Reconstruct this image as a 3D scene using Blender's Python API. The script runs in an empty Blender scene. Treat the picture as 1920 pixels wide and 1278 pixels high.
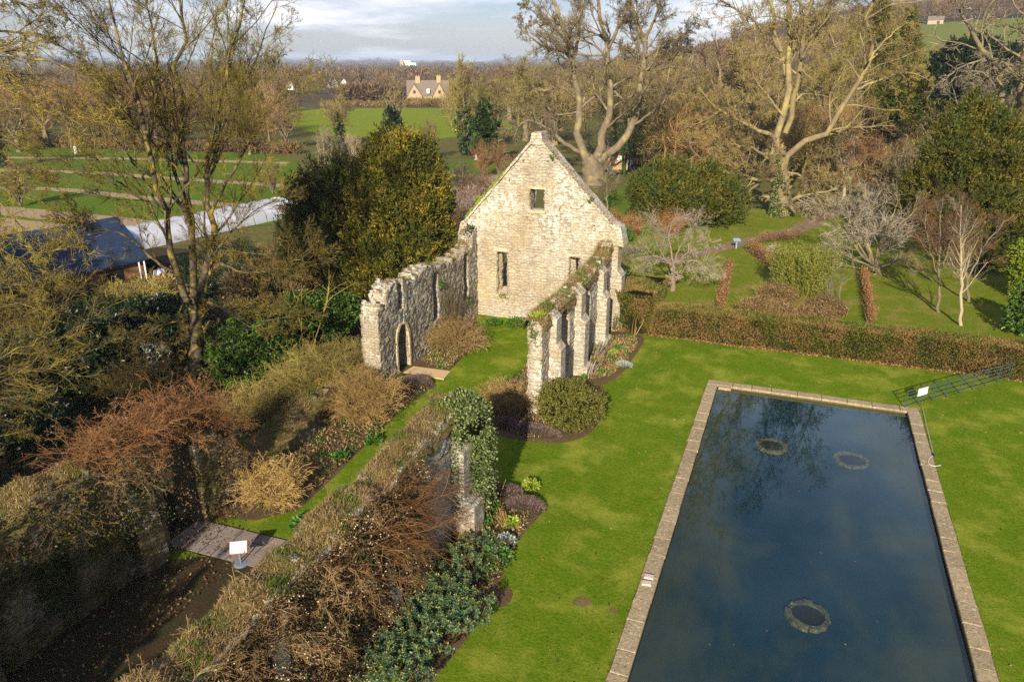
import bpy, math, random
import numpy as np
C = bpy.context.scene.collection
SC = bpy.context.scene
PI = math.pi

# ------------------------------------------------------------------ camera, sky, sun
# world frame: +y runs along the ruined barn and the pool, +x to the right, lawn at z = 0
FPX, H = 1400.0, 18.0
PITCH = math.atan((639 - 118) / FPX)
YAW = math.radians(20.9)
cam = bpy.data.cameras.new('camera'); cam_o = bpy.data.objects.new('camera', cam); C.objects.link(cam_o)
cam.sensor_width = 36; cam.lens = FPX / 1920 * 36; cam.clip_start = 0.5; cam.clip_end = 40000
cam_o.location = (0, 0, H); cam_o.rotation_euler = (PI / 2 - PITCH, 0, YAW)
SC.camera = cam_o
SUN_EL = math.radians(24.0); SUN_AZ = math.radians(9.4)      # sun stands behind the camera, a little to the right of -y
sun = bpy.data.lights.new('sun', 'SUN'); sun_o = bpy.data.objects.new('sun', sun); C.objects.link(sun_o)
sun.energy = 5.0; sun.angle = math.radians(0.5); sun.color = (1.0, 0.88, 0.69)
SUNV = np.array([math.sin(SUN_AZ) * math.cos(SUN_EL), -math.cos(SUN_AZ) * math.cos(SUN_EL), math.sin(SUN_EL)])
sun_o.rotation_euler = (PI / 2 - SUN_EL, 0, SUN_AZ)
SC.view_settings.view_transform = 'Standard'; SC.view_settings.look = 'None'
SC.view_settings.exposure = 0.84; SC.view_settings.gamma = 1.0
try:
    SC.cycles.use_denoising = False; SC.cycles.adaptive_threshold = 0.005
    SC.cycles.max_bounces = 6; SC.cycles.transparent_max_bounces = 10; SC.cycles.diffuse_bounces = 3
    SC.cycles.volume_bounces = 0; SC.cycles.caustics_reflective = False; SC.cycles.caustics_refractive = False
except Exception:
    pass

def build_world():
    w = bpy.data.worlds.new('World'); SC.world = w; w.use_nodes = True
    nt = w.node_tree; N = nt.nodes; Lk = nt.links; N.clear()
    out = N.new('ShaderNodeOutputWorld'); bg = N.new('ShaderNodeBackground'); Lk.new(bg.outputs[0], out.inputs[0])
    sky = N.new('ShaderNodeTexSky'); sky.sky_type = 'NISHITA'; sky.sun_disc = False
    sky.sun_elevation = SUN_EL; sky.sun_rotation = PI - SUN_AZ; sky.air_density = 1.0; sky.dust_density = 0.6; sky.ozone_density = 2.0
    tc = N.new('ShaderNodeTexCoord'); sp = N.new('ShaderNodeSeparateXYZ'); Lk.new(tc.outputs['Generated'], sp.inputs[0])
    def math_(op, a, b=None):
        m = N.new('ShaderNodeMath'); m.operation = op
        for i, v in enumerate((a, b)):
            if v is None: continue
            if isinstance(v, (int, float)): m.inputs[i].default_value = v
            else: Lk.new(v, m.inputs[i])
        return m.outputs[0]
    z = math_('MAXIMUM', sp.outputs[2], 0.0); d = math_('ADD', z, 0.11)
    cb = N.new('ShaderNodeCombineXYZ'); Lk.new(math_('DIVIDE', sp.outputs[0], d), cb.inputs[0]); Lk.new(math_('DIVIDE', sp.outputs[1], d), cb.inputs[1])
    def noise(scale, det, off):
        mp = N.new('ShaderNodeMapping'); mp.inputs['Location'].default_value = off; Lk.new(cb.outputs[0], mp.inputs[0])
        n = N.new('ShaderNodeTexNoise'); n.inputs['Scale'].default_value = scale; n.inputs['Detail'].default_value = det; n.inputs['Roughness'].default_value = 0.55
        Lk.new(mp.outputs[0], n.inputs['Vector']); return n.outputs[0]
    def ramp(f, st):
        r = N.new('ShaderNodeValToRGB'); e = r.color_ramp.elements
        while len(e) < len(st): e.new(0.5)
        for el, (p, c) in zip(e, st): el.position = p; el.color = (*c, 1)
        Lk.new(f, r.inputs[0]); return r.outputs[0]
    cover = ramp(noise(0.55, 9, (-2.05, 15.8, 0)), [(0.46, (0, 0, 0)), (0.60, (1, 1, 1))])
    tone = ramp(noise(1.3, 7, (9.0, 1.0, 2.0)), [(0.34, (7.6, 8.0, 9.6)), (0.60, (16.5, 16.4, 16.8))])
    tint = N.new('ShaderNodeMix'); tint.data_type = 'RGBA'; tint.blend_type = 'MULTIPLY'; tint.inputs[0].default_value = 1.0; tint.inputs[7].default_value = (1.05, 1.0, 1.25, 1); Lk.new(sky.outputs[0], tint.inputs[6])
    mx = N.new('ShaderNodeMix'); mx.data_type = 'RGBA'
    cm = math_('MULTIPLY', cover, 0.78)
    Lk.new(cm, mx.inputs[0]); Lk.new(tint.outputs[2], mx.inputs[6]); Lk.new(tone, mx.inputs[7])
    Lk.new(mx.outputs[2], bg.inputs[0]); bg.inputs[1].default_value = 0.049
build_world()

# ------------------------------------------------------------------ picture geometry (pixel of the 1920 px photo -> place)
_R = np.array([math.cos(YAW), math.sin(YAW), 0.0]); _F = np.array([-math.sin(YAW), math.cos(YAW), 0.0])
def ray(px, py):
    u = (px - 960) / FPX; v = (py - 639) / FPX
    return _R * u + _F * (math.cos(PITCH) - v * math.sin(PITCH)) + np.array([0, 0, -math.sin(PITCH) - v * math.cos(PITCH)])
def G(px, py, z=0.0):                      # the point at height z seen at that pixel
    r = ray(px, py); return np.array([0, 0, H]) + r * ((z - H) / r[2])
def Z(px, py, dist):                       # the point at a given ground distance along the view seen at that pixel
    r = ray(px, py); return np.array([0, 0, H]) + r * (dist / (r @ _F))
def dist_of(p): return float(np.asarray(p)[:3] @ _F)

# ------------------------------------------------------------------ mesh helpers
def norm(v): return v / np.maximum(np.linalg.norm(v, axis=-1, keepdims=True), 1e-9)
class MB:
    """collects vertex and face arrays and links them as ONE mesh object"""
    def __init__(s): s.v = []; s.f = []; s.n = 0
    def add(s, v, f):
        v = np.asarray(v, float).reshape(-1, 3); f = np.asarray(f, int)
        s.v.append(v); s.f.append(f + s.n); s.n += len(v); return s
    def box(s, c, sz, rz=0.0, jit=0.0, rng=None):
        c = np.asarray(c, float); h = np.asarray(sz, float) / 2
        q = np.array([[-1,-1,-1],[1,-1,-1],[1,1,-1],[-1,1,-1],[-1,-1,1],[1,-1,1],[1,1,1],[-1,1,1]], float) * h
        if jit: q = q + rng.normal(0, jit, q.shape)
        if rz:
            cs, sn = math.cos(rz), math.sin(rz); q = np.stack([q[:,0]*cs - q[:,1]*sn, q[:,0]*sn + q[:,1]*cs, q[:,2]], 1)
        return s.add(q + c, [[0,3,2,1],[4,5,6,7],[0,1,5,4],[1,2,6,5],[2,3,7,6],[3,0,4,7]])
    def prism(s, poly, z0, z1):               # vertical prism over a polygon (convex enough), z may be scalars
        poly = np.asarray(poly, float)[:, :2]; n = len(poly)
        v = np.vstack([np.c_[poly, np.full(n, z0)], np.c_[poly, np.full(n, z1)]])
        i = np.arange(n); j = (i + 1) % n
        s.add(v, np.stack([i, j, j + n, i + n], 1)); s.f.append([list(range(s.n - n, s.n))]); s.f.append([list(range(s.n - n - 1, s.n - 2 * n - 1, -1))]); return s
    def hexa(s, b, t):                        # eight corners: bottom ring, top ring
        return s.add(np.vstack([b, t]), [[0,3,2,1],[4,5,6,7],[0,1,5,4],[1,2,6,5],[2,3,7,6],[3,0,4,7]])
    def tube(s, pts, r, k=6):
        pts = np.asarray(pts, float)[None]; r = np.broadcast_to(np.asarray(r, float), (pts.shape[1],))[None]
        v, f = tubes(pts, r, k); s.add(v, f)
        n = pts.shape[1]; s.f.append([list(range(s.n - k, s.n))]); s.f.append([list(range(s.n - n * k + k - 1, s.n - n * k - 1, -1))]); return s
    def build(s, name, m, parent=None, smooth=False, loc=None):
        v = np.vstack(s.v) if s.v else np.zeros((0, 3))
        me = bpy.data.meshes.new(name); me.vertices.add(len(v)); me.vertices.foreach_set('co', v.astype(np.float32).ravel())
        loops = []; tot = []
        for f in s.f:
            if isinstance(f, np.ndarray): loops.append(f.ravel()); tot.append(np.full(len(f), f.shape[1]))
            else:
                for q in f: loops.append(np.asarray(q)); tot.append(np.array([len(q)]))
        loops = np.concatenate(loops).astype(np.int32); tot = np.concatenate(tot).astype(np.int32)
        me.loops.add(len(loops)); me.loops.foreach_set('vertex_index', loops)
        me.polygons.add(len(tot)); st = np.zeros(len(tot), np.int32); st[1:] = np.cumsum(tot)[:-1]
        me.polygons.foreach_set('loop_start', st); me.polygons.foreach_set('loop_total', tot)
        me.polygons.foreach_set('use_smooth', np.full(len(tot), smooth, bool))
        me.update(calc_edges=True); me.materials.append(m)
        o = bpy.data.objects.new(name, me); C.objects.link(o)
        if parent is not None: o.parent = parent
        if loc is not None: o.location = loc
        return o
def tubes(P, R, k, seed=0):
    P = np.asarray(P, float); m, n = P.shape[:2]
    T = norm(np.gradient(P, axis=1)); mean = norm(T.mean(1))
    ref = np.where(np.abs(mean[:, 2:3]) < 0.8, np.array([[0., 0., 1.]]), np.array([[1., 0., 0.]]))[:, None]
    U = norm(ref - (ref * T).sum(-1, keepdims=True) * T); V = np.cross(T, U)
    a = np.arange(k) * 2 * PI / k
    ring = P[:, :, None] + R[:, :, None, None] * (np.cos(a)[:, None] * U[:, :, None] + np.sin(a)[:, None] * V[:, :, None])
    idx = np.arange(m * n * k).reshape(m, n, k)
    A = idx[:, :-1]; B = idx[:, 1:]
    f = np.stack([A, np.roll(A, -1, 2), np.roll(B, -1, 2), B], -1).reshape(-1, 4)
    return ring.reshape(-1, 3), f
def leaves(rng, Cn, D, L, W):
    """one small rhombic leaf per point"""
    Cn = np.asarray(Cn, float); n = len(Cn); D = norm(np.asarray(D, float)); L = np.broadcast_to(L, (n,))[:, None]; W = np.broadcast_to(W, (n,))[:, None]
    S = norm(np.cross(D, rng.normal(size=(n, 3)))); mid = Cn + D * L * 0.5
    v = np.stack([Cn, mid + S * W / 2, Cn + D * L, mid - S * W / 2], 1).reshape(-1, 3)
    return v, np.arange(4 * n).reshape(n, 4)
def tag(o, label, cat, group=None, kind=None):
    o['label'] = label; o['category'] = cat
    if group: o['group'] = group
    if kind: o['kind'] = kind
    return o
def struct(o): o['kind'] = 'structure'; return o
def thing(name, label, cat, loc=(0, 0, 0), rz=0.0, group=None, scale=None):
    o = bpy.data.objects.new(name, None); C.objects.link(o); o.location = [float(q) for q in loc]; o.rotation_euler = (0, 0, rz); o.empty_display_size = 0.3
    if scale is not None: o.scale = (scale, scale, scale) if isinstance(scale, (int, float)) else scale
    return tag(o, label, cat, group)

# ------------------------------------------------------------------ material helper
class MT:
    def __init__(s, name):
        s.m = bpy.data.materials.new(name); s.m.use_nodes = True; s.t = s.m.node_tree; s.N = s.t.nodes; s.N.clear()
        s.out = s.N.new('ShaderNodeOutputMaterial')
    def _in(s, sock, v):
        if v is None: return
        if hasattr(v, 'is_output') or hasattr(v, 'links'): s.t.links.new(v, sock)
        elif isinstance(v, (tuple, list)) and len(v) == 3 and sock.type == 'RGBA': sock.default_value = (*v, 1)
        else: sock.default_value = v
    def pos(s): return s.N.new('ShaderNodeNewGeometry').outputs['Position']
    def obj(s): return s.N.new('ShaderNodeTexCoord').outputs['Object']
    def rnd(s): return s.N.new('ShaderNodeNewGeometry').outputs['Random Per Island']
    def orand(s): return s.N.new('ShaderNodeObjectInfo').outputs['Random']
    def normal(s): return s.N.new('ShaderNodeNewGeometry').outputs['Normal']
    def sep(s, v): n = s.N.new('ShaderNodeSeparateXYZ'); s._in(n.inputs[0], v); return n.outputs
    def comb(s, x, y, z):
        n = s.N.new('ShaderNodeCombineXYZ')
        for i, v in enumerate((x, y, z)): s._in(n.inputs[i], v)
        return n.outputs[0]
    def mapv(s, v, sc=(1, 1, 1), rot=(0, 0, 0), loc=(0, 0, 0)):
        n = s.N.new('ShaderNodeMapping'); s._in(n.inputs[0], v); n.inputs['Scale'].default_value = sc; n.inputs['Rotation'].default_value = rot; n.inputs['Location'].default_value = loc; return n.outputs[0]
    def noise(s, v, scale, det=4, rough=0.55, dist=0.0, col=False):
        n = s.N.new('ShaderNodeTexNoise'); s._in(n.inputs['Vector'], v); n.inputs['Scale'].default_value = scale; n.inputs['Detail'].default_value = det; n.inputs['Roughness'].default_value = rough; n.inputs['Distortion'].default_value = dist
        return n.outputs[1 if col else 0]
    def voro(s, v, scale, feat='F1', out='Distance', rnd=1.0):
        n = s.N.new('ShaderNodeTexVoronoi'); n.feature = feat; s._in(n.inputs['Vector'], v); n.inputs['Scale'].default_value = scale; n.inputs['Randomness'].default_value = rnd; return n.outputs[out]
    def brick(s, v, w, h, mortar, c1, c2, cm, off=0.5):
        n = s.N.new('ShaderNodeTexBrick'); s._in(n.inputs['Vector'], v); n.inputs['Scale'].default_value = 1.0; n.inputs['Brick Width'].default_value = w; n.inputs['Row Height'].default_value = h
        n.inputs['Mortar Size'].default_value = mortar; n.inputs['Mortar Smooth'].default_value = 0.4; n.inputs['Bias'].default_value = 0.0; n.offset = off
        s._in(n.inputs['Color1'], c1); s._in(n.inputs['Color2'], c2); s._in(n.inputs['Mortar'], cm); return n.outputs
    def ramp(s, f, st, interp='LINEAR'):
        r = s.N.new('ShaderNodeValToRGB'); e = r.color_ramp.elements; r.color_ramp.interpolation = interp
        while len(e) < len(st): e.new(0.5)
        for el, (p, c) in zip(e, st):
            el.position = p; el.color = (c, c, c, 1) if isinstance(c, (int, float)) else (*c, 1)
        s._in(r.inputs[0], f); return r.outputs[0]
    def mix(s, f, a, b, mode='MIX'):
        n = s.N.new('ShaderNodeMix'); n.data_type = 'RGBA'; n.blend_type = mode; n.clamp_factor = True
        s._in(n.inputs[0], f); s._in(n.inputs[6], a); s._in(n.inputs[7], b); return n.outputs[2]
    def math(s, op, a, b=None, clamp=False):
        n = s.N.new('ShaderNodeMath'); n.operation = op; n.use_clamp = clamp; s._in(n.inputs[0], a); s._in(n.inputs[1], b); return n.outputs[0]
    def vmul(s, v, k):
        n = s.N.new('ShaderNodeVectorMath'); n.operation = 'SCALE'; s._in(n.inputs[0], v); n.inputs['Scale'].default_value = k; return n.outputs[0]
    def vadd(s, a, b):
        n = s.N.new('ShaderNodeVectorMath'); n.operation = 'ADD'; s._in(n.inputs[0], a); s._in(n.inputs[1], b); return n.outputs[0]
    def bump(s, h, strength=0.5, dist=0.05, nrm=None):
        n = s.N.new('ShaderNodeBump'); n.inputs['Strength'].default_value = strength; n.inputs['Distance'].default_value = dist; s._in(n.inputs['Height'], h)
        if nrm is not None: s._in(n.inputs['Normal'], nrm)
        return n.outputs[0]
    def bsdf(s, col, rough=0.9, nrm=None, spec=0.3, metal=0.0):
        p = s.N.new('ShaderNodeBsdfPrincipled'); s._in(p.inputs['Base Color'], col); s._in(p.inputs['Roughness'], rough); p.inputs['Specular IOR Level'].default_value = spec; p.inputs['Metallic'].default_value = metal
        if nrm is not None: s._in(p.inputs['Normal'], nrm)
        return p.outputs[0]
    def done(s, sh, vol=None):
        if sh is not None: s.t.links.new(sh, s.out.inputs[0])
        if vol is not None: s.t.links.new(vol, s.out.inputs[1])
        return s.m
def mat_leaf(name, cols, rough=0.55, spec=0.25, trans=0.25, patch=None, pscale=0.6):
    t = MT(name); n = len(cols)
    c = t.ramp(t.rnd(), [((i + 0.5) / n, k) for i, k in enumerate(cols)])
    if patch: c = t.mix(t.ramp(t.noise(t.pos(), pscale, 3), [(0.42, 0.0), (0.58, 1.0)]), c, patch)
    b = t.bsdf(c, rough, None, spec)
    if trans:
        tr = t.N.new('ShaderNodeBsdfTranslucent'); t._in(tr.inputs[0], c); mx = t.N.new('ShaderNodeMixShader'); mx.inputs[0].default_value = trans
        t.t.links.new(b, mx.inputs[1]); t.t.links.new(tr.outputs[0], mx.inputs[2]); b = mx.outputs[0]
    return t.done(b)
def mat_bark(name, base, dark, lichen, amount=0.5, scale=3.0):
    t = MT(name); p = t.pos()
    c = t.mix(t.noise(t.mapv(p, (1, 1, 0.35)), scale * 2.0, 5), dark, base)
    lo = 0.62 - 0.30 * amount
    c = t.mix(t.ramp(t.noise(p, scale * 0.6, 4, 0.6), [(lo, 0.0), (lo + 0.12, 1.0)]), c, lichen)
    c = t.mix(t.math('MULTIPLY', t.rnd(), 0.45), c, dark)
    return t.done(t.bsdf(c, 0.95, t.bump(t.noise(t.mapv(p, (1, 1, 0.3)), scale * 6, 4), 0.5, 0.03), 0.15))
def mat_plain(name, col, rough=0.7, spec=0.3, metal=0.0, vary=0.12, scale=6.0):
    t = MT(name); p = t.obj()
    c = t.mix(t.noise(p, scale, 5), tuple(q * (1 - vary) for q in col), tuple(min(1, q * (1 + vary)) for q in col))
    return t.done(t.bsdf(c, rough, t.bump(t.noise(p, scale * 5, 3), 0.15, 0.01), spec, metal))
# ------------------------------------------------------------------ materials of the setting
def mat_stone(name, base, dark, ochre, white=0.5, bw=0.46, bh=0.21, lich_z=None, algae=None, coursed=True):
    t = MT(name); p = t.pos(); q = t.sep(p)
    along = t.math('ADD', q[0], q[1])
    wob = t.vmul(t.noise(p, 1.6, 3, col=True), 0.10)
    v = t.vadd(t.comb(along, q[2], 0.0), t.vmul(t.noise(p, 1.1, 4, col=True), 0.16))
    br = t.brick(v, bw, bh, 0.022, tuple(b * 1.10 for b in base), tuple(b * 0.80 for b in base), tuple(b * 0.55 for b in base))
    vs_ = t.mapv(t.vadd(t.comb(along, q[2], 0.0), wob), (0.95 / bw, 0.95 / bh, 1)); vr = t.voro(vs_, 1.0, 'F1', 'Color'); ve = t.ramp(t.voro(vs_, 1.0, 'DISTANCE_TO_EDGE'), [(0.02, 1.0), (0.09, 0.0)])
    cv = t.mix(t.sep(vr)[0], tuple(b * 0.72 for b in base), tuple(min(1, b * 1.16) for b in base)); cv = t.mix(t.math('MULTIPLY', ve, 0.8), cv, tuple(b * 0.5 for b in base))
    c = t.mix(0.62, br[0], cv)
    c = t.mix(t.ramp(t.noise(p, 0.55, 5, 0.6), [(0.40, 0.0), (0.66, 0.8)]), c, ochre)
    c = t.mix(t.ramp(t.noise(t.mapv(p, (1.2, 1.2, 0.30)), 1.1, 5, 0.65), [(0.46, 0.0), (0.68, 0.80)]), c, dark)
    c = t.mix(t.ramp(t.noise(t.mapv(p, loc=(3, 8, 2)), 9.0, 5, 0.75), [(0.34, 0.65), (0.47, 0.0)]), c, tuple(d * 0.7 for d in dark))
    w = t.ramp(t.noise(p, 3.4, 6, 0.72), [(0.60 - 0.08 * white, 0.0), (0.67 - 0.08 * white, 1.0)])
    w2 = t.ramp(t.noise(p, 0.35, 3), [(0.38, 0.0), (0.58, 1.0)])
    f = t.math('MULTIPLY', w, w2)
    if lich_z:
        f = t.math('MULTIPLY', f, t.ramp(t.math('DIVIDE', q[2], 14.0), [(lich_z[0] / 14, 0.25), (lich_z[1] / 14, 1.0)]))
    c = t.mix(t.math('MULTIPLY', f, 0.8), c, (0.66, 0.63, 0.56))
    pit = t.ramp(t.voro(p, 7.0), [(0.05, 1.0), (0.16, 0.0)])
    c = t.mix(t.math('MULTIPLY', pit, 0.5), c, tuple(d * 0.4 for d in dark))
    if algae:
        c = t.mix(t.ramp(t.noise(t.mapv(p, (1, 1, 0.4)), 0.8, 5, 0.6), [(0.44, 0.0), (0.62, 0.85)]), c, algae)
    h = t.math('ADD', t.math('ADD', t.math('MULTIPLY', br[1], -0.45), t.math('MULTIPLY', ve, -0.55)), t.math('ADD', t.noise(p, 7, 6, 0.7), t.math('MULTIPLY', pit, -0.5)))
    return t.done(t.bsdf(c, 0.93, t.bump(h, 0.85, 0.06), 0.15))
def mat_lawn(name, c1, c2, c3, fine=38.0, moss=None):
    t = MT(name); p = t.pos()
    n1 = t.noise(p, 0.16, 4, 0.6); n2 = t.noise(p, 1.1, 5, 0.65); n3 = t.noise(p, fine, 3, 0.7)
    c = t.mix(t.ramp(n1, [(0.34, 0.0), (0.68, 1.0)]), c1, c2)
    c = t.mix(t.ramp(n2, [(0.44, 0.0), (0.74, 0.75)]), c, c3)
    n5 = t.noise(p, 7.0, 5, 0.7)
    c = t.mix(t.ramp(n3, [(0.28, 0.65), (0.58, 0.0)]), c, tuple(k * 0.42 for k in c1))
    c = t.mix(t.ramp(n5, [(0.34, 0.70), (0.58, 0.0)]), c, tuple(k * 0.5 for k in c1))
    c = t.mix(t.ramp(t.noise(p, 18.0, 4, 0.75), [(0.36, 0.6), (0.52, 0.0)]), c, tuple(k * 0.42 for k in c1))
    c = t.mix(t.ramp(t.noise(p, 15.0, 3, 0.7), [(0.60, 0.0), (0.74, 0.35)]), c, tuple(min(1, k * 1.5) for k in c3))
    if moss: c = t.mix(t.ramp(t.noise(p, 0.42, 5, 0.65), [(0.5, 0.0), (0.66, 0.8)]), c, moss)
    return t.done(t.bsdf(c, 0.9, t.bump(t.math('ADD', n3, t.math('MULTIPLY', n5, 1.2)), 0.9, 0.05), 0.0))
def mat_soil(name, c1, c2, litter=None, leaf=None):
    t = MT(name); p = t.pos()
    c = t.mix(t.noise(p, 2.2, 6, 0.7), c1, c2)
    c = t.mix(t.ramp(t.noise(p, 22, 4, 0.7), [(0.3, 0.7), (0.6, 0.0)]), c, tuple(k * 0.4 for k in c1))
    if litter: c = t.mix(t.ramp(t.voro(p, 6.5), [(0.10, 0.85), (0.2, 0.0)]), c, litter)
    if leaf: c = t.mix(t.ramp(t.noise(p, 1.3, 5, 0.7), [(0.50, 0.0), (0.64, 0.85)]), c, leaf)
    return t.done(t.bsdf(c, 0.96, t.bump(t.noise(p, 12, 6, 0.75), 1.0, 0.08), 0.1))

M = {}
M['stone_gable'] = mat_stone('stone_gable', (0.47, 0.415, 0.315), (0.26, 0.21, 0.15), (0.42, 0.33, 0.195), 1.7, lich_z=(4.5, 7.5))
M['stone_side'] = mat_stone('stone_side', (0.41, 0.365, 0.29), (0.20, 0.17, 0.13), (0.37, 0.30, 0.19), 1.3, 0.36, 0.17)
M['stone_pale'] = mat_stone('stone_pale', (0.47, 0.42, 0.33), (0.30, 0.25, 0.18), (0.42, 0.34, 0.21), 1.1, 0.5, 0.26)
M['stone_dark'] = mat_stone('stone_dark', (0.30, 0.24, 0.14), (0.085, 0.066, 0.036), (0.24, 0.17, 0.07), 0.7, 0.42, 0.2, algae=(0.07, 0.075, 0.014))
M['stone_cut'] = mat_stone('stone_cut', (0.58, 0.49, 0.33), (0.46, 0.36, 0.22), (0.54, 0.42, 0.22), 0.2, 0.7, 0.5)
def mat_kerb():
    t = MT('kerb_stone'); p = t.pos()
    c = t.mix(t.noise(p, 1.7, 6, 0.7), (0.25, 0.195, 0.115), (0.48, 0.38, 0.24)); c = t.mix(t.math('MULTIPLY', t.rnd(), 0.45), c, (0.17, 0.135, 0.085))
    c = t.mix(t.ramp(t.noise(p, 9, 6, 0.75), [(0.34, 0.8), (0.5, 0.0)]), c, (0.075, 0.062, 0.042))
    c = t.mix(t.ramp(t.noise(t.mapv(p, loc=(7, 3, 1)), 6.5, 6, 0.75), [(0.55, 0.0), (0.63, 0.85)]), c, (0.52, 0.48, 0.39))
    c = t.mix(t.ramp(t.noise(t.mapv(p, loc=(2, 9, 4)), 11, 3, 0.6), [(0.66, 0.0), (0.72, 0.7)]), c, (0.34, 0.25, 0.05))
    return t.done(t.bsdf(c, 0.95, t.bump(t.noise(p, 16, 6, 0.7), 0.9, 0.03), 0.05))
M['kerb'] = mat_kerb()
M['lawn'] = mat_lawn('lawn_grass', (0.125, 0.215, 0.011), (0.17, 0.26, 0.016), (0.28, 0.31, 0.036), moss=(0.27, 0.29, 0.04))
M['garden_lawn'] = mat_lawn('garden_grass', (0.155, 0.225, 0.016), (0.215, 0.25, 0.026), (0.30, 0.28, 0.06), moss=(0.26, 0.21, 0.065))
M['meadow'] = mat_lawn('meadow_grass', (0.10, 0.175, 0.022), (0.14, 0.20, 0.028), (0.20, 0.22, 0.05), 6.0)
M['pasture'] = mat_lawn('pasture_grass', (0.20, 0.27, 0.032), (0.25, 0.30, 0.04), (0.31, 0.31, 0.06), 3.0)
M['hill_grass'] = mat_lawn('hill_grass', (0.16, 0.20, 0.04), (0.20, 0.22, 0.06), (0.24, 0.22, 0.08), 2.0)
M['soil'] = mat_soil('bed_soil', (0.105, 0.064, 0.037), (0.19, 0.12, 0.07), (0.30, 0.20, 0.11), (0.075, 0.085, 0.025))
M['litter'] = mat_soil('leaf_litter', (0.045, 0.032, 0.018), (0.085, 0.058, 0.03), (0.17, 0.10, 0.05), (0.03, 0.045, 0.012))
M['track'] = mat_soil('track_earth', (0.34, 0.25, 0.145), (0.44, 0.33, 0.20))
M['path'] = mat_soil('path_gravel', (0.22, 0.155, 0.095), (0.31, 0.225, 0.14))
M['gravel'] = mat_soil('yard_gravel', (0.36, 0.30, 0.26), (0.46, 0.39, 0.34))
M['moss'] = mat_soil('wall_moss', (0.085, 0.09, 0.015), (0.17, 0.13, 0.04), (0.24, 0.17, 0.07), (0.20, 0.19, 0.02))
M['turf'] = mat_soil('wall_turf', (0.17, 0.115, 0.05), (0.28, 0.20, 0.085), (0.32, 0.23, 0.11), (0.10, 0.12, 0.022))
def mat_terrain():
    t = MT('terrain_land'); p = t.pos()
    cell = t.voro(t.mapv(p, (1, 0.42, 1), (0, 0, 0.5)), 0.0052, 'F1', 'Color'); cx = t.sep(cell)[0]
    far = t.ramp(cx, [(0.0, (0.075, 0.055, 0.032)), (0.30, (0.085, 0.06, 0.035)), (0.42, (0.14, 0.20, 0.04)), (0.62, (0.17, 0.22, 0.045)), (0.74, (0.20, 0.155, 0.09)), (0.9, (0.07, 0.06, 0.03))])
    far = t.mix(t.ramp(t.noise(p, 0.03, 5, 0.7), [(0.40, 0.75), (0.55, 0.0)]), far, (0.055, 0.042, 0.027))
    near = t.mix(t.noise(p, 0.12, 6, 0.7), (0.10, 0.075, 0.035), (0.15, 0.14, 0.04))
    near = t.mix(t.ramp(t.noise(p, 0.5, 5, 0.7), [(0.45, 0.0), (0.62, 0.7)]), near, (0.07, 0.10, 0.02))
    r = t.N.new('ShaderNodeVectorMath'); r.operation = 'LENGTH'; t._in(r.inputs[0], p)
    c = t.mix(t.ramp(t.math('DIVIDE', r.outputs['Value'], 1000.0), [(0.28, 0.0), (0.42, 1.0)]), near, far)
    return t.done(t.bsdf(c, 0.95, t.bump(t.noise(p, 1.5, 5), 0.6, 0.3), 0.05))
M['terrain'] = mat_terrain()

# ------------------------------------------------------------------ terrain
def hgt(x, y):
    x = np.asarray(x, float); y = np.asarray(y, float)
    X = x * _R[0] + y * _R[1]; Y = x * _F[0] + y * _F[1]
    q = X / np.maximum(Y, 1.0)
    e = np.interp(q, [-0.1, 0.03, 0.12, 0.23, 0.374, 0.485, 0.612, 0.9], [0, 0.001, 0.003, 0.010, 0.036, 0.050, 0.058, 0.066])
    s = np.clip((Y - 170) / 730, 0, 1); s = s * s * (3 - 2 * s)
    h = (18 * np.clip((q - 0.03) / 0.25, 0, 1) + 900 * e) * s
    f = np.clip((Y - 3500) / 4500, 0, 1)
    far = f * f * (3 - 2 * f) * (22 + 30 * np.sin(q * 9 + 1) ** 2 + 14 * np.sin(q * 31) + 8 * np.sin(q * 75 + 2))
    lf = np.clip((Y - 2600) / 1800, 0, 1); lf = lf * lf * (3 - 2 * lf)
    hump = lf * 92 * np.exp(-((q + 0.78) / 0.17) ** 2) * np.clip(1 - (Y - 5200) / 4000, 0.3, 1)
    return np.where(Y > 0, h + far + hump, 0.0)
def on(x, y): return (float(x), float(y), float(hgt(x, y)))
def build_terrain():
    rr = np.concatenate([[0.0], np.geomspace(12, 15000, 110)]); aa = np.concatenate([np.linspace(-52, 52, 150), np.linspace(60, 300, 25)]) * PI / 180
    Rg, Ag = np.meshgrid(rr, aa, indexing='ij')
    X = Rg * np.sin(Ag); Y = Rg * np.cos(Ag)
    x = X * _R[0] + Y * _F[0]; y = X * _R[1] + Y * _F[1]
    # keep the ground a little below the sheets laid on it; under the pool it dips out of the way
    z = hgt(x, y) - 0.03
    m, n = z.shape; i = np.arange(m * n).reshape(m, n)
    a = i[:-1]; b = i[1:]; f = np.stack([a, np.roll(a, -1, 1), np.roll(b, -1, 1), b], -1).reshape(-1, 4)[:, ::-1]
    mb = MB(); mb.add(np.stack([x, y, z], -1), f); return mb
POOL = (-3.1, 7.05, 8.0, 42.4)          # inner edge x0 x1 y0 y1
KW = 0.62                               # kerb width
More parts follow.
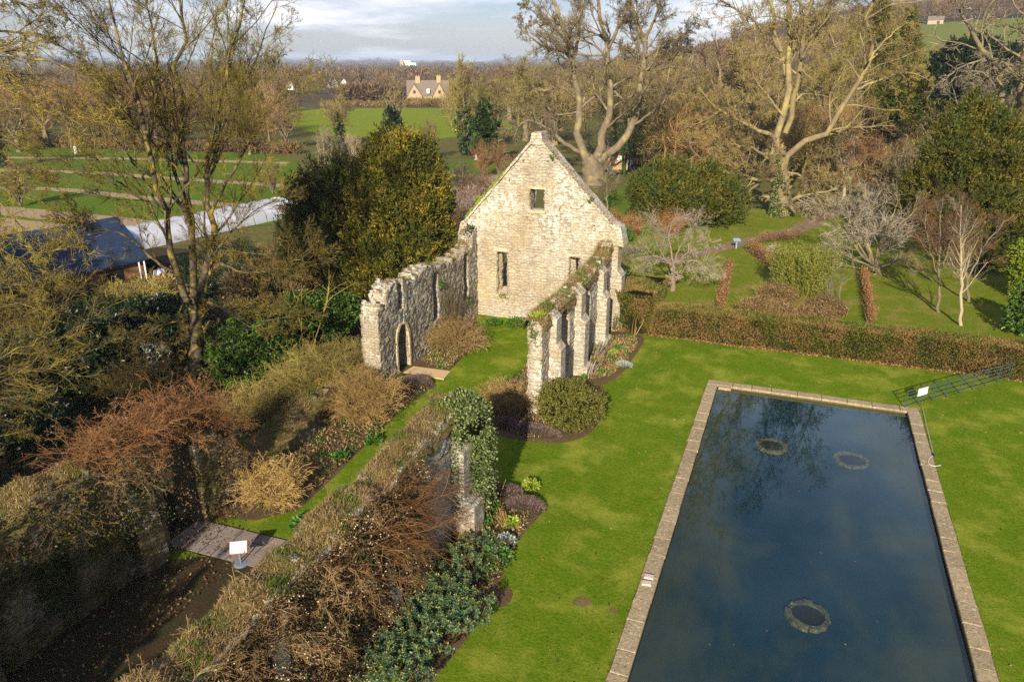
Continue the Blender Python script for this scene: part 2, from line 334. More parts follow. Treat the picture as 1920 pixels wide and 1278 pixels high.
def cut_pool(o):
    me = o.data
    import bmesh
    bm = bmesh.new(); bm.from_mesh(me)
    x0, x1, y0, y1 = POOL[0] - 0.3, POOL[1] + 0.3, POOL[2] - 0.3, POOL[3] + 0.3
    for co, no in (((x0, 0, 0), (1, 0, 0)), ((x1, 0, 0), (1, 0, 0)), ((0, y0, 0), (0, 1, 0)), ((0, y1, 0), (0, 1, 0))):
        near = [f for f in bm.faces if min((v.co.xy.length for v in f.verts)) < 90]
        geom = list({e for f in near for e in f.edges} | {v for f in near for v in f.verts} | set(near))
        bmesh.ops.bisect_plane(bm, geom=geom, plane_co=co, plane_no=no)
    kill = [f for f in bm.faces if x0 < f.calc_center_median().x < x1 and y0 < f.calc_center_median().y < y1]
    bmesh.ops.delete(bm, geom=kill, context='FACES'); bm.to_mesh(me); bm.free()
terr = struct(build_terrain().build('terrain', M['terrain'], smooth=True)); cut_pool(terr)

def spline(pts, n=8, closed=True):
    p = np.asarray(pts, float); m = len(p); out = []
    for i in range(m if closed else m - 1):
        if closed: a, b, c, d = p[i - 1], p[i], p[(i + 1) % m], p[(i + 2) % m]
        else: a, b, c, d = p[max(i - 1, 0)], p[i], p[i + 1], p[min(i + 2, m - 1)]
        for t in np.arange(n) / n:
            out.append(0.5 * (2 * b + (c - a) * t + (2 * a - 5 * b + 4 * c - d) * t * t + (3 * b - a - 3 * c + d) * t ** 3))
    if not closed: out.append(p[-1])
    return np.array(out)
from mathutils.geometry import tessellate_polygon
from mathutils import Vector
def sheet(name, poly, z, m, drape=False):
    poly = np.asarray(poly, float)[:, :2]
    tri = tessellate_polygon([[Vector((a, b, 0)) for a, b in poly]])
    zz = (hgt(poly[:, 0], poly[:, 1]) if drape else 0) + z
    mb = MB(); f = np.array([list(q) for q in tri]); v = np.c_[poly, np.broadcast_to(zz, (len(poly),))]
    a, b, c = v[f[:, 0], :2], v[f[:, 1], :2], v[f[:, 2], :2]
    flip = (b - a)[:, 0] * (c - a)[:, 1] - (b - a)[:, 1] * (c - a)[:, 0] < 0; f[flip] = f[flip][:, ::-1]
    mb.add(v, f); return struct(mb.build(name, m))
def mound(name, poly, z, hm, m, rng):
    poly = np.asarray(poly, float)[:, :2]; c = poly.mean(0); n = len(poly); mb = MB(); vs = []
    ks = [(1.0, 0.0), (0.93, 0.45), (0.75, 0.8), (0.45, 1.0), (0.15, 1.0)]
    for k, u in ks: vs.append(np.c_[c + (poly - c) * k, z + hm * u + (rng.normal(0, hm * 0.12, n) if k < 1 else np.zeros(n))])
    vs = np.vstack(vs); i = np.arange(n); fs = []
    for r in range(len(ks) - 1): fs.append(np.stack([r * n + i, r * n + (i + 1) % n, (r + 1) * n + (i + 1) % n, (r + 1) * n + i], 1))
    v2 = vs[-n:]; area = np.sum(poly[:, 0] * np.roll(poly[:, 1], -1) - np.roll(poly[:, 0], -1) * poly[:, 1])
    F = np.vstack(fs)
    if area < 0: F = F[:, ::-1]
    mb.add(vs, F); top = list(range((len(ks) - 1) * n, len(ks) * n)); mb.f.append([top if area > 0 else top[::-1]])
    return struct(mb.build(name, m, smooth=True))
def ribbon(name, pts, w, z, m, closed=False, drape=False):
    p = spline(np.asarray(pts)[:, :2], 8, False); t = norm(np.gradient(p, axis=0)); nrm = np.c_[-t[:, 1], t[:, 0]]
    w = np.interp(np.linspace(0, 1, len(p)), np.linspace(0, 1, len(w)), w) if hasattr(w, '__len__') else np.full(len(p), w)
    wob = 1 + 0.08 * np.sin(np.arange(len(p)) * 1.7)
    a = p + nrm * (w * wob)[:, None] / 2; b = p - nrm * (w * wob)[:, None] / 2
    v = np.vstack([np.c_[a, np.zeros(len(p))], np.c_[b, np.zeros(len(p))]])
    v[:, 2] = (hgt(v[:, 0], v[:, 1]) if drape else 0) + z
    n = len(p); i = np.arange(n - 1); mb = MB(); mb.add(v, np.stack([i + n, i + 1 + n, i + 1, i], 1)); return struct(mb.build(name, m))
RG = np.random.default_rng(11)
gp = lambda pts: np.array([G(*p)[:2] for p in pts])

# lawn: runs round the pool, between the long walls and up to the hedge (a hole is left for the pool)
x0, x1, y0, y1 = POOL
lawn_parts = [[(-21.6, 2), (x0 - 0.5, 2), (x0 - 0.5, 49.7), (-21.6, 49.7)], [(x1 + 0.5, 2), (38, 2), (38, 49.7), (x1 + 0.5, 49.7)], [(x0 - 0.5, y1 + 0.5), (x1 + 0.5, y1 + 0.5), (x1 + 0.5, 49.7), (x0 - 0.5, 49.7)], [(x0 - 0.5, 2), (x1 + 0.5, 2), (x1 + 0.5, y0 - 0.5), (x0 - 0.5, y0 - 0.5)]]
mbl = MB()
for q in lawn_parts: mbl.add([(a, b, 0.0) for a, b in q], [[0, 1, 2, 3]])
struct(mbl.build('lawn', M['lawn']))
# garden beyond the hedge
sheet('garden_lawn', [(-11.5, 50.9), (40, 50.9), (45, 84), (22, 98), (-8, 104), (-20, 96), (-16, 70), (-11.2, 56)], 0.0, M['garden_lawn'])
ribbon('gravel_path', [G(1100, 490), G(1180, 487), G(1260, 484), G(1340, 468), G(1430, 445), G(1500, 428), G(1560, 400), G(1640, 385)], [1.3, 1.4, 1.5, 1.8, 2.0, 2.4, 2.6, 2.8], 0.008, M['path'])
# dark undergrowth floor behind the left wall, and rough ground behind the barn
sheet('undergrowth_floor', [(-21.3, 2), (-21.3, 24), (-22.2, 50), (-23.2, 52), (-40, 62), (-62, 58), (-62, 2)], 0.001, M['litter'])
# soil beds
mound('soil_bed', spline(gp([(905, 800), (930, 815), (1000, 828), (1060, 829), (1110, 808), (1132, 765), (1128, 725), (1060, 700), (985, 690), (940, 730), (905, 775)]), 5), 0.004, 0.10, M['soil'], RG)
mound('soil_bed', spline(gp([(1080, 725), (1120, 725), (1160, 705), (1185, 675), (1206, 642), (1200, 628), (1150, 622), (1110, 660), (1085, 690)]), 5), 0.004, 0.10, M['soil'], RG)
mound('soil_bed', spline(gp([(880, 905), (930, 903), (985, 920), (1018, 945), (1005, 975), (975, 1010), (950, 1060), (925, 1120), (880, 1190), (835, 1245), (790, 1300), (740, 1290), (800, 1150), (850, 1010)]), 5), 0.004, 0.12, M['soil'], RG)
sheet('soil_bed', np.vstack([[(-21.7, 49.2), (-21.7, 37.0)], gp([(840, 696), (870, 668), (905, 632), (905, 620), (893, 600)])]), 0.004, M['soil'])
sheet('soil_bed', np.vstack([[(-22.2, 36.6), (-22.2, 20.5)], gp([(480, 975), (560, 955), (620, 900), (690, 830), (760, 760), (820, 722), (770, 710)])]), 0.004, M['soil'])
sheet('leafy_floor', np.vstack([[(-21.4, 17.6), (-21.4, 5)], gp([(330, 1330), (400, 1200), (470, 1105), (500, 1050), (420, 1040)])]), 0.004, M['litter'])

# paved crossing path at the gate: separate flags in one sheet of stone
def flags(name, p0, u, v, nu, nv, m, z=0.035, gap=0.05):
    mb = MB(); p0 = np.asarray(p0, float); rg = np.random.default_rng(5)
    for j in range(nv):
        s = 0.0
        while s < nu:
            w = rg.uniform(0.55, 0.95); e = min(nu, s + w)
            a = p0 + u * (s + gap) + v * (j + gap / 2); b = p0 + u * e + v * (j + gap / 2)
            c = p0 + u * e + v * (j + 1 - gap); d = p0 + u * (s + gap) + v * (j + 1 - gap)
            zb = rg.uniform(0, 0.008)
            lo = np.array([[*q[:2], -0.05] for q in (a, b, c, d)]); hi = np.array([[*q[:2], z + zb] for q in (a, b, c, d)])
            mb.hexa(lo, hi); s = e
    return struct(mb.build(name, m))
M['flag'] = mat_plain('paving_flag', (0.22, 0.185, 0.165), 0.85, 0.2, vary=0.45, scale=1.4)
sheet('path_bedding', [(-22.0, 18.45), (-12.0, 18.6), (-12.0, 20.6), (-22.0, 20.45)], 0.010, M['litter'])
flags('paved_path', (-21.9, 18.5), np.array([1.0, 0.02]), np.array([0, 0.62]), 9.6, 3, M['flag'])
flags('paved_path', (-11.2, 18.6), np.array([1.0, 0.0]), np.array([0, 0.62]), 2.6, 3, M['flag'])
M['door_slab'] = mat_plain('threshold_stone', (0.50, 0.36, 0.20), 0.9, 0.15, vary=0.2, scale=2)
mbd = MB(); q = gp([(775, 688), (845, 697), (832, 712), (757, 699)]); mbd.prism(q[::-1], -0.05, 0.07); struct(mbd.build('door_paving', M['door_slab']))

sheet('bare_patch', spline(gp([(1073, 1127), (1085, 1118), (1105, 1122), (1110, 1130), (1095, 1136), (1078, 1134)]), 4), 0.004, M['turf'])
sheet('bare_patch', spline(gp([(1142, 1142), (1152, 1139), (1158, 1144), (1150, 1149)]), 4), 0.004, M['turf'])
sheet('bare_patch', spline(gp([(925, 1110), (950, 1098), (962, 1112), (950, 1135), (930, 1133)]), 4), 0.004, M['soil'])
# left meadow with earth tracks, pasture by the cottage, field on the hill
sheet('meadow', gp([(-260, 284), (-200, 500), (330, 430), (540, 420), (560, 300), (420, 276), (100, 272)]), 0.002, M['meadow'])
for pl, w in (([(-60, 296), (67, 296), (200, 297), (330, 300), (540, 306)], 3.0), ([(-40, 318), (67, 320), (200, 326), (330, 335), (560, 350)], 2.6), ([(-60, 349), (13, 352), (120, 356), (230, 367), (370, 380), (480, 388)], 2.6), ([(-80, 390), (0, 394), (100, 404), (200, 413), (290, 425), (360, 440)], 4.5)):
    ribbon('earth_track', gp(pl), w, 0.012, M['track'])
sheet('yard_ground', gp([(-100, 402), (0, 408), (120, 420), (230, 430), (290, 440), (120, 450), (-160, 470)]), 0.008, M['track'])
sheet('pasture', gp([(520, 222), (560, 206), (650, 203), (900, 203), (960, 212), (960, 248), (800, 262), (640, 258), (540, 240)]), 0.002, M['pasture'])
sheet('pasture', gp([(640, 172), (740, 164), (750, 168), (640, 178)]), 0.002, M['pasture'])
sheet('pasture', gp([(560, 168), (730, 160), (735, 162), (560, 171)]), 0.002, M['hill_grass'])
sheet('gravel_yard', gp([(835, 370), (850, 345), (900, 330), (960, 325), (1010, 340), (1000, 400), (880, 420)]), 0.006, M['gravel'])
sheet('meadow', gp([(820, 318), (860, 300), (930, 300), (1000, 312), (980, 322), (850, 325)]), 0.003, M['meadow'])
sheet('meadow', gp([(1130, 360), (1200, 345), (1260, 350), (1210, 420), (1150, 440)]), 0.003, M['meadow'])
def hill_field():
    # a grazed slope on the hillside, draped on the terrain
    qs = np.linspace(0.42, 0.75, 26); mb = MB(); rows = []
    for s in np.linspace(0, 1, 14):
        Y = (330 + 330 * s) - 60 * (qs - 0.42)
        X = qs * Y; x = X * _R[0] + Y * _F[0]; y = X * _R[1] + Y * _F[1]; rows.append(np.c_[x, y, hgt(x, y) + 0.5])
    v = np.array(rows); m, n = v.shape[:2]; i = np.arange(m * n).reshape(m, n)
    mb.add(v, np.stack([i[:-1, :-1], i[:-1, 1:], i[1:, 1:], i[1:, :-1]], -1).reshape(-1, 4)); struct(mb.build('hill_pasture', M['hill_grass'], smooth=True))
hill_field()

# ------------------------------------------------------------------ pool
def pool():
    x0, x1, y0, y1 = POOL; b = KW; rg = np.random.default_rng(3)
    t = MT('pool_lining'); p = t.pos()
    q = t.sep(p); ed = t.math('DIVIDE', t.math('ABSOLUTE', t.math('SUBTRACT', q[0], 2.6)), 4.6); nz = t.noise(t.mapv(p, (1, .55, 1), loc=(4.2, 1.5, 0)), 0.34, 6, 0.6, 0.4)
    c = t.mix(t.ramp(t.math('ADD', t.math('MULTIPLY', t.math('POWER', ed, 1.6), 0.22), nz), [(0.52, 0.0), (0.80, 1.0)]), (0.0004, 0.036, 0.057), (0.085, 0.082, 0.044))
    lin = t.done(t.bsdf(c, 0.9, None, 0.1))
    mb = MB(); zb = -0.32; zt = -0.03; e = 0.02
    mb.add([(x0 - .35, y0 - .35, zb), (x1 + .35, y0 - .35, zb), (x1 + .35, y1 + .35, zb), (x0 - .35, y1 + .35, zb)], [[0, 1, 2, 3]])
    struct(mb.build('pool_floor', lin))
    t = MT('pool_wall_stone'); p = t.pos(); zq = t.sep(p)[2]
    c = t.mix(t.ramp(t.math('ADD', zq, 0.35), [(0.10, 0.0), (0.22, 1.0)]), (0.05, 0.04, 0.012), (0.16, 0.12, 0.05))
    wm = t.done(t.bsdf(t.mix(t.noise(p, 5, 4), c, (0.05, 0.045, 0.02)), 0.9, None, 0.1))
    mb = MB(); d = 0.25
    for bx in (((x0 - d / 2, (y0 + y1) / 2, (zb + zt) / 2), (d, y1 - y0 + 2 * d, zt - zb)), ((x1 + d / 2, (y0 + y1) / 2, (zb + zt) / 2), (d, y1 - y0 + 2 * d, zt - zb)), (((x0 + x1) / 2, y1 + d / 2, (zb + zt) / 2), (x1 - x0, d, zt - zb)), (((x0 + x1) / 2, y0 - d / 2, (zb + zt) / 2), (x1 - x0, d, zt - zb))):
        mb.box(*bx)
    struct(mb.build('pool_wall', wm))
    # coping stones laid end to end all round
    mb = MB()
    def run(p, u, v, ln):
        s = 0
        while s < ln - 1e-3:
            w = min(rg.uniform(0.9, 1.5), ln - s)
            if ln - s - w < 0.4: w = ln - s
            cx = np.array(p) + u * (s + w / 2) + v * (b / 2 + rg.normal(0, 0.008))
            sz = np.abs(u) * (w - 0.018) + np.abs(v) * (b + rg.normal(0, 0.012))
            z1 = 0.085 + rg.normal(0, 0.006)
            h = 0.11; c = (cx[0], cx[1], z1 - h / 2)
            q = np.array([[-1,-1,-1],[1,-1,-1],[1,1,-1],[-1,1,-1]], float) * [sz[0]/2, sz[1]/2, h/2]
            k = np.array([[-1,-1],[1,-1],[1,1],[-1,1]], float)
            ring1 = np.c_[k * [sz[0]/2, sz[1]/2], np.full(4, h/2 - 0.025)]; ring2 = np.c_[k * [sz[0]/2 - 0.02, sz[1]/2 - 0.02], np.full(4, h/2)] + rg.normal(0, 0.004, (4, 3))
            vv = np.vstack([q, ring1, ring2]) + c
            mb.add(vv, [[0,3,2,1],[0,1,5,4],[1,2,6,5],[2,3,7,6],[3,0,4,7],[4,5,9,8],[5,6,10,9],[6,7,11,10],[7,4,8,11],[8,9,10,11]]); s += w
    X = np.array([1., 0]); Yv = np.array([0, 1.])
    run((x0, y0), Yv, -X, y1 - y0); run((x1, y0), Yv, X, y1 - y0); run((x0 - b, y1), X, Yv, x1 - x0 + 2 * b); run((x0 - b, y0), X, -Yv, x1 - x0 + 2 * b)
    kb = mb.build('pool_kerb', M['kerb']); tag(kb, 'weathered pale stone kerb blocks laid end to end round the dark pool', 'pool kerb')
    # water: clear surface over a murky dark basin
    t = MT('pool_water'); p = t.pos()
    n = t.bump(t.noise(p, 2.2, 3), 0.035, 0.02)
    gm = t.N.new('ShaderNodeNewGeometry'); dt = t.N.new('ShaderNodeVectorMath'); dt.operation = 'DOT_PRODUCT'; t._in(dt.inputs[0], gm.outputs['Incoming']); t._in(dt.inputs[1], n)
    frf = t.math('ADD', 0.055, t.math('MULTIPLY', 0.945, t.math('POWER', t.math('SUBTRACT', 1.0, t.math('ABSOLUTE', dt.outputs['Value']), True), 4.6)), True)     # same from above and below, so the sun reaches the basin
    gl = t.N.new('ShaderNodeBsdfGlossy'); gl.inputs['Roughness'].default_value = 0.015; gl.inputs[0].default_value = (0.66, 0.84, 1, 1); t._in(gl.inputs['Normal'], n)
    tr = t.N.new('ShaderNodeBsdfTransparent'); tr.inputs[0].default_value = (0.60, 0.72, 0.73, 1)
    mx = t.N.new('ShaderNodeMixShader'); t._in(mx.inputs[0], frf); t.t.links.new(tr.outputs[0], mx.inputs[1]); t.t.links.new(gl.outputs[0], mx.inputs[2])
    wm = t.done(mx.outputs[0])
    mb = MB(); mb.add([(x0, y0, -0.10), (x1, y0, -0.10), (x1, y1, -0.10), (x0, y1, -0.10)], [[0, 1, 2, 3]]); struct(mb.build('pool_water', wm))
    # rings of stones set just under the surface
    rst = mat_stone('ring_stone', (0.20, 0.155, 0.075), (0.09, 0.07, 0.04), (0.17, 0.13, 0.06), 0.2, 0.4, 0.4)
    rplant = mat_soil('ring_silt', (0.02, 0.02, 0.016), (0.045, 0.04, 0.03), (0.09, 0.075, 0.045))
    for (px, py, r, lab, dz) in ((1515, 1150, 0.66, 'oval ring of rough stones standing in the near half of the pool', 0.0), (1447, 832, 0.68, 'round ring of brown stones under the water where the big tree is mirrored', -0.03), (1597, 858, 0.72, 'broken ring of stones lying deeper under the water towards the fence corner', -0.12)):
        g = G(px, py, -0.14); th = thing('stone_ring', lab, 'stone ring', (g[0], g[1], -0.32), group='stone rings under the pool water')
        mb = MB(); k = 15
        for i in range(k):
            a = 2 * PI * i / k + rg.normal(0, 0.06); ln = 2 * PI * r / k * rg.uniform(0.85, 1.15); w = rg.uniform(0.14, 0.22); hh = 0.11 + rg.uniform(0.02, 0.06) + dz * .4
            q = np.array([[-1,-1],[1,-1],[1,1],[-1,1]], float) * [w / 2, ln / 2] + rg.normal(0, 0.02, (4, 2))
            cs, sn = math.cos(a), math.sin(a); q = np.c_[q[:,0]*cs - q[:,1]*sn + r*cs, q[:,0]*sn + q[:,1]*cs + r*sn]
            mb.hexa(np.c_[q, np.zeros(4)], np.c_[q * rg.uniform(0.95, 1.0), hh + rg.normal(0, 0.015, 4)])
        mb.build('ring_wall', rst, th)
        mb = MB(); ang = np.linspace(0, 2 * PI, 14)[:-1]; mb.prism(np.c_[np.cos(ang), np.sin(ang)] * (r - 0.1), -0.05, 0.09 + dz * .4); mb.build('silt_fill', rplant, th)
pool()
# ------------------------------------------------------------------ ruined walls (built of small cells so that openings, splays and broken tops are real)
def vox(occ, org, cell, rng, jit=0.028, wave=0.022):
    """occ[x,y,z] -> closed skin with shared, slightly displaced corners"""
    occ = np.pad(occ, 1); nx, ny, nz = occ.shape; V = (nx + 1, ny + 1, nz + 1)
    vid = lambda i, j, k: (i * V[1] + j) * V[2] + k
    I, J, K = np.nonzero(occ); fs = []
    for d, off, cor in ((0, 1, ((1,0,0),(1,1,0),(1,1,1),(1,0,1))), (0, -1, ((0,0,0),(0,0,1),(0,1,1),(0,1,0))), (1, 1, ((0,1,0),(0,1,1),(1,1,1),(1,1,0))), (1, -1, ((0,0,0),(1,0,0),(1,0,1),(0,0,1))), (2, 1, ((0,0,1),(1,0,1),(1,1,1),(0,1,1))), (2, -1, ((0,0,0),(0,1,0),(1,1,0),(1,0,0)))):
        q = [I, J, K]; q[d] = q[d] + off; ex = ~occ[q[0], q[1], q[2]]
        fs.append(np.stack([vid(I[ex] + c[0], J[ex] + c[1], K[ex] + c[2]) for c in cor], 1))
    f = np.vstack(fs); u, inv = np.unique(f, return_inverse=True); f = inv.reshape(-1, 4)
    k = u % V[2]; j = (u // V[2]) % V[1]; i = u // (V[1] * V[2])
    v = np.stack([i - 1, j - 1, k - 1], 1) * np.asarray(cell) + np.asarray(org)
    g = v * 2.1
    v = v + wave * np.stack([np.sin(g[:, 1] * 1.3 + g[:, 2] * 1.7), np.sin(g[:, 0] * 1.5 + g[:, 2] * 1.2 + 1), 0.6 * np.sin(g[:, 0] + g[:, 1] * 1.1)], 1) + rng.normal(0, jit, v.shape)
    v[:, 2] = np.where(k <= 1, v[:, 2] - 0.0, v[:, 2])
    return v, f
def wall(name, x0, x1, y0, y1, top, m, parent, openings=(), cell=0.12, nl=4, axis='y', z0=-0.3, rag=0.12, seed=1, holes=()):
    """axis: direction the wall runs.  top(s)->height.  openings: fn(s, z, layer)->bool array to remove.  layer 0 is the low-coordinate side"""
    rg = np.random.default_rng(seed); ln, th = (y1 - y0, x1 - x0) if axis == 'y' else (x1 - x0, y1 - y0)
    n = int(round(ln / cell)); s0 = y0 if axis == 'y' else x0
    S = s0 + (np.arange(n) + 0.5) * ln / n
    tp = top(S); tp = tp + rag * np.repeat(rg.normal(0, 1, n // 3 + 1), 3)[:n]
    zt = tp.max() + cell; nz = int((zt - z0) / cell) + 1; Zc = z0 + (np.arange(nz) + 0.5) * cell
    SS, ZZ = np.meshgrid(S, Zc, indexing='ij'); occ = np.zeros((n, nl, nz), bool)
    for l in range(nl):
        o = ZZ < (tp + rag * 0.6 * np.repeat(rg.normal(0, 1, n // 4 + 1), 4)[:n])[:, None]
        for fn in openings: o &= ~fn(SS, ZZ, (l + 0.5) / nl)
        occ[:, l] = o
    for (s, z, side) in holes:
        a = np.argmin(abs(S - s)); b = np.argmin(abs(Zc - z)); occ[a:a + 1, 0 if side < 0 else nl - 1, b:b + 2] = False
    if axis == 'y': occ = occ.transpose(1, 0, 2); cl = (th / nl, ln / n, cell)
    else: cl = (ln / n, th / nl, cell)
    v, f = vox(occ, (x0, y0, z0), cl, rg)
    mb = MB(); mb.add(v, f); return mb.build(name, m, parent, smooth=True)
def rect(s0, s1, z0, z1): return lambda S, Zc, l: (S > s0) & (S < s1) & (Zc > z0) & (Zc < z1)
def splay(sc, wi, wo, z0, z1, inner_low=True, sh=0.0):
    """lancet: wide on one face, a slit on the other"""
    def fn(S, Zc, l):
        t = l if inner_low else 1 - l
        w = (wi + (wo - wi) * min(1.0, t * 1.15)); return (abs(S - (sc + sh * t)) < w / 2) & (Zc > z0 + 0.35 * t) & (Zc < z1 - 0.1 * t)
    return fn
def arch(sc, w, zs, zt, z0=-1):
    def fn(S, Zc, l):
        h = w / 2; d = abs(S - sc); lim = np.where(Zc < zs, h, h * np.sqrt(np.clip(1 - ((Zc - zs) / (zt - zs)) ** 1.7, 0, 1))); return (d < lim) & (Zc > z0)
    return fn
prof = lambda pts: (lambda s: np.interp(s, [p[0] for p in pts], [p[1] for p in pts]))

barn = thing('ruined_barn', 'roofless pale limestone tithe barn ruin with one tall gable and two broken side walls', 'ruin', (0, 0, 0))
# the gable end
GX0, GX1, GY0, GY1 = -23.0, -11.2, 49.8, 51.0
ap = -17.2; slope = 1.13
gtop = lambda s: np.minimum(12.95, 13.25 - slope * np.abs(s - ap) - np.where(s > ap, -0.13 * (s - ap) * 0.6, 0.0))
gtop2 = lambda s: np.where(s < -22.5, 7.0, np.where(s > -11.7, 7.2, gtop(s)))
holes = [(G_[0], G_[1], -1) for G_ in ((-18.2, 11.5), (-16.4, 11.5), (-19.2, 10.2), (-15.6, 10.1), (-19.9, 8.9), (-13.9, 8.6), (-21.6, 7.7), (-17.9, 7.6), (-16.4, 7.5), (-12.9, 7.3), (-21.6, 6.6), (-16.5, 6.2), (-12.4, 5.9), (-17.8, 4.1), (-15.5, 8.3), (-18.5, 5.0))]
wall('gable_wall', GX0, GX1, GY0, GY1, gtop2, M['stone_gable'], barn, [rect(-17.68, -16.58, 8.22, 9.72), splay(-19.80, 1.05, 0.34, 1.75, 5.05, True, -0.12), splay(-14.25, 1.0, 0.34, 1.9, 5.15, True, -0.08)], 0.12, 4, 'x', rag=0.0, seed=4, holes=holes)
M['timber_grey'] = mat_plain('weathered_timber', (0.33, 0.29, 0.23), 0.9, 0.1)
# sloping coping slabs on both rakes, and the block at the apex
def coping():
    rg = np.random.default_rng(9)
    for sgn, xe, xs in ((-1, -22.75, ap - 0.30), (1, -11.5, ap + 0.30)):
        mb = MB(); n = 13
        for i in range(n):
            a = xs + (xe - xs) * i / n; b = xs + (xe - xs) * (i + 0.97) / n
            za = float(gtop(np.array(a))) + 0.10 + rg.normal(0, 0.025); zb = float(gtop(np.array(b))) + 0.10 + rg.normal(0, 0.025); y0, y1 = GY0 - 0.14 + rg.normal(0, 0.02), GY1 + 0.14 + rg.normal(0, 0.02)
            lo = np.array([(a, y0, za - 0.12), (b, y0, zb - 0.12), (b, y1, zb - 0.12), (a, y1, za - 0.12)]); hi = lo + [0, 0, 0.24]
            if sgn < 0: lo = lo[[1, 0, 3, 2]]; hi = hi[[1, 0, 3, 2]]
            mb.hexa(lo, hi)
        mb.build('coping', M['stone_gable'], barn)
    mb = MB(); mb.hexa(np.array([(ap - .48, GY0 - .16, 12.75), (ap + .48, GY0 - .16, 12.75), (ap + .48, GY1 + .16, 12.75), (ap - .48, GY1 + .16, 12.75)]), np.array([(ap - .34, GY0 - .1, 13.55), (ap + .34, GY0 - .1, 13.55), (ap + .34, GY1 + .1, 13.55), (ap - .34, GY1 + .1, 13.55)])); mb.build('apex_stone', M['stone_gable'], barn)
    mb = MB(); mb.hexa(np.array([(-11.5, GY0 - .2, 6.2), (-10.75, GY0 - .2, 6.2), (-10.75, GY1 + .1, 6.2), (-11.5, GY1 + .1, 6.2)]), np.array([(-11.7, GY0 - .1, 7.75), (-11.05, GY0 - .1, 7.45), (-11.05, GY1, 7.45), (-11.7, GY1, 7.75)])); mb.build('kneeler_stone', M['stone_gable'], barn)
    mb = MB(); mb.hexa(np.array([(-23.25, GY0 - .2, 6.0), (-22.6, GY0 - .2, 6.0), (-22.6, GY1 + .1, 6.0), (-23.25, GY1 + .1, 6.0)]), np.array([(-23.05, GY0 - .1, 7.0), (-22.5, GY0 - .1, 7.35), (-22.5, GY1, 7.35), (-23.05, GY1, 7.0)])); mb.build('kneeler_stone', M['stone_gable'], barn)
    for (xa, xb, z) in ((-17.75, -16.5, 8.2), (-20.35, -19.2, 1.75), (-14.8, -13.7, 1.9)):
        mb = MB(); mb.box(((xa + xb) / 2, GY0 - 0.03, z - 0.07), (xb - xa, 0.22, 0.14)); mb.build('window_sill', M['stone_cut'], barn)
    for (xa, xb, z) in ((-17.8, -16.45, 9.74), (-20.4, -19.2, 5.08), (-14.85, -13.65, 5.18)):
        mb = MB(); mb.box(((xa + xb) / 2, GY0 + 0.02, z + 0.09), (xb - xa, 0.16, 0.2)); mb.build('window_lintel', M['stone_cut'], barn)
coping()
# left side wall with arched doorway
ltop = prof([(34.9, 3.7), (35.35, 3.9), (35.5, 4.7), (36.3, 4.8), (36.5, 5.45), (37.6, 5.6), (38.6, 5.5), (39.5, 5.25), (40.6, 5.5), (42.0, 5.55), (44.5, 5.15), (46.5, 5.1), (48.0, 5.3), (49.0, 5.9), (49.8, 6.9)])
wall('side_wall', -22.95, -21.8, 35.3, 49.79, ltop, M['stone_side'], barn, [arch(38.1, 1.42, 1.9, 3.0), rect(37.85, 38.45, 3.95, 9), splay(42.85, 0.85, 0.5, 1.75, 4.95, False), splay(47.8, 0.75, 0.4, 1.6, 5.1, False)], 0.12, 4, 'y', rag=0.13, seed=6)
# dressed jamb and arch ring of the doorway
def door_ring():
    mb = MB(); x0, x1 = -22.05, -21.72; pts = []
    for z in np.linspace(0, 1.9, 8): pts.append((0.71, z))
    for a in np.linspace(0.12, 1, 8): pts.append((0.71 * math.sqrt(max(0, 1 - a ** 1.7)), 1.9 + 1.1 * a))
    for sg in (-1, 1):
        for i in range(len(pts) - 1):
            (a, za), (b, zb) = pts[i], pts[i + 1]; o = 0.17
            a2, b2 = a + o, b + o; za2, zb2 = za + (0.1 if i >= 7 else 0), zb + (0.1 if i >= 7 else 0)
            y = lambda q: 38.1 + sg * q
            lo = np.array([(x0, y(a), za), (x1, y(a), za), (x1, y(a2), za2), (x0, y(a2), za2)]); hi = np.array([(x0, y(b), zb - .012), (x1, y(b), zb - .012), (x1, y(b2), zb2 - .012), (x0, y(b2), zb2 - .012)])
            if sg < 0: lo = lo[::-1]; hi = hi[::-1]
            mb.hexa(lo, hi)
    mb.build('doorway_surround', M['stone_cut'], barn)
door_ring()
# right side wall with buttresses
rtop = prof([(34.7, 5.35), (36, 5.5), (38, 5.45), (40, 5.3), (43, 5.5), (46, 5.55), (48, 5.7), (49.8, 6.4)])
wall('side_wall', -12.38, -11.6, 34.75, 49.79, rtop, M['stone_pale'], barn, [arch(38.45, 2.7, 3.9, 5.02, 0.7), arch(43.6, 1.5, 3.9, 4.9, 0.9), arch(48.3, 1.1, 4.0, 4.9, 1.2)], 0.12, 3, 'y', rag=0.09, seed=8)
def buttress(y, w, steps):
    mb = MB(); x = -11.62; prev = None
    for (z0, z1, pj, slope_) in steps:
        a, b = y - w / 2, y + w / 2
        mb.hexa(np.array([(x, a, z0), (x + pj, a, z0), (x + pj, b, z0), (x, b, z0)]), np.array([(x, a, z1), (x + pj, a, z1), (x + pj, b, z1), (x, b, z1)]))
        if slope_: mb.hexa(np.array([(x, a - .02, z1), (x + pj + .03, a - .02, z1), (x + pj + .03, b + .02, z1), (x, b + .02, z1)]), np.array([(x, a - .02, z1 + slope_ + .1), (x + pj - slope_ * .8, a - .02, z1 + slope_), (x + pj - slope_ * .8, b + .02, z1 + slope_), (x, b + .02, z1 + slope_ + .1)]))
    return mb.build('buttress', M['stone_pale'], barn)
for y, w in ((36.45, 0.85), (41.35, 0.95), (46.6, 0.95)):
    buttress(y, w, [(-0.3, 0.55, 0.92, 0.12), (0.67, 3.45, 0.70, 0.36), (3.81, 5.15, 0.42, 0.3)])
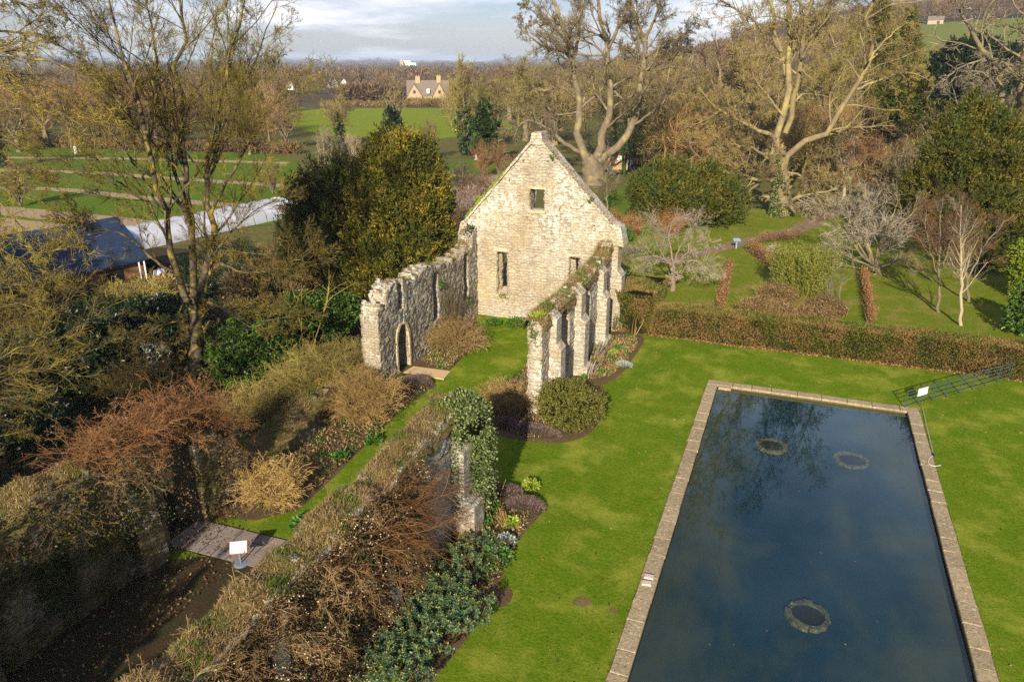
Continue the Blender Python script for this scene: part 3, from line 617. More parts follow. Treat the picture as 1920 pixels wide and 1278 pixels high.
buttress(50.35, 1.1, [(-0.3, 0.55, 1.0, 0.12), (0.67, 4.0, 0.80, 0.4), (4.4, 6.0, 0.46, 0.45)])

# near ruined wall on the right, running towards the camera
wall_r = thing('ruined_wall', 'near ruined stone wall smothered in brown climbers, ivy over its far end, beside the lawn', 'ruin', (0, 0, 0))
wtop = prof([(2, 5.0), (8, 5.05), (12, 4.95), (15, 5.1), (18, 5.05), (20, 5.15), (22, 5.3), (23.5, 5.55), (24.3, 5.35), (25, 5.1)])
_w0 = wtop; wtop = lambda s: _w0(s) + .13 * np.sin(1.55 * s + 1) + .09 * np.sin(3.7 * s)
wall('wall_body', -12.6, -11.35, 2.0, 24.9, wtop, M['stone_side'], wall_r, [splay(19.8, 1.3, 1.0, 1.6, 4.6, True), splay(14.6, 1.5, 1.2, 1.6, 4.6, True)], 0.13, 4, 'y', rag=0.03, seed=12)
for y, hw, kk in ((23.6, .5, 1.0), (17.6, .28, .62), (12.1, .28, .62), (6.5, .28, .62)):
    mb = MB(); a, b = y - hw, y + hw; x = -11.37
    for z0, z1, pj in ((-.3, 1.5, .95 * kk), (1.85, 3.9, .55 * max(kk, .75))):
        mb.hexa(np.array([(x, a, z0), (x + pj, a, z0), (x + pj, b, z0), (x, b, z0)]), np.array([(x, a, z1), (x + pj, a, z1), (x + pj, b, z1), (x, b, z1)]))
        mb.hexa(np.array([(x, a, z1), (x + pj, a, z1), (x + pj, b, z1), (x, b, z1)]), np.array([(x, a, z1 + .4), (x + pj - .38, a, z1 + .34), (x + pj - .38, b, z1 + .34), (x, b, z1 + .4)]))
    mb.build('buttress', M['stone_side'], wall_r)
# left ruined wall with the gateway
wall_l = thing('ruined_wall', 'dark mossy ruined wall on the left edge with bramble over its gateway', 'ruin', (0, 0, 0))
tl = prof([(3, 5.0), (10, 5.0), (14, 4.9), (17.0, 4.8), (18.3, 4.3)])
_t0 = tl; tl = lambda s: _t0(s) + .18 * np.sin(1.3 * s + 2) + .11 * np.sin(3.3 * s)
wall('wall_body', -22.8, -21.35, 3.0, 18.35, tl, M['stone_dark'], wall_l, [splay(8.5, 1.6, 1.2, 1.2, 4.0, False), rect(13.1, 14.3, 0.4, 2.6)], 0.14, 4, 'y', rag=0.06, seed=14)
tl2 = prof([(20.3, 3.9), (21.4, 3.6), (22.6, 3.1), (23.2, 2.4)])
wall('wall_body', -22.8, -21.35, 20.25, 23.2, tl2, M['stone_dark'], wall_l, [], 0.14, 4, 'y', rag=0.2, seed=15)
for y, w, pj in ((17.3, 1.2, 0.45), (10.6, 1.3, 0.4)):
    mb = MB(); x = -21.4; a, b = y - w / 2, y + w / 2
    mb.hexa(np.array([(x, a, -.3), (x + pj, a, -.3), (x + pj, b, -.3), (x, b, -.3)]), np.array([(x, a + .1, 3.6), (x + pj * .5, a + .1, 3.2), (x + pj * .5, b - .1, 3.2), (x, b - .1, 3.6)])); mb.build('buttress', M['stone_dark'], wall_l)
low = thing('low_wall', 'tumbled low remnant of wall between the gateway and the barn doorway', 'ruin', (0, 0, 0))
tw = prof([(23.2, 1.5), (25, 1.1), (27, 1.6), (29, 1.9), (31, 1.4), (33, 1.0), (34.9, 1.2)])
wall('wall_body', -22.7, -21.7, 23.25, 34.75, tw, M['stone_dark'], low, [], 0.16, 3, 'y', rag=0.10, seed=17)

# wrought gate standing in the gateway
M['iron'] = mat_plain('black_iron', (0.012, 0.012, 0.014), 0.5, 0.4)
gt = thing('iron_gate', 'black barred iron gate standing open in the left wall gateway', 'gate', (-21.6, 18.5, 0), rz=math.radians(35))
mb = MB()
for z in (0.18, 0.75, 1.5): mb.box((0.0, 0.85, z), (0.03, 1.6, 0.04))
for y in (0.05, 1.65): mb.box((0.0, y, 0.85), (0.045, 0.045, 1.5))
mb.build('gate_frame', M['iron'], gt)
mb = MB()
for i in range(13): mb.tube([(0, 0.16 + i * 0.115, 0.1), (0, 0.16 + i * 0.115, 1.7)], 0.012, 5)
mb.build('gate_bars', M['iron'], gt)
# ------------------------------------------------------------------ plant builders
def mat_twig(name, a, b, c=None):
    t = MT(name); r = t.rnd()
    st = [(0.0, a), (0.55, b)] + ([(0.9, c)] if c else [])
    c = t.ramp(r, st); p = t.pos()
    c = t.mix(t.ramp(t.noise(p, 0.13, 4, 0.65), [(0.44, 0.0), (0.60, 0.75)]), c, tuple(q * 0.5 for q in a))  # noise darkening stands in for self-shadow that sparse twigs lack
    c = t.mix(t.ramp(t.noise(t.mapv(p, loc=(31, 17, 5)), 0.09, 3, 0.6), [(0.50, 0.0), (0.66, 0.55)]), c, (b[0] * 1.05, b[1] * 1.2, b[2] * .7))
    return t.done(t.bsdf(c, 0.85, None, 0.1))
M['bark_lichen'] = mat_bark('bark_lichen', (0.14, 0.115, 0.078), (0.05, 0.04, 0.028), (0.27, 0.21, 0.04), 0.45)
M['bark_oak'] = mat_bark('bark_oak', (0.25, 0.205, 0.135), (0.085, 0.065, 0.04), (0.28, 0.235, 0.11), 0.4, 1.2)
M['bark_plane'] = mat_bark('bark_plane', (0.31, 0.26, 0.165), (0.12, 0.09, 0.05), (0.34, 0.28, 0.09), 0.45, 1.2)
M['bark_grey'] = mat_bark('bark_grey', (0.24, 0.20, 0.14), (0.10, 0.08, 0.055), (0.27, 0.23, 0.09), 0.4, 1.5)
M['bark_pale'] = mat_bark('bark_pale', (0.50, 0.42, 0.31), (0.27, 0.21, 0.14), (0.42, 0.35, 0.16), 0.35, 3.0)
M['bark_cherry'] = mat_bark('bark_cherry', (0.28, 0.225, 0.17), (0.13, 0.095, 0.07), (0.28, 0.23, 0.12), 0.3, 3.0)
M['tw_lichen'] = mat_twig('twig_lichen', (0.055, 0.040, 0.022), (0.12, 0.092, 0.028), (0.30, 0.23, 0.035))
M['tw_yellow'] = mat_twig('twig_yellow', (0.07, 0.052, 0.024), (0.17, 0.13, 0.03), (0.42, 0.33, 0.045))
M['tw_oak'] = mat_twig('twig_oak', (0.10, 0.072, 0.042), (0.17, 0.13, 0.07), (0.25, 0.20, 0.11))
M['tw_gold'] = mat_twig('twig_gold', (0.12, 0.082, 0.038), (0.23, 0.17, 0.065), (0.34, 0.27, 0.09))
M['tw_olive'] = mat_twig('twig_olive', (0.14, 0.105, 0.035), (0.24, 0.19, 0.05), (0.32, 0.26, 0.08))
M['tw_brown'] = mat_twig('twig_brown', (0.10, 0.06, 0.035), (0.17, 0.105, 0.055), (0.23, 0.155, 0.08))
M['tw_rust'] = mat_twig('twig_rust', (0.17, 0.075, 0.035), (0.27, 0.13, 0.055), (0.34, 0.19, 0.09))
M['tw_grey'] = mat_twig('twig_grey', (0.10, 0.08, 0.055), (0.18, 0.145, 0.10), (0.30, 0.25, 0.17))
M['tw_pale'] = mat_twig('twig_pale', (0.22, 0.175, 0.14), (0.34, 0.285, 0.23), (0.46, 0.40, 0.34))
M['tw_red'] = mat_twig('twig_red', (0.12, 0.055, 0.035), (0.19, 0.085, 0.05), (0.26, 0.14, 0.085))
M['tw_straw'] = mat_twig('twig_straw', (0.25, 0.15, 0.05), (0.40, 0.26, 0.09), (0.50, 0.36, 0.15))
M['tw_bramble'] = mat_twig('twig_bramble', (0.13, 0.055, 0.025), (0.22, 0.105, 0.045), (0.30, 0.17, 0.07))
M['tw_dry'] = mat_twig('twig_dry', (0.13, 0.075, 0.035), (0.24, 0.15, 0.07), (0.36, 0.26, 0.13))
M['tw_pink'] = mat_twig('twig_pink', (0.24, 0.15, 0.13), (0.33, 0.22, 0.19), (0.42, 0.31, 0.27))
M['yew_gold'] = mat_leaf('yew_gold', [(0.045, 0.05, 0.008), (0.135, 0.122, 0.014), (0.25, 0.20, 0.02), (0.38, 0.28, 0.026)], patch=(0.085, 0.095, 0.012), pscale=0.5)
M['yew_dark'] = mat_leaf('yew_dark', [(0.025, 0.034, 0.008), (0.055, 0.062, 0.010), (0.10, 0.09, 0.013), (0.15, 0.12, 0.016)], patch=(0.05, 0.062, 0.011), pscale=0.5)  # dark green that also carries the shadow on the left yew
M['yew_olive'] = mat_leaf('yew_olive', [(0.035, 0.042, 0.007), (0.095, 0.092, 0.011), (0.145, 0.13, 0.014), (0.20, 0.165, 0.018)], patch=(0.065, 0.09, 0.012), pscale=0.4)
M['yew_orange'] = mat_leaf('yew_orange', [(0.035, 0.042, 0.007), (0.085, 0.088, 0.011), (0.145, 0.125, 0.014), (0.22, 0.17, 0.018)], patch=(0.07, 0.088, 0.012), pscale=0.35)
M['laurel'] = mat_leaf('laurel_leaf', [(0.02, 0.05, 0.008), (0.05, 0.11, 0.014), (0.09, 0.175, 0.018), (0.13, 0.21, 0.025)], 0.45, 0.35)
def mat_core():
    t = MT('shaded_interior'); return t.done(t.bsdf((0.014, 0.014, 0.006), 1.0, None, 0.0))  # near-black colour stands in for the shade deep inside foliage
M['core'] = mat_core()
M['tw_far'] = mat_twig('twig_far', (0.08, 0.060, 0.044), (0.125, 0.094, 0.066), (0.18, 0.14, 0.10))
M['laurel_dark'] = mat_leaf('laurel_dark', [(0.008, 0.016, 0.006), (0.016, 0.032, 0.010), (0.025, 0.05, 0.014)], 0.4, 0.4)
M['ivy'] = mat_leaf('ivy_leaf', [(0.055, 0.08, 0.018), (0.10, 0.135, 0.032), (0.16, 0.20, 0.06), (0.26, 0.30, 0.13)], 0.45, 0.35)
M['ivy_dark'] = mat_leaf('ivy_dark', [(0.012, 0.026, 0.006), (0.03, 0.06, 0.012), (0.05, 0.09, 0.018)], 0.45, 0.35)
M['box'] = mat_leaf('box_leaf', [(0.06, 0.065, 0.010), (0.11, 0.12, 0.018), (0.17, 0.17, 0.03), (0.22, 0.19, 0.045)], 0.5, 0.25)
M['hedge'] = mat_leaf('hedge_leaf', [(0.045, 0.060, 0.010), (0.085, 0.10, 0.014), (0.13, 0.13, 0.02), (0.18, 0.155, 0.028)], patch=(0.22, 0.145, 0.048), pscale=0.5)
M['beech'] = mat_leaf('beech_leaf', [(0.16, 0.075, 0.03), (0.25, 0.12, 0.045), (0.33, 0.17, 0.07), (0.40, 0.23, 0.10)])
M['dead_leaf'] = mat_leaf('dead_leaf', [(0.09, 0.05, 0.025), (0.16, 0.095, 0.045), (0.24, 0.155, 0.075), (0.32, 0.22, 0.11)])
M['fluff'] = mat_leaf('seed_head', [(0.55, 0.46, 0.25), (0.66, 0.58, 0.36), (0.72, 0.66, 0.46)], 0.9, 0.1)
M['bamboo'] = mat_leaf('bamboo_leaf', [(0.10, 0.13, 0.018), (0.17, 0.20, 0.025), (0.24, 0.25, 0.04), (0.30, 0.27, 0.06)])
M['lime'] = mat_leaf('lime_leaf', [(0.10, 0.15, 0.012), (0.19, 0.25, 0.015), (0.27, 0.32, 0.025)])
M['euph'] = mat_leaf('spurge_leaf', [(0.03, 0.075, 0.042), (0.055, 0.115, 0.06), (0.085, 0.155, 0.08), (0.12, 0.18, 0.08)], 0.6, 0.2, 0.12)
M['euph_tip'] = mat_leaf('spurge_tip', [(0.30, 0.34, 0.05), (0.42, 0.42, 0.07), (0.50, 0.42, 0.12)])
M['herb'] = mat_leaf('herb_leaf', [(0.035, 0.10, 0.012), (0.065, 0.17, 0.02), (0.10, 0.22, 0.03)], 0.45, 0.35)
M['herb_lime'] = mat_leaf('herb_lime', [(0.20, 0.30, 0.02), (0.30, 0.38, 0.03), (0.36, 0.42, 0.06)])
M['silver'] = mat_leaf('silver_leaf', [(0.20, 0.24, 0.20), (0.30, 0.34, 0.29), (0.42, 0.45, 0.40)], 0.7, 0.2)
M['lavender'] = mat_leaf('lavender_stem', [(0.13, 0.085, 0.08), (0.21, 0.15, 0.135), (0.29, 0.21, 0.18)], 0.8, 0.1)
M['blade_dry'] = mat_leaf('dry_grass', [(0.17, 0.12, 0.045), (0.29, 0.205, 0.085), (0.45, 0.33, 0.15)], 0.7, 0.15)
M['blade_green'] = mat_leaf('green_grass', [(0.07, 0.12, 0.012), (0.12, 0.18, 0.02), (0.22, 0.22, 0.04)], 0.6, 0.2)

def grow(rng, S, D, L, R, N, wig, trop, tip):
    m = len(S); P = np.empty((m, N + 1, 3)); P[:, 0] = S; d = norm(D); step = (L / N)[:, None]
    for i in range(N):
        d = norm(d + wig * rng.normal(size=(m, 3)) + np.array([0, 0, trop])); P[:, i + 1] = P[:, i] + d * step
    return P, np.asarray(R)[:, None] * np.linspace(1, tip, N + 1)
def kids(rng, P, R, n, lo, hi, ang, asd, lr, rr, fall=0.55):
    m, k = P.shape[:2]; N = k - 1
    L = np.linalg.norm(np.diff(P, axis=1), axis=2).sum(1)
    if isinstance(n, float): cnt = np.maximum(1, np.round(n * L).astype(int)); ci = np.repeat(np.arange(m), cnt)
    else: ci = np.repeat(np.arange(m), n)
    q = len(ci); t = lo + (hi - lo) * rng.random(q); f = t * N; i = np.minimum(f.astype(int), N - 1); w = (f - i)[:, None]
    S = P[ci, i] * (1 - w) + P[ci, i + 1] * w; T = norm(P[ci, i + 1] - P[ci, i]); Rt = R[ci, i] * (1 - w[:, 0]) + R[ci, i + 1] * w[:, 0]
    U = norm(np.cross(T, rng.normal(size=(q, 3)))); a = (ang + asd * rng.normal(size=q))[:, None] * PI / 180
    D = np.cos(a) * T + np.sin(a) * U
    Ln = L[ci] * lr * (1.12 - fall * t) * rng.uniform(0.65, 1.25, q)
    return S, D, Ln, np.minimum(Rt * 0.85, Rt * rr)
def resample(pts, n):
    p = spline(np.asarray(pts, float), 6, False) if len(pts) > 2 else np.asarray(pts, float)
    d = np.r_[0, np.cumsum(np.linalg.norm(np.diff(p, axis=0), axis=1))]; t = np.linspace(0, d[-1], n)
    return np.stack([np.interp(t, d, p[:, i]) for i in range(3)], 1)
def branchwork(rng, stems, levels, rmin=0.006, sides=(9, 6, 4, 3, 3, 3), wood=2, N0=14, rough=0.02):
    """stems: [(points, r0, r1)].  returns (MB of trunk and limbs, MB of twigs, last level chains)"""
    P = np.stack([resample(s[0], N0 + 1) for s in stems]); R = np.stack([np.linspace(s[1], s[2], N0 + 1) for s in stems])
    L = np.linalg.norm(np.diff(P, axis=1), axis=2).sum(1); P[:, 1:-1] += rng.normal(size=P[:, 1:-1].shape) * (rough * L / 3)[:, None, None]
    tr, tw = MB(), MB(); lv = 0
    v, f = tubes(P, np.maximum(R, rmin), sides[0]); tr.add(v, f)
    for d in levels:
        S, D, Ln, Rr = kids(rng, P, R, d['n'], d.get('lo', 0.25), d.get('hi', 1.0), d.get('ang', 45), d.get('asd', 12), d.get('lr', 0.4), d.get('rr', 0.5), d.get('fall', 0.55))
        if 'lmax' in d: Ln = np.minimum(Ln, d['lmax'])
        if 'bias' in d: D = norm(D + np.array(d['bias']))
        P, R = grow(rng, S, D, Ln, np.maximum(Rr, rmin), d.get('N', 4), d.get('wig', 0.16), d.get('trop', 0.05), d.get('tip', 0.35))
        lv += 1; v, f = tubes(P, np.maximum(R, rmin * 0.6), sides[min(lv, len(sides) - 1)]); (tr if lv < wood else tw).add(v, f)
    return tr, tw, (P, R)
def sprays(rng, O, D, n, ln, L, W, spread=0.6):
    """feathery evergreen sprays: n leaflets along each short shoot"""
    m = len(O); t = rng.random((m, n)); Cn = O[:, None] + D[:, None] * (t * ln)[..., None]
    d = norm(D[:, None] * 0.8 + rng.normal(size=(m, n, 3)) * spread)
    return leaves(rng, Cn.reshape(-1, 3), d.reshape(-1, 3), L * rng.uniform(0.6, 1.3, m * n), W * rng.uniform(0.7, 1.3, m * n))
def lobes_pts(rng, lobes, dens, shell=(0.72, 1.03), lump=0.12):
    """points and outward normals on a cluster of lumpy ellipsoids; points deep inside a neighbour are dropped"""
    Ps, Ns = [], []; c = np.array([l[0] for l in lobes], float); r = np.array([l[1] for l in lobes], float)
    for i in range(len(lobes)):
        a = 4 * PI * np.prod(r[i]) ** (2 / 3); n = int(a * dens); u = norm(rng.normal(size=(n, 3)))
        k = rng.uniform(*shell, n) * (1 + lump * np.sin(u[:, 0] * 9 + i) * np.sin(u[:, 1] * 8 + 2 * i) + lump * np.sin(u[:, 2] * 11 + 3 * i + u[:, 0] * 5))
        p = c[i] + u * r[i] * k[:, None]; keep = p[:, 2] > 0.02
        for j in range(len(lobes)):
            if j != i: keep &= (((p - c[j]) / r[j]) ** 2).sum(1) > 0.55
        Ps.append(p[keep]); Ns.append(norm(u / r[i])[keep])
    return np.vstack(Ps), np.vstack(Ns)
def evergreen(rng, lobes, dens, n, ln, L, W, up=0.75, spread=0.6, lump=0.14):
    P, Nn = lobes_pts(rng, lobes, dens, (0.70, 1.04), lump); D = norm(Nn * 0.8 + np.array([0, 0, up]) + rng.normal(size=P.shape) * 0.35)
    mb = MB(); mb.add(*sprays(rng, P, D, n, ln, L, W, spread)); return mb
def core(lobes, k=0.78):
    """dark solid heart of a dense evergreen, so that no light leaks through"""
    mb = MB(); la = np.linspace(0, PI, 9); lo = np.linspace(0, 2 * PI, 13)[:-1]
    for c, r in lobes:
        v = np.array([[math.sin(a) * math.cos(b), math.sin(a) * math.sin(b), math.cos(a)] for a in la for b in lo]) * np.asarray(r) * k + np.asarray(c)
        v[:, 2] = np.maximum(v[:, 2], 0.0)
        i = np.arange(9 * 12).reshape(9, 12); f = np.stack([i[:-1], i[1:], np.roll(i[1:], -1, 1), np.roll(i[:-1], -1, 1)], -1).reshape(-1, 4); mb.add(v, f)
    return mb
def lob(px, py, rx, ry, d, dd=0.0, rd=None):
    """lobe seen at a pixel with pixel radii, at distance d (+dd)"""
    k = d / (FPX * (math.cos(PITCH) + 0.1)); c = Z(px, py, d + dd); c = np.asarray(c, float)
    return (c, (rx * k, (rd or (rx + ry) / 2) * k, ry * k))
def rel(lobes, base): return [(np.asarray(c) - np.asarray(base), r) for c, r in lobes]
def blob_lobes(rng, w, h, n, z0=0.35):
    out = [(np.array([0, 0, h * 0.45]), (w * 0.42, w * 0.42, h * 0.45))]
    for i in range(n):
        a = rng.uniform(0, 2 * PI); q = rng.uniform(0.15, 0.34) * w; z = rng.uniform(z0, 0.78) * h; s = rng.uniform(0.20, 0.30)
        out.append((np.array([q * math.cos(a), q * math.sin(a), z]), (w * s, w * s, h * s)))
    return out
def shrub_stems(rng, n, rb, h, spread, wig=0.10, trop=-0.02, r=0.014, kidsn=(5, 4), lr=0.5, N=6, rmin=0.004, tilt=None):
    """many thin stems from one stool"""
    a = rng.uniform(0, 2 * PI, n); q = rb * np.sqrt(rng.random(n)); S = np.stack([q * np.cos(a), q * np.sin(a), np.zeros(n)], 1)
    o = rng.uniform(0, spread, n); D = np.stack([np.cos(a) * o, np.sin(a) * o, np.ones(n)], 1) + rng.normal(0, 0.12, (n, 3))
    if tilt is not None: D = D + np.asarray(tilt)
    P, R = grow(rng, S, D, h * rng.uniform(0.65, 1.15, n), r * rng.uniform(0.6, 1.2, n), N, wig, trop, 0.3)
    mb = MB(); mb.add(*tubes(P, np.maximum(R, rmin), 4))
    for i, k in enumerate(kidsn):
        S, D, Ln, Rr = kids(rng, P, R, k, 0.25, 1.0, 38, 14, lr, 0.6)
        P, R = grow(rng, S, D, Ln, Rr, 4, wig * 1.4, trop * 1.5, 0.4); mb.add(*tubes(P, np.maximum(R, rmin * 0.8), 3))
    return mb
def blades(rng, P, h, w, lean=0.5, D=None):
    """bent grass blades: two quads each"""
    n = len(P); a = rng.uniform(0, 2 * PI, n); d = np.stack([np.cos(a), np.sin(a), np.zeros(n)], 1); h = (h * rng.uniform(0.5, 1.3, n))[:, None]; s = np.stack([-d[:, 1], d[:, 0], np.zeros(n)], 1) * (w / 2)
    ln = lean * rng.uniform(0.2, 1.4, n)[:, None]; up = np.array([0, 0, 1.0])
    off = 0 if D is None else D * h * 0.5
    m1 = P + up * h * 0.55 + d * h * ln * 0.3 + off * .5; t = P + up * h * (1 - 0.25 * ln) + d * h * ln + off
    v = np.stack([P - s, P + s, m1 + s * .8, m1 - s * .8, t + s * .15, t - s * .15], 1).reshape(-1, 3); b = np.arange(n)[:, None] * 6
    return v, np.vstack([b + [0, 1, 2, 3], b + [3, 2, 4, 5]])

# ------------------------------------------------------------------ the great trees, limb by limb
def limb(d, base, pts, r0, r1, dd=(0, 0)):
    n = len(pts); return ([np.asarray(Z(p[0], p[1], d + dd[0] + (dd[1] - dd[0]) * i / max(1, n - 1))) - base for i, p in enumerate(pts)], r0, r1)
def hero(name, label, cat, base, stems, levels, bark, twig, seed, **kw):
    rg = np.random.default_rng(seed); th = thing(name, label, cat, base)
    tr, tw, last = branchwork(rg, stems, levels, **kw)
    tr.build('trunk', bark, th, smooth=True); tw.build('branches', twig, th); return th, last
def trunk_to(base, top, r0, r1, flare=1.5):
    base = np.zeros(3) if base is None else base; top = np.asarray(top)
    return ([np.array([0, 0, -0.2]), top * 0.12, top * 0.5, top], r0, r1)

def tree_left():
    d = 42.6; b = np.append(G(367, 700)[:2], 0.0); l = lambda p, a, c, dd=(0, 0): limb(d, b, p, a, c, dd)
    fork = Z(368, 575, d) - b
    st = [([np.array([0, 0, -.2]), fork * .15, fork * .55, fork], 0.50, 0.36),
          l([(366, 590), (340, 540), (322, 460), (300, 380), (283, 290), (262, 200), (235, 110), (205, 20), (190, -60)], .22, .03, (0, -2.5)),
          l([(368, 585), (362, 500), (355, 420), (350, 330), (345, 240), (338, 150), (342, 60), (330, -80)], .24, .04, (0, 1.5)),
          l([(372, 585), (388, 500), (396, 420), (391, 330), (400, 240), (420, 150), (445, 60), (462, -60)], .23, .04, (0, 0)),
          l([(352, 420), (330, 330), (312, 240), (300, 150), (285, 60), (270, -60)], .12, .03, (0, 3)),
          l([(392, 330), (425, 260), (452, 180), (490, 90), (520, 10)], .11, .02, (0, 2)),
          l([(396, 400), (440, 320), (480, 250), (520, 180), (552, 120)], .10, .015, (0, -2)),
          l([(378, 560), (404, 485), (430, 440), (470, 400), (520, 372)], .10, .015, (0, -1)),
          l([(405, 490), (440, 505), (480, 512), (530, 500), (585, 470)], .08, .012, (0, -1.5)),
          l([(380, 560), (430, 590), (470, 612), (505, 600), (560, 590)], .06, .010, (-.5, -2.5)),
          l([(380, 610), (388, 640), (404, 665), (415, 690), (440, 715)], .05, .008, (-.5, -1.5)),
          l([(352, 560), (338, 580), (334, 620), (318, 650), (312, 680)], .05, .008, (-.5, -2)),
          l([(335, 520), (280, 480), (230, 440), (170, 430), (110, 450)], .09, .012, (0, -2)),
          l([(315, 440), (260, 370), (200, 330), (140, 322), (95, 340)], .09, .012, (0, -1)),
          l([(300, 390), (240, 290), (180, 220), (130, 180)], .08, .012, (0, 1)),
          l([(285, 290), (230, 200), (170, 130), (120, 60)], .08, .012, (0, -1)),
          l([(352, 600), (300, 610), (255, 640), (215, 650)], .05, .008, (0, -2))]
    lv = [dict(n=18, lo=.18, ang=32, lr=.40, rr=.42, N=6, wig=.08, trop=.07, lmax=6), dict(n=9, lo=.15, ang=34, lr=.46, rr=.5, N=5, wig=.10, trop=.05, lmax=2.6), dict(n=6, lo=.12, ang=36, lr=.5, rr=.55, N=4, wig=.13, trop=.04, lmax=1.2), dict(n=4, lo=.15, ang=38, lr=.6, rr=.6, N=3, wig=.16, trop=.02, lmax=.6)]
    th, last = hero('bare_tree', 'tall bare tree on the left, three lichen-yellow stems rising from one ivy-flecked trunk', 'tree', b, st, lv, M['bark_lichen'], M['tw_lichen'], 21, rmin=.009, wood=2)
    rg = np.random.default_rng(5); n = 700; z = rg.uniform(0.1, 4.5, n); a = rg.uniform(-.3, 2.6, n); r = .47 - z * .02
    mb = MB(); p = np.stack([np.cos(a) * r, np.sin(a) * r, z], 1); mb.add(*leaves(rg, p, np.stack([np.cos(a), np.sin(a), -.6 + 0 * a], 1) + rg.normal(0, .4, (n, 3)), .11, .09)); mb.build('ivy', M['ivy_dark'], th)
tree_left()

def tree_edge():
    # a tree standing just outside the left edge whose limbs reach into view
    d = 31.0; b = np.append(Z(-200, 860, d)[:2], 0.0); l = lambda p, a, c, dd=(0, 0): limb(d, b, p, a, c, dd)
    top = Z(-190, -200, d) - b
    st = [([np.array([0, 0, -.2]), top * .2, top * .6, top], .45, .12),
          l([(-190, 200), (-90, 110), (0, 95), (67, 114), (130, 132), (175, 158)], .13, .012, (0, -1)),
          l([(-190, 260), (-90, 170), (0, 148), (57, 175), (77, 200), (110, 212), (170, 242)], .12, .010, (0, -1.5)),
          l([(-195, 100), (-90, 10), (0, -10), (70, 30), (120, 70)], .12, .012, (0, 1)),
          l([(-195, 60), (-60, -60), (40, -40), (110, 10), (160, 60)], .12, .012, (0, 2)),
          l([(-195, 150), (-80, 60), (10, 60), (80, 70), (150, 110)], .11, .012, (0, 3)),
          l([(-195, 420), (-90, 470), (0, 498), (45, 482), (106, 472), (144, 448)], .10, .010, (0, -2)),
          l([(-195, 380), (-90, 430), (0, 460), (40, 500), (80, 540)], .08, .010, (0, -2.5)),
          l([(-195, 300), (-90, 320), (-20, 360), (30, 420), (60, 470)], .09, .010, (0, -2.5)),
          l([(-195, 300), (-80, 280), (0, 260), (60, 290), (90, 330)], .09, .010, (0, 1.0))]
    lv = [dict(n=14, lo=.3, ang=40, lr=.30, rr=.5, N=6, wig=.12, trop=.02, lmax=3.2), dict(n=10, lo=.2, ang=42, lr=.45, rr=.55, N=5, wig=.16, trop=.015, lmax=1.4), dict(n=8, lo=.15, ang=45, lr=.5, rr=.6, N=4, wig=.28, trop=.01, lmax=.7)]
    hero('bare_tree', 'limbs of a yellow-lichened bare tree reaching in at the upper left edge', 'tree', b, st, lv, M['bark_lichen'], M['tw_yellow'], 22, rmin=.008, wood=2)
tree_edge()
def tree_lower():
    d = 27.0; b = np.append(Z(-170, 900, d)[:2], 0.0); l = lambda p, a, c, dd=(0, 0): limb(d, b, p, a, c, dd)
    top = Z(-150, 420, d) - b
    st = [([np.array([0, 0, -.2]), top * .3, top * .7, top], .25, .08),
          l([(-160, 800), (-80, 720), (0, 671), (66, 640), (106, 605), (120, 555)], .06, .006, (0, -.5)),
          l([(-160, 830), (-80, 740), (0, 703), (80, 693), (170, 666)], .06, .006, (0, .5)),
          l([(-160, 760), (-60, 740), (43, 693), (106, 640), (173, 592), (240, 560)], .07, .006, (0, 1)),
          l([(-160, 760), (-80, 650), (0, 624), (60, 600), (110, 570)], .06, .006, (0, 1)),
          l([(-160, 840), (-80, 780), (0, 750), (60, 740), (90, 735)], .06, .006, (0, -.5)),
          l([(-160, 850), (-80, 820), (0, 815), (40, 810)], .05, .006, (0, -.5)),
          l([(-155, 700), (-90, 600), (-20, 580), (40, 570), (80, 590)], .06, .006, (0, 0)),
          l([(-155, 650), (-80, 560), (0, 540), (50, 530)], .06, .006, (0, 1))]
    lv = [dict(n=16, lo=.2, ang=30, lr=.34, rr=.5, N=5, wig=.10, trop=.03, lmax=2.2), dict(n=11, lo=.15, ang=32, lr=.45, rr=.55, N=4, wig=.14, trop=.03, lmax=1.0), dict(n=5, lo=.15, ang=36, lr=.5, rr=.6, N=3, wig=.2, trop=.02, lmax=.45)]
    hero('bare_tree', 'lower bare tree at the left edge with straight sweeping twigs over the mossy wall', 'tree', b, st, lv, M['bark_lichen'], M['tw_lichen'], 23, rmin=.006, wood=2)
tree_lower()

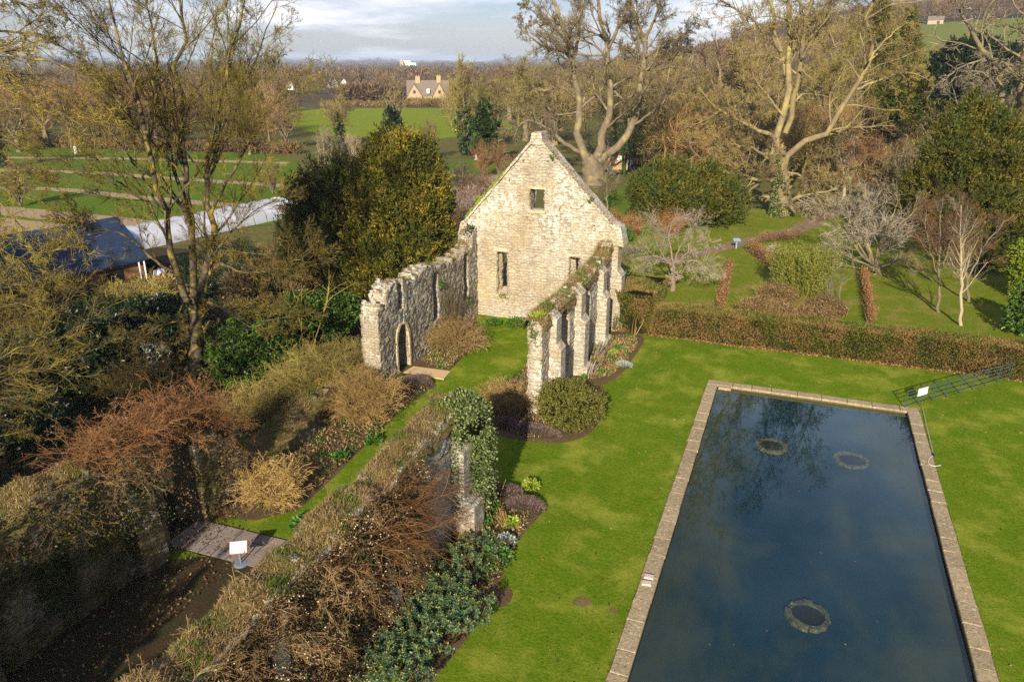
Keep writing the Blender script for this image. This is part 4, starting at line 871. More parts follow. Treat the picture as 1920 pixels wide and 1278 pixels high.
def tree_oak():
    d = 119.7; b = np.append(G(1115, 348)[:2], 0.0); l = lambda p, a, c, dd=(0, 0): limb(d, b, p, a, c, dd)
    st = [l([(1115, 352), (1113, 330), (1106, 305), (1102, 296)], 1.9, 1.35),
          l([(1102, 305), (1088, 277), (1084, 234), (1084, 186), (1080, 133), (1078, 101), (1068, 75), (1048, 30), (1030, -30), (1020, -120)], .95, .10, (0, 1)),
          l([(1079, 105), (1085, 66), (1090, 20), (1096, -50)], .40, .08, (1, 2)),
          l([(1112, 305), (1128, 270), (1136, 240), (1140, 208), (1145, 170), (1138, 128), (1139, 101), (1142, 75), (1128, 40), (1116, -20), (1120, -130)], .95, .10, (0, -1)),
          l([(1141, 90), (1158, 55), (1175, 10), (1185, -50)], .40, .08, (-1, -2)),
          l([(1110, 310), (1135, 296), (1155, 282), (1187, 234), (1198, 200), (1203, 160), (1209, 106), (1206, 69), (1190, 25), (1180, -40), (1190, -130)], .95, .10, (0, -2)),
          l([(1207, 80), (1225, 40), (1238, 0), (1250, -50)], .35, .07, (-2, -3)),
          l([(1088, 285), (1060, 269), (1028, 242), (992, 226), (972, 240), (962, 262)], .50, .08, (0, -3)),
          l([(1080, 184), (1054, 165), (1006, 170), (985, 152), (972, 130)], .36, .06, (1, -2)),
          l([(1078, 110), (1050, 95), (1020, 88), (995, 70), (975, 45)], .36, .05, (1, 3)),
          l([(1076, 100), (1045, 60), (1010, 30), (985, 10)], .3, .05, (1, -2)),
          l([(1139, 239), (1160, 220), (1179, 202), (1195, 178)], .25, .06, (-1, -5)),
          l([(1209, 106), (1246, 88), (1272, 69), (1310, 48)], .33, .05, (-2, -2)),
          l([(1205, 130), (1240, 130), (1270, 100), (1290, 60)], .25, .05, (-2, 2)),
          l([(1140, 120), (1165, 100), (1185, 85), (1200, 60)], .25, .05, (-1, 2)),
          l([(1084, 210), (1050, 215), (1020, 200), (990, 205)], .25, .05, (0, 3)),
          l([(1188, 234), (1215, 215), (1245, 190), (1262, 150)], .3, .05, (-1, -4))]
    lv = [dict(n=18, lo=.22, ang=42, lr=.32, rr=.42, N=6, wig=.20, trop=.06, lmax=8), dict(n=10, lo=.2, ang=42, lr=.45, rr=.5, N=5, wig=.24, trop=.05, lmax=4), dict(n=7, lo=.15, ang=42, lr=.48, rr=.5, N=4, wig=.26, trop=.05, lmax=2), dict(n=4, lo=.15, ang=45, lr=.6, rr=.6, N=3, wig=.3, trop=.03, lmax=1.3)]
    st = [st[0]] + [(p, a * .74, c * .6) for p, a, c in st[1:]]
    hero('oak_tree', 'huge bare old oak with several rising stems right behind the gable', 'tree', b, st, lv, M['bark_oak'], M['tw_oak'], 24, rmin=.02, wood=3)
tree_oak()

def tree_plane():
    d = 94.3; b = np.append(G(1462, 405)[:2], 0.0); l = lambda p, a, c, dd=(0, 0): limb(d, b, p, a, c, dd)
    st = [l([(1462, 408), (1465, 390), (1463, 344), (1458, 285)], 1.25, .95),
          l([(1455, 300), (1455, 270), (1470, 216), (1473, 150), (1476, 94), (1482, 31), (1480, -60), (1470, -180), (1458, -290), (1452, -390)], .62, .16, (0, 1)),
          l([(1472, 250), (1480, 222), (1491, 175), (1504, 103), (1507, 40), (1530, -10), (1548, -60), (1566, -160), (1562, -270)], .50, .10, (0, -1)),
          l([(1473, 140), (1468, 103), (1457, 63), (1451, 6), (1444, -60), (1425, -160), (1405, -270)], .38, .10, (1, 2)),
          l([(1466, 330), (1482, 294), (1510, 263), (1548, 250), (1576, 210), (1607, 163), (1629, 116), (1635, 75), (1626, 31), (1640, -20), (1645, -110), (1625, -180)], .60, .07, (0, -4)),
          l([(1607, 168), (1642, 153), (1698, 135), (1740, 150)], .22, .04, (-3, -5)),
          l([(1629, 116), (1655, 80), (1690, 50), (1715, 40)], .2, .04, (-4, -2)),
          l([(1456, 270), (1445, 250), (1410, 238), (1366, 216), (1331, 192), (1310, 160), (1299, 138)], .40, .06, (0, -4)),
          l([(1458, 310), (1430, 290), (1400, 272), (1370, 280), (1345, 262)], .34, .06, (0, -6)),
          l([(1460, 345), (1440, 338), (1407, 332), (1360, 322), (1331, 300), (1299, 287), (1292, 253)], .36, .06, (0, -6)),
          l([(1345, 325), (1348, 345), (1338, 372)], .12, .03, (-5, -6)),
          l([(1466, 385), (1480, 376), (1510, 366), (1560, 357), (1590, 340), (1620, 300)], .34, .05, (0, -5)),
          l([(1474, 110), (1440, 65), (1391, 25), (1360, 9), (1330, -30), (1310, -110), (1320, -190)], .25, .05, (1, -1)),
          l([(1506, 60), (1560, 30), (1600, -15), (1625, -90), (1610, -170)], .22, .04, (-1, 1)),
          l([(1504, 110), (1520, 80), (1550, 20), (1580, -50), (1600, -140)], .22, .04, (-1, 3)),
          l([(1500, 130), (1530, 150), (1555, 145), (1580, 110)], .18, .04, (-1, -4)),
          l([(1470, 220), (1440, 180), (1415, 150), (1400, 110)], .22, .04, (0, 3)),
          l([(1462, 320), (1500, 330), (1530, 350), (1536, 300), (1545, 290)], .22, .04, (0, -4))]
    lv = [dict(n=20, lo=.15, ang=48, lr=.32, rr=.42, N=6, wig=.22, trop=.04, lmax=7.5), dict(n=10, lo=.2, ang=45, lr=.44, rr=.5, N=5, wig=.26, trop=.03, lmax=3.4), dict(n=7, lo=.15, ang=45, lr=.48, rr=.5, N=4, wig=.28, trop=.03, lmax=1.6), dict(n=4, lo=.15, ang=45, lr=.6, rr=.6, N=3, wig=.3, trop=.02, lmax=1.1)]
    st = [st[0]] + [(p, a * .72, c * .6) for p, a, c in st[1:]]
    th, _ = hero('bare_tree', 'enormous spreading bare tree with ivied trunk and low snaking limbs behind the garden path', 'tree', b, st, lv, M['bark_plane'], M['tw_gold'], 25, rmin=.018, wood=3)
    rg = np.random.default_rng(8); n = 2400; z = 7.6 * rg.random(n) ** 1.3; a = rg.normal(PI * 1.15, .55 - z * .03, n) + .4 * np.sin(z * 1.6); r = (1.18 - z * .055) * rg.uniform(.85, 1.3, n)
    ax = np.array([np.interp(z, [0, 2, 8.5], [0.1, .2, -.3])])[0]
    p = np.stack([np.cos(a) * r + ax, np.sin(a) * r, z], 1); mb = MB(); mb.add(*leaves(rg, p, np.stack([np.cos(a), np.sin(a), -.4 + 0 * a], 1) + rg.normal(0, .5, (n, 3)), .26, .2)); mb.build('ivy', M['ivy'], th)
tree_plane()
M['tangle'] = mat_leaf('tangle', [(0.05, 0.03, 0.016), (0.12, 0.072, 0.034), (0.20, 0.125, 0.06), (0.36, 0.25, 0.12)], 0.9, 0.1, 0.1, patch=(0.075, 0.042, 0.02), pscale=1.1)
M['moss_leaf'] = mat_leaf('moss_leaf', [(0.05, 0.055, 0.012), (0.085, 0.08, 0.018), (0.13, 0.11, 0.03)], 0.9, 0.1, 0.1)
# ------------------------------------------------------------------ evergreens
def yew(name, label, d, basepx, lobes, mat, seed, dens=8.5, n=19, ln=1.1, L=.32, W=.08, up=1.15, lump=.2, cat='yew', trunk=True, k=.56):
    rg = np.random.default_rng(seed); b = np.append(Z(basepx, 400, d)[:2], 0.0); b[2] = float(hgt(b[0], b[1])); th = thing(name, label, cat, b)
    L_ = [(c_, tuple(.76 * v_ for v_ in r_)) for c_, r_ in rel([lob(*q[:4], d, q[4] if len(q) > 4 else rg.uniform(-.8, .8)) for q in lobes], b)]
    L0 = list(L_)
    for c, r in L0:
        for _ in range(9 if r[2] > 1.2 else 0):
            a = rg.uniform(0, 6.28); zf = rg.uniform(0, 1.0); q = .98 * math.sqrt(max(.05, 1 - zf * zf)); s_ = rg.uniform(.15, .25); L_.append((c + np.array([math.cos(a) * q * r[0], math.sin(a) * q * r[1], r[2] * (zf * 1.0 + .12)]), (r[0] * s_, r[1] * s_, r[2] * rg.uniform(.42, .75))))
    evergreen(rg, L_, dens, n, ln, L, W, up, .42, lump).build('foliage', mat, th)
    core(L0, k).build('shaded_core', M['core'], th, smooth=True)
    if trunk:
        mb = MB(); mb.tube([(0, 0, -.2), (0.1, 0, 1.5), (0, .1, 3.5)], [.5, .4, .3], 9); mb.build('trunk', M['bark_oak'], th, smooth=True)
    return th
yew('yew_tree', 'large golden brown yew crowding the left side wall and gable of the barn', 59.5, 765,
    [(742, 305, 30, 55, 1), (788, 325, 34, 60, 0), (715, 335, 34, 60, 0), (745, 350, 70, 70, -1), (805, 370, 46, 55, 0), (700, 400, 62, 75, -1), (765, 420, 78, 70, -2), (820, 400, 34, 40, 0), (690, 470, 60, 60, -1), (750, 490, 80, 55, -2.5), (810, 460, 44, 45, -1), (700, 530, 60, 50, -1), (760, 545, 70, 50, -2), (680, 570, 45, 45, 0)], M['yew_gold'], 31)
yew('yew_tree', 'darker green yew joined to the left flank of the golden one', 60.5, 610,
    [(600, 370, 26, 46, 0), (645, 350, 28, 50, 1), (575, 390, 34, 50, 0), (625, 400, 52, 65, -.5), (665, 380, 40, 60, 0), (560, 440, 34, 45, 1), (610, 470, 60, 55, -1), (650, 480, 44, 50, -.5), (590, 530, 55, 50, 0), (640, 550, 52, 50, 0), (560, 500, 36, 44, 1)], M['yew_dark'], 32)
yew('yew_tree', 'broad low olive yew between the old oak and the great ivied tree', 88.0, 1275,
    [(1222, 360, 40, 38, 1), (1262, 345, 45, 34, 0), (1312, 352, 50, 36, 0), (1345, 370, 45, 34, -1), (1250, 380, 55, 42, -1.5), (1305, 385, 60, 38, -2), (1365, 390, 40, 28, -1), (1225, 395, 35, 28, -1), (1340, 405, 50, 22, -2), (1200, 370, 24, 35, 0)], M['yew_olive'], 33, dens=5.5, ln=1.1, L=.40, W=.105)
yew('yew_tree', 'big cone shaped golden yew at the right edge behind the reddish trees', 68.0, 1835,
    [(1830, 225, 34, 34, 0), (1800, 255, 45, 40, 0), (1865, 260, 45, 45, 0), (1785, 300, 60, 45, -1), (1850, 310, 70, 50, -1.5), (1910, 310, 40, 60, 0), (1760, 345, 70, 42, -1), (1830, 370, 80, 50, -2), (1900, 380, 60, 60, -1), (1715, 360, 40, 28, 0), (1700, 385, 44, 26, 0), (1790, 410, 80, 40, -1.5), (1870, 440, 70, 50, -1), (1920, 440, 40, 60, 0), (1740, 420, 60, 35, 0), (1840, 480, 80, 40, 0)], M['yew_orange'], 34, dens=6.5, ln=1.0, L=.34, W=.09)
yew('yew_tree', 'dark rounded yew standing in the wood above the reddish shrubs', 120.0, 1695,
    [(1690, 165, 36, 34, 0), (1712, 185, 28, 34, 0), (1665, 190, 28, 24, 0), (1690, 210, 40, 30, -1)], M['yew_olive'], 35, dens=3.4, ln=1.3, L=.55, W=.2, cat='yew')
yew('evergreen_tree', 'wide dark green evergreen mass on the rise at the upper right', 165.0, 1800,
    [(1790, 130, 45, 40, 0), (1830, 115, 40, 34, 0), (1765, 160, 30, 40, 0), (1820, 170, 60, 50, -2), (1870, 140, 40, 44, 0), (1850, 200, 55, 45, 0), (1785, 200, 45, 45, 0)], M['laurel_dark'], 36, dens=2.6, ln=1.3, L=.7, W=.26, cat='tree')
for i, (px, top, hw, lab, sd) in enumerate(((1652, -12, 40, 'taller of two brown green conifer spires below the hillside field', 37), (1705, 38, 34, 'shorter of two brown green conifer spires below the hillside field', 38))):
    rg = np.random.default_rng(sd)
    yew('conifer_tree', lab, 190.0, px, [(px + rg.uniform(-3, 3), top + (235 - top) * t, max(4, hw * t ** .8), 24, 0) for t in np.linspace(.06, 1, 10)], M['yew_orange'], sd, dens=2.6, ln=1.6, L=.8, W=.3, cat='conifer', lump=.25)
def shrub_ever(name, label, bpx, w, h, mat, seed, n=7, dens=16, q=9, ln=.4, L=.16, W=.08, up=.35, z=0.0, group=None, cat='shrub', base=None):
    rg = np.random.default_rng(seed); b = np.append(G(*bpx)[:2], z) if base is None else np.asarray(base, float); th = thing(name, label, cat, b, group=group)
    L_ = blob_lobes(rg, w, h, n); evergreen(rg, L_, dens * 1.8, q, ln, L, W, up, .8, .12).build('foliage', mat, th); core(L_, .6).build('shaded_core', M['core'], th, smooth=True); return th
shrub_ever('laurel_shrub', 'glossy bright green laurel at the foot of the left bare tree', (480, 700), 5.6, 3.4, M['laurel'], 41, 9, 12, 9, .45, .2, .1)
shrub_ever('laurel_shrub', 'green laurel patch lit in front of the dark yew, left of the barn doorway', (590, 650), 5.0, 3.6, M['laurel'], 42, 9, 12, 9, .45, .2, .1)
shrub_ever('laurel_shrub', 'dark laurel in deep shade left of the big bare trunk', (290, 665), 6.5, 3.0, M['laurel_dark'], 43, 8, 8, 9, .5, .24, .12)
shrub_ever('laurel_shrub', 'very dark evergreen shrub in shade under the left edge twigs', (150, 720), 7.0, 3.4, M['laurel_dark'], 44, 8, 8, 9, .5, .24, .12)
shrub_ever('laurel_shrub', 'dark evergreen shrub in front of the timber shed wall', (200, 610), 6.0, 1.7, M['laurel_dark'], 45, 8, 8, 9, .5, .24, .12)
shrub_ever('silver_shrub', 'small silvery leaved shrub standing before the dark laurels', (290, 705), 2.0, 2.2, M['silver'], 46, 5, 10, 6, .5, .16, .06)
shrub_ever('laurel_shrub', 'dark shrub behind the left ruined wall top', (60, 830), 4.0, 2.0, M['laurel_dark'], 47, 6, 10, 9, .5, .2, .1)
shrub_ever('box_shrub', 'round clipped olive bush hugging the near end of the barn side wall', (1068, 800), 3.3, 2.3, M['box'], 48, 9, 40, 9, .22, .10, .055, up=.4)
shrub_ever('lime_shrub', 'bright lime green shrub cut by the right edge beside the golden yew', (1925, 560), 3.4, 4.4, M['lime'], 49, 8, 14, 9, .4, .2, .1)
shrub_ever('evergreen_shrub', 'dark green evergreen below the lime shrub at the right edge', (1935, 625), 3.6, 3.2, M['laurel'], 50, 7, 12, 9, .4, .2, .1)

# clipped hedge along the lawn, and the block hedge by the barn corner
def clipped(name, label, x0, x1, y0, y1, h, seed, dens=420, lab=None, leaf=(.075, .045), mat='hedge', cat='hedge', crown=0.10, wob=.06):
    rg = np.random.default_rng(seed); b = np.array([(x0 + x1) / 2, (y0 + y1) / 2, 0.0]); th = thing(name, label, cat, b); w, dp = x1 - x0, y1 - y0
    nx, ny, nz = max(3, int(w / .35)), max(3, int(dp / .3)), max(4, int(h / .3))
    def wave(p): return wob * np.stack([np.sin(p[:, 1] * 2.1 + p[:, 2] * 1.9), np.sin(p[:, 0] * 1.3 + p[:, 2] * 2.2) + .6 * np.sin(p[:, 0] * 3.1), np.sin(p[:, 0] * .9) + .5 * np.sin(p[:, 0] * 2.7 + p[:, 1])], 1)
    def face(n):
        A = [2 * w * h, 2 * dp * h, w * dp]; P = []; Nn = []
        for k, ar in enumerate((w * h, w * h, dp * h, dp * h, w * dp)):
            m = int(ar * n); u = rg.random((m, 2)) * 2 - 1
            if k < 2: s = -1 if k == 0 else 1; p = np.c_[u[:, 0] * w / 2, np.full(m, s * dp / 2), (u[:, 1] + 1) / 2 * h]; nn = np.tile([0, s, .15], (m, 1))
            elif k < 4: s = -1 if k == 2 else 1; p = np.c_[np.full(m, s * w / 2), u[:, 0] * dp / 2, (u[:, 1] + 1) / 2 * h]; nn = np.tile([s, 0, .15], (m, 1))
            else: p = np.c_[u[:, 0] * w / 2, u[:, 1] * dp / 2, np.full(m, h)]; nn = np.tile([0, 0, 1.], (m, 1))
            P.append(p); Nn.append(nn)
        return np.vstack(P), np.vstack(Nn)
    P, Nn = face(dens); ed = np.minimum(1, (h - P[:, 2]) / .3) ; side = np.abs(Nn[:, 2]) < .5; P[:, 2] -= crown * (np.abs(P[:, 1]) / (dp / 2)) ** 3 * (~side)
    P = P + wave(P + b) - Nn * rg.uniform(0, .07, len(P))[:, None]
    mb = MB(); mb.add(*leaves(rg, P, Nn + rg.normal(0, .75, P.shape), leaf[0] * rg.uniform(.6, 1.5, len(P)), leaf[1])); mb.build('foliage', M[mat], th)
    mb = MB(); mb.box((0, 0, h / 2 - .06), (w - .16, dp - .16, h - .14)); mb.build('shaded_core', M['core'], th); return th
clipped('yew_hedge', 'long clipped hedge with brown and green patches along the back of the lawn', -8.7, 36, 49.9, 51.7, 2.0, 51, 620, leaf=(.12, .07))
clipped('yew_hedge', 'tall rounded block of clipped hedge against the barn corner', -11.1, -8.5, 49.75, 55.0, 2.95, 52, 620, leaf=(.12, .07), crown=.35, wob=.12)
def beech(label, a, c, w, h, seed):
    rg = np.random.default_rng(seed); A = G(*a)[:2]; B = G(*c)[:2]; m = (A + B) / 2; u = B - A; ln = np.linalg.norm(u); th = thing('beech_hedge', label, 'hedge', (m[0], m[1], 0), rz=math.atan2(u[1], u[0]))
    n = int(ln * h * 260); P = np.c_[rg.uniform(-ln / 2, ln / 2, n), rg.normal(0, w / 3.2, n), h * rg.random(n) ** .8]; mb = MB()
    mb.add(*leaves(rg, P, rg.normal(size=P.shape) + [0, 0, .4], .10 * rg.uniform(.6, 1.5, n), .07)); mb.build('dead_leaves', M['beech'], th)
    k = int(ln * 22); S = np.c_[rg.uniform(-ln / 2, ln / 2, k), rg.normal(0, w / 4, k), np.zeros(k)]; Pc, R = grow(rg, S, rg.normal(0, .25, (k, 3)) + [0, 0, 1], h * rg.uniform(.7, 1.1, k), np.full(k, .012), 4, .15, 0, .4); mb = MB(); mb.add(*tubes(Pc, R, 3)); mb.build('stems', M['tw_brown'], th)
beech('low russet beech hedge running back from the long hedge, right of the cherry tree', (1348, 585), (1368, 500), .55, 1.0, 53)
beech('low russet beech hedge running back from the long hedge, left of the white stemmed tree', (1633, 612), (1618, 515), .55, 1.0, 54)
beech('curved russet hedge clump beside the gravel path, left of the bamboo', (1405, 470), (1450, 505), .9, 1.4, 55)
beech('short russet hedge on the far side of the bamboo bed', (1420, 455), (1500, 448), .6, 1.1, 56)

# bamboo, dry hydrangeas and garden plants beyond the hedge
def bamboo():
    rg = np.random.default_rng(60); b = np.append(G(1497, 552)[:2], 0); th = thing('bamboo_clump', 'tall yellow green bamboo clump in the middle of the garden beds', 'bamboo', b)
    n = 150; a = rg.uniform(0, 2 * PI, n); q = 1.5 * np.sqrt(rg.random(n)); S = np.stack([q * np.cos(a), q * .8 * np.sin(a), 0 * a], 1); D = np.stack([.18 * q * np.cos(a), .18 * q * np.sin(a), 1 + 0 * a], 1)
    P, R = grow(rg, S, D, rg.uniform(2.6, 4.3, n), np.full(n, .016), 8, .05, 0, .4); mb = MB(); mb.add(*tubes(P, R, 4)); mb.build('canes', M['bamboo'], th)
    m = 24000; ci = rg.integers(0, n, m); t = .2 + .8 * rg.random(m) ** .8; f = t * 8; i = np.minimum(f.astype(int), 7); w = (f - i)[:, None]; C0 = P[ci, i] * (1 - w) + P[ci, i + 1] * w
    mb = MB(); mb.add(*leaves(rg, C0 + rg.normal(0, .14, C0.shape), rg.normal(0, .6, C0.shape) + [0, 0, .25], .24 * rg.uniform(.5, 1.3, m), .05)); mb.build('foliage', M['bamboo'], th)
bamboo()
def twiggy(name, label, px, n, rb, h, spread, mat, seed, wig=.1, trop=-.02, r=.014, kidsn=(5, 4), lr=.5, tilt=None, leafm=None, nleaf=0, lsz=(.07, .05), cat='shrub', group=None, base=None, rmin=.006):
    rg = np.random.default_rng(seed); b = np.append(G(*px)[:2], 0) if base is None else np.asarray(base, float); th = thing(name, label, cat, b, group=group)
    shrub_stems(rg, n, rb, h, spread, wig, trop, r, kidsn, lr, tilt=tilt, rmin=rmin).build('stems', mat, th)
    if leafm:
        a = rg.uniform(0, 2 * PI, nleaf); q = (rb + spread * h * .35) * np.sqrt(rg.random(nleaf)); z = h * rg.random(nleaf) ** .7 * np.sqrt(np.clip(1 - (q / (rb + spread * h * .4)) ** 2, .05, 1))
        mb = MB(); mb.add(*leaves(rg, np.stack([q * np.cos(a), q * np.sin(a), z], 1), rg.normal(size=(nleaf, 3)) + [0, 0, .3], lsz[0] * rg.uniform(.6, 1.4, nleaf), lsz[1])); mb.build('leaves', leafm, th)
    return th
for i, (px, py, lab) in enumerate(((1420, 588, 'pale brown dried hydrangea mound at the left front of the bed'), (1470, 600, 'dried brown hydrangea mound in front of the bamboo'), (1525, 605, 'dried brown hydrangea mound at the right front of the bed by the saplings'), (1455, 560, 'dried brown hydrangea mound behind the front row, left of the bamboo'), (1545, 585, 'small dried shrub under the pale saplings'))):
    twiggy('dried_hydrangea', lab, (px, py), 120, 1.35, 1.25, .8, M['tw_dry'], 61 + i, leafm=M['dead_leaf'], nleaf=2600, lsz=(.12, .09), kidsn=(3, 2))
twiggy('sapling_cluster', 'group of thin pale upright saplings right of the bamboo', (1565, 560), 9, .7, 3.4, .15, M['tw_pale'], 67, r=.03, kidsn=(6, 4), wig=.06)
twiggy('grey_shrub', 'grey silver shrub between the russet hedge and the bamboo', (1447, 480), 60, .5, 1.0, .7, M['tw_pale'], 68, leafm=M['silver'], nleaf=500)
twiggy('grey_shrub', 'pale grey shrub beside the path just right of the gable', (1183, 478), 60, .7, 1.1, .8, M['tw_grey'], 69, leafm=M['silver'], nleaf=700)
for i, (px, py, h, lab) in enumerate(((1185, 440, 2.2, 'rusty leaved shrub close to the right slope of the gable'), (1240, 425, 2.0, 'rusty brown shrub at the edge of the broad olive yew'), (1258, 440, 2.6, 'upright rust coloured shrub behind the cherry tree'), (1150, 430, 2.0, 'small rust tinged shrub just beyond the gable slope'))):
    twiggy('rust_shrub', lab, (px, py), 60, .6, h, .5, M['tw_rust'], 71 + i, leafm=M['beech'], nleaf=1100, lsz=(.16, .11))
shrub_ever('evergreen_shrub', 'small green shrub beside the gable corner in the garden', (1165, 455), 1.8, 1.6, M['herb'], 76, 5, 12, 7, .4, .2, .1)

# named bare garden trees
def small_tree(name, label, cat, bpx, stems_px, bark, twig, seed, d=None, lv=None, r0=.2, rmin=.0065, wood=2, leafm=None):
    b = np.append(G(*bpx)[:2], 0.0); d = dist_of(b); st = []
    for p, a, c, dd in stems_px: st.append(limb(d, b, p, a, c, dd))
    return hero(name, label, cat, b, st, lv, bark, twig, seed, rmin=rmin, wood=wood)
cherry_lv = [dict(n=14, lo=.25, ang=45, lr=.42, rr=.5, N=6, wig=.16, trop=.00, lmax=2.4), dict(n=9, lo=.15, ang=42, lr=.5, rr=.55, N=5, wig=.18, trop=0, lmax=1.3), dict(n=5, lo=.15, ang=40, lr=.5, rr=.6, N=4, wig=.2, trop=-.01, lmax=.6)]
small_tree('cherry_tree', 'low pale grey bare cherry tree on the garden grass behind the block hedge', 'tree', (1261, 545),
    [([(1261, 548), (1262, 520), (1263, 495)], .24, .18, (0, 0)), ([(1263, 500), (1258, 465), (1255, 435), (1262, 412), (1290, 405)], .10, .015, (0, 1)), ([(1262, 500), (1240, 475), (1225, 440), (1215, 418), (1200, 415)], .09, .012, (0, 1.5)), ([(1262, 497), (1230, 480), (1195, 485), (1170, 500)], .08, .012, (0, -1)), ([(1264, 500), (1290, 470), (1310, 450), (1340, 455)], .09, .012, (0, .5)), ([(1264, 497), (1300, 488), (1330, 500), (1352, 515)], .08, .012, (0, -1)), ([(1263, 498), (1275, 460), (1300, 425), (1310, 410)], .08, .012, (0, 2.5)), ([(1262, 498), (1240, 490), (1215, 500), (1200, 510)], .07, .012, (0, -2)), ([(1263, 498), (1285, 490), (1300, 500), (1320, 520)], .07, .012, (0, -2.5)), ([(1262, 490), (1250, 450), (1230, 420)], .07, .012, (0, 2))], M['bark_cherry'], M['tw_pale'], 81, lv=cherry_lv)
small_tree('bare_tree', 'wide grey leaning bare tree over the garden, right of the bamboo', 'tree', (1655, 515),
    [([(1655, 518), (1645, 505), (1637, 495)], .28, .22, (0, 0)), ([(1640, 502), (1632, 470), (1625, 430), (1635, 390), (1650, 360)], .15, .02, (0, 1)), ([(1638, 498), (1610, 470), (1580, 430), (1555, 400), (1535, 390)], .15, .02, (0, 0)), ([(1640, 500), (1660, 460), (1690, 420), (1720, 390), (1735, 380)], .15, .02, (0, .5)), ([(1640, 502), (1610, 490), (1575, 475), (1545, 470)], .11, .02, (0, -2)), ([(1643, 505), (1680, 490), (1705, 480), (1725, 490)], .12, .02, (0, -1)), ([(1637, 497), (1600, 440), (1590, 400), (1580, 370)], .13, .02, (0, 2)), ([(1640, 500), (1660, 430), (1680, 390), (1685, 360)], .13, .02, (0, 2.5)), ([(1637, 498), (1620, 450), (1605, 410), (1600, 385)], .12, .02, (0, -2)), ([(1640, 500), (1650, 450), (1665, 410)], .12, .02, (0, -2))], M['bark_grey'], M['tw_pale'], 82, lv=[dict(n=12, lo=.2, ang=42, lr=.5, rr=.5, N=6, wig=.14, trop=.01, lmax=3), dict(n=9, lo=.15, ang=40, lr=.5, rr=.55, N=5, wig=.16, trop=0, lmax=1.4), dict(n=5, lo=.15, ang=40, lr=.5, rr=.6, N=4, wig=.2, trop=0, lmax=.7)])
birch_lv = [dict(n=30, lo=.25, hi=1, ang=48, lr=.36, rr=.4, N=6, wig=.08, trop=.10, fall=.75), dict(n=9, lo=.15, ang=36, lr=.45, rr=.5, N=4, wig=.12, trop=.03), dict(n=5, lo=.15, ang=36, lr=.5, rr=.6, N=3, wig=.15, trop=.02)]
small_tree('birch_tree', 'small bare tree with clean white stem, nearest on the right side of the garden', 'tree', (1802, 610), [([(1802, 613), (1802, 560), (1803, 500), (1800, 440), (1802, 385)], .13, .02, (0, 0))], M['bark_pale'], M['tw_grey'], 83, lv=birch_lv)
small_tree('birch_tree', 'slim reddish twigged bare tree just left of the white stemmed one', 'tree', (1760, 585), [([(1760, 588), (1760, 530), (1763, 470), (1762, 415), (1768, 370)], .13, .02, (0, 0)), ([(1761, 530), (1745, 470), (1735, 420), (1738, 385)], .07, .015, (0, .5)), ([(1762, 510), (1785, 450), (1795, 400)], .07, .015, (0, 1))], M['bark_grey'], M['tw_red'], 84, lv=birch_lv)
small_tree('bare_tree', 'reddish bare tree in front of the golden yew, rising behind the white stemmed tree', 'tree', (1815, 565), [([(1815, 568), (1813, 520), (1808, 460), (1812, 410), (1815, 375)], .13, .02, (0, 0)), ([(1813, 530), (1840, 470), (1870, 430), (1900, 405)], .08, .015, (0, 1)), ([(1812, 520), (1790, 460), (1775, 410)], .08, .015, (0, 1.5))], M['bark_grey'], M['tw_red'], 85, lv=birch_lv)
small_tree('sapling_tree', 'slender bare sapling standing just past the right slope of the gable', 'tree', (1140, 402), [([(1140, 405), (1137, 360), (1135, 320), (1134, 285)], .11, .02, (0, 0))], M['bark_grey'], M['tw_grey'], 86, lv=birch_lv, rmin=.018)

# ------------------------------------------------------------------ shrubs and plants near the walls
twiggy('straw_bush', 'rounded straw coloured leafless bush beside the paving by the gateway', (515, 940), 130, .45, 1.7, .9, M['tw_straw'], 90, wig=.13, trop=-.05, kidsn=(6, 4), rmin=.007)
twiggy('straw_bush', 'large straw brown leafless bush between the low wall and the grass strip', (682, 785), 190, .95, 2.3, .6, M['tw_straw'], 91, wig=.12, trop=-.05, kidsn=(6, 4), rmin=.007)
twiggy('brown_bush', 'brown arching leafless bush inside the barn against the left wall', (852, 655), 160, 1.0, 2.0, .8, M['tw_dry'], 92, wig=.14, trop=-.08, kidsn=(6, 4), rmin=.008)
twiggy('brown_bush', 'dull brown dead stems in shade left of the barn side wall end', (960, 775), 110, .8, 1.7, .6, M['tw_dry'], 93, wig=.10, trop=-.06, kidsn=(4, 3), rmin=.007)
twiggy('dry_grass', 'pale dry grassy clump at the left edge of the bed by the side wall', (930, 745), 140, .7, 1.0, .6, M['tw_straw'], 94, wig=.08, trop=-.08, kidsn=(2,), r=.006)
twiggy('olive_bush', 'tangled yellow olive bush behind the low wall below the laurels', (590, 740), 170, 1.3, 2.7, .8, M['tw_olive'], 95, wig=.16, trop=-.06, kidsn=(6, 4), rmin=.007)
twiggy('olive_bush', 'second tangled olive bush left of the barn wall end', (650, 700), 130, 1.0, 2.2, .8, M['tw_gold'], 96, wig=.18, trop=-.08, kidsn=(6, 4), rmin=.007)
twiggy('olive_bush', 'greenish scrub above the gateway wall end', (470, 790), 130, 1.0, 2.0, .8, M['tw_olive'], 97, wig=.16, trop=-.06, kidsn=(6, 4), rmin=.007)
twiggy('scrub_bush', 'dark leafless scrub in the shaded ground behind the bramble', (240, 740), 110, 1.2, 2.4, .8, M['tw_lichen'], 98, wig=.14, trop=-.02, kidsn=(5, 4))
twiggy('scrub_bush', 'greenish grey scrub below the timber shed', (262, 585), 150, 1.6, 2.2, .5, M['tw_olive'], 99, wig=.12, trop=0, kidsn=(6, 4), rmin=.012)
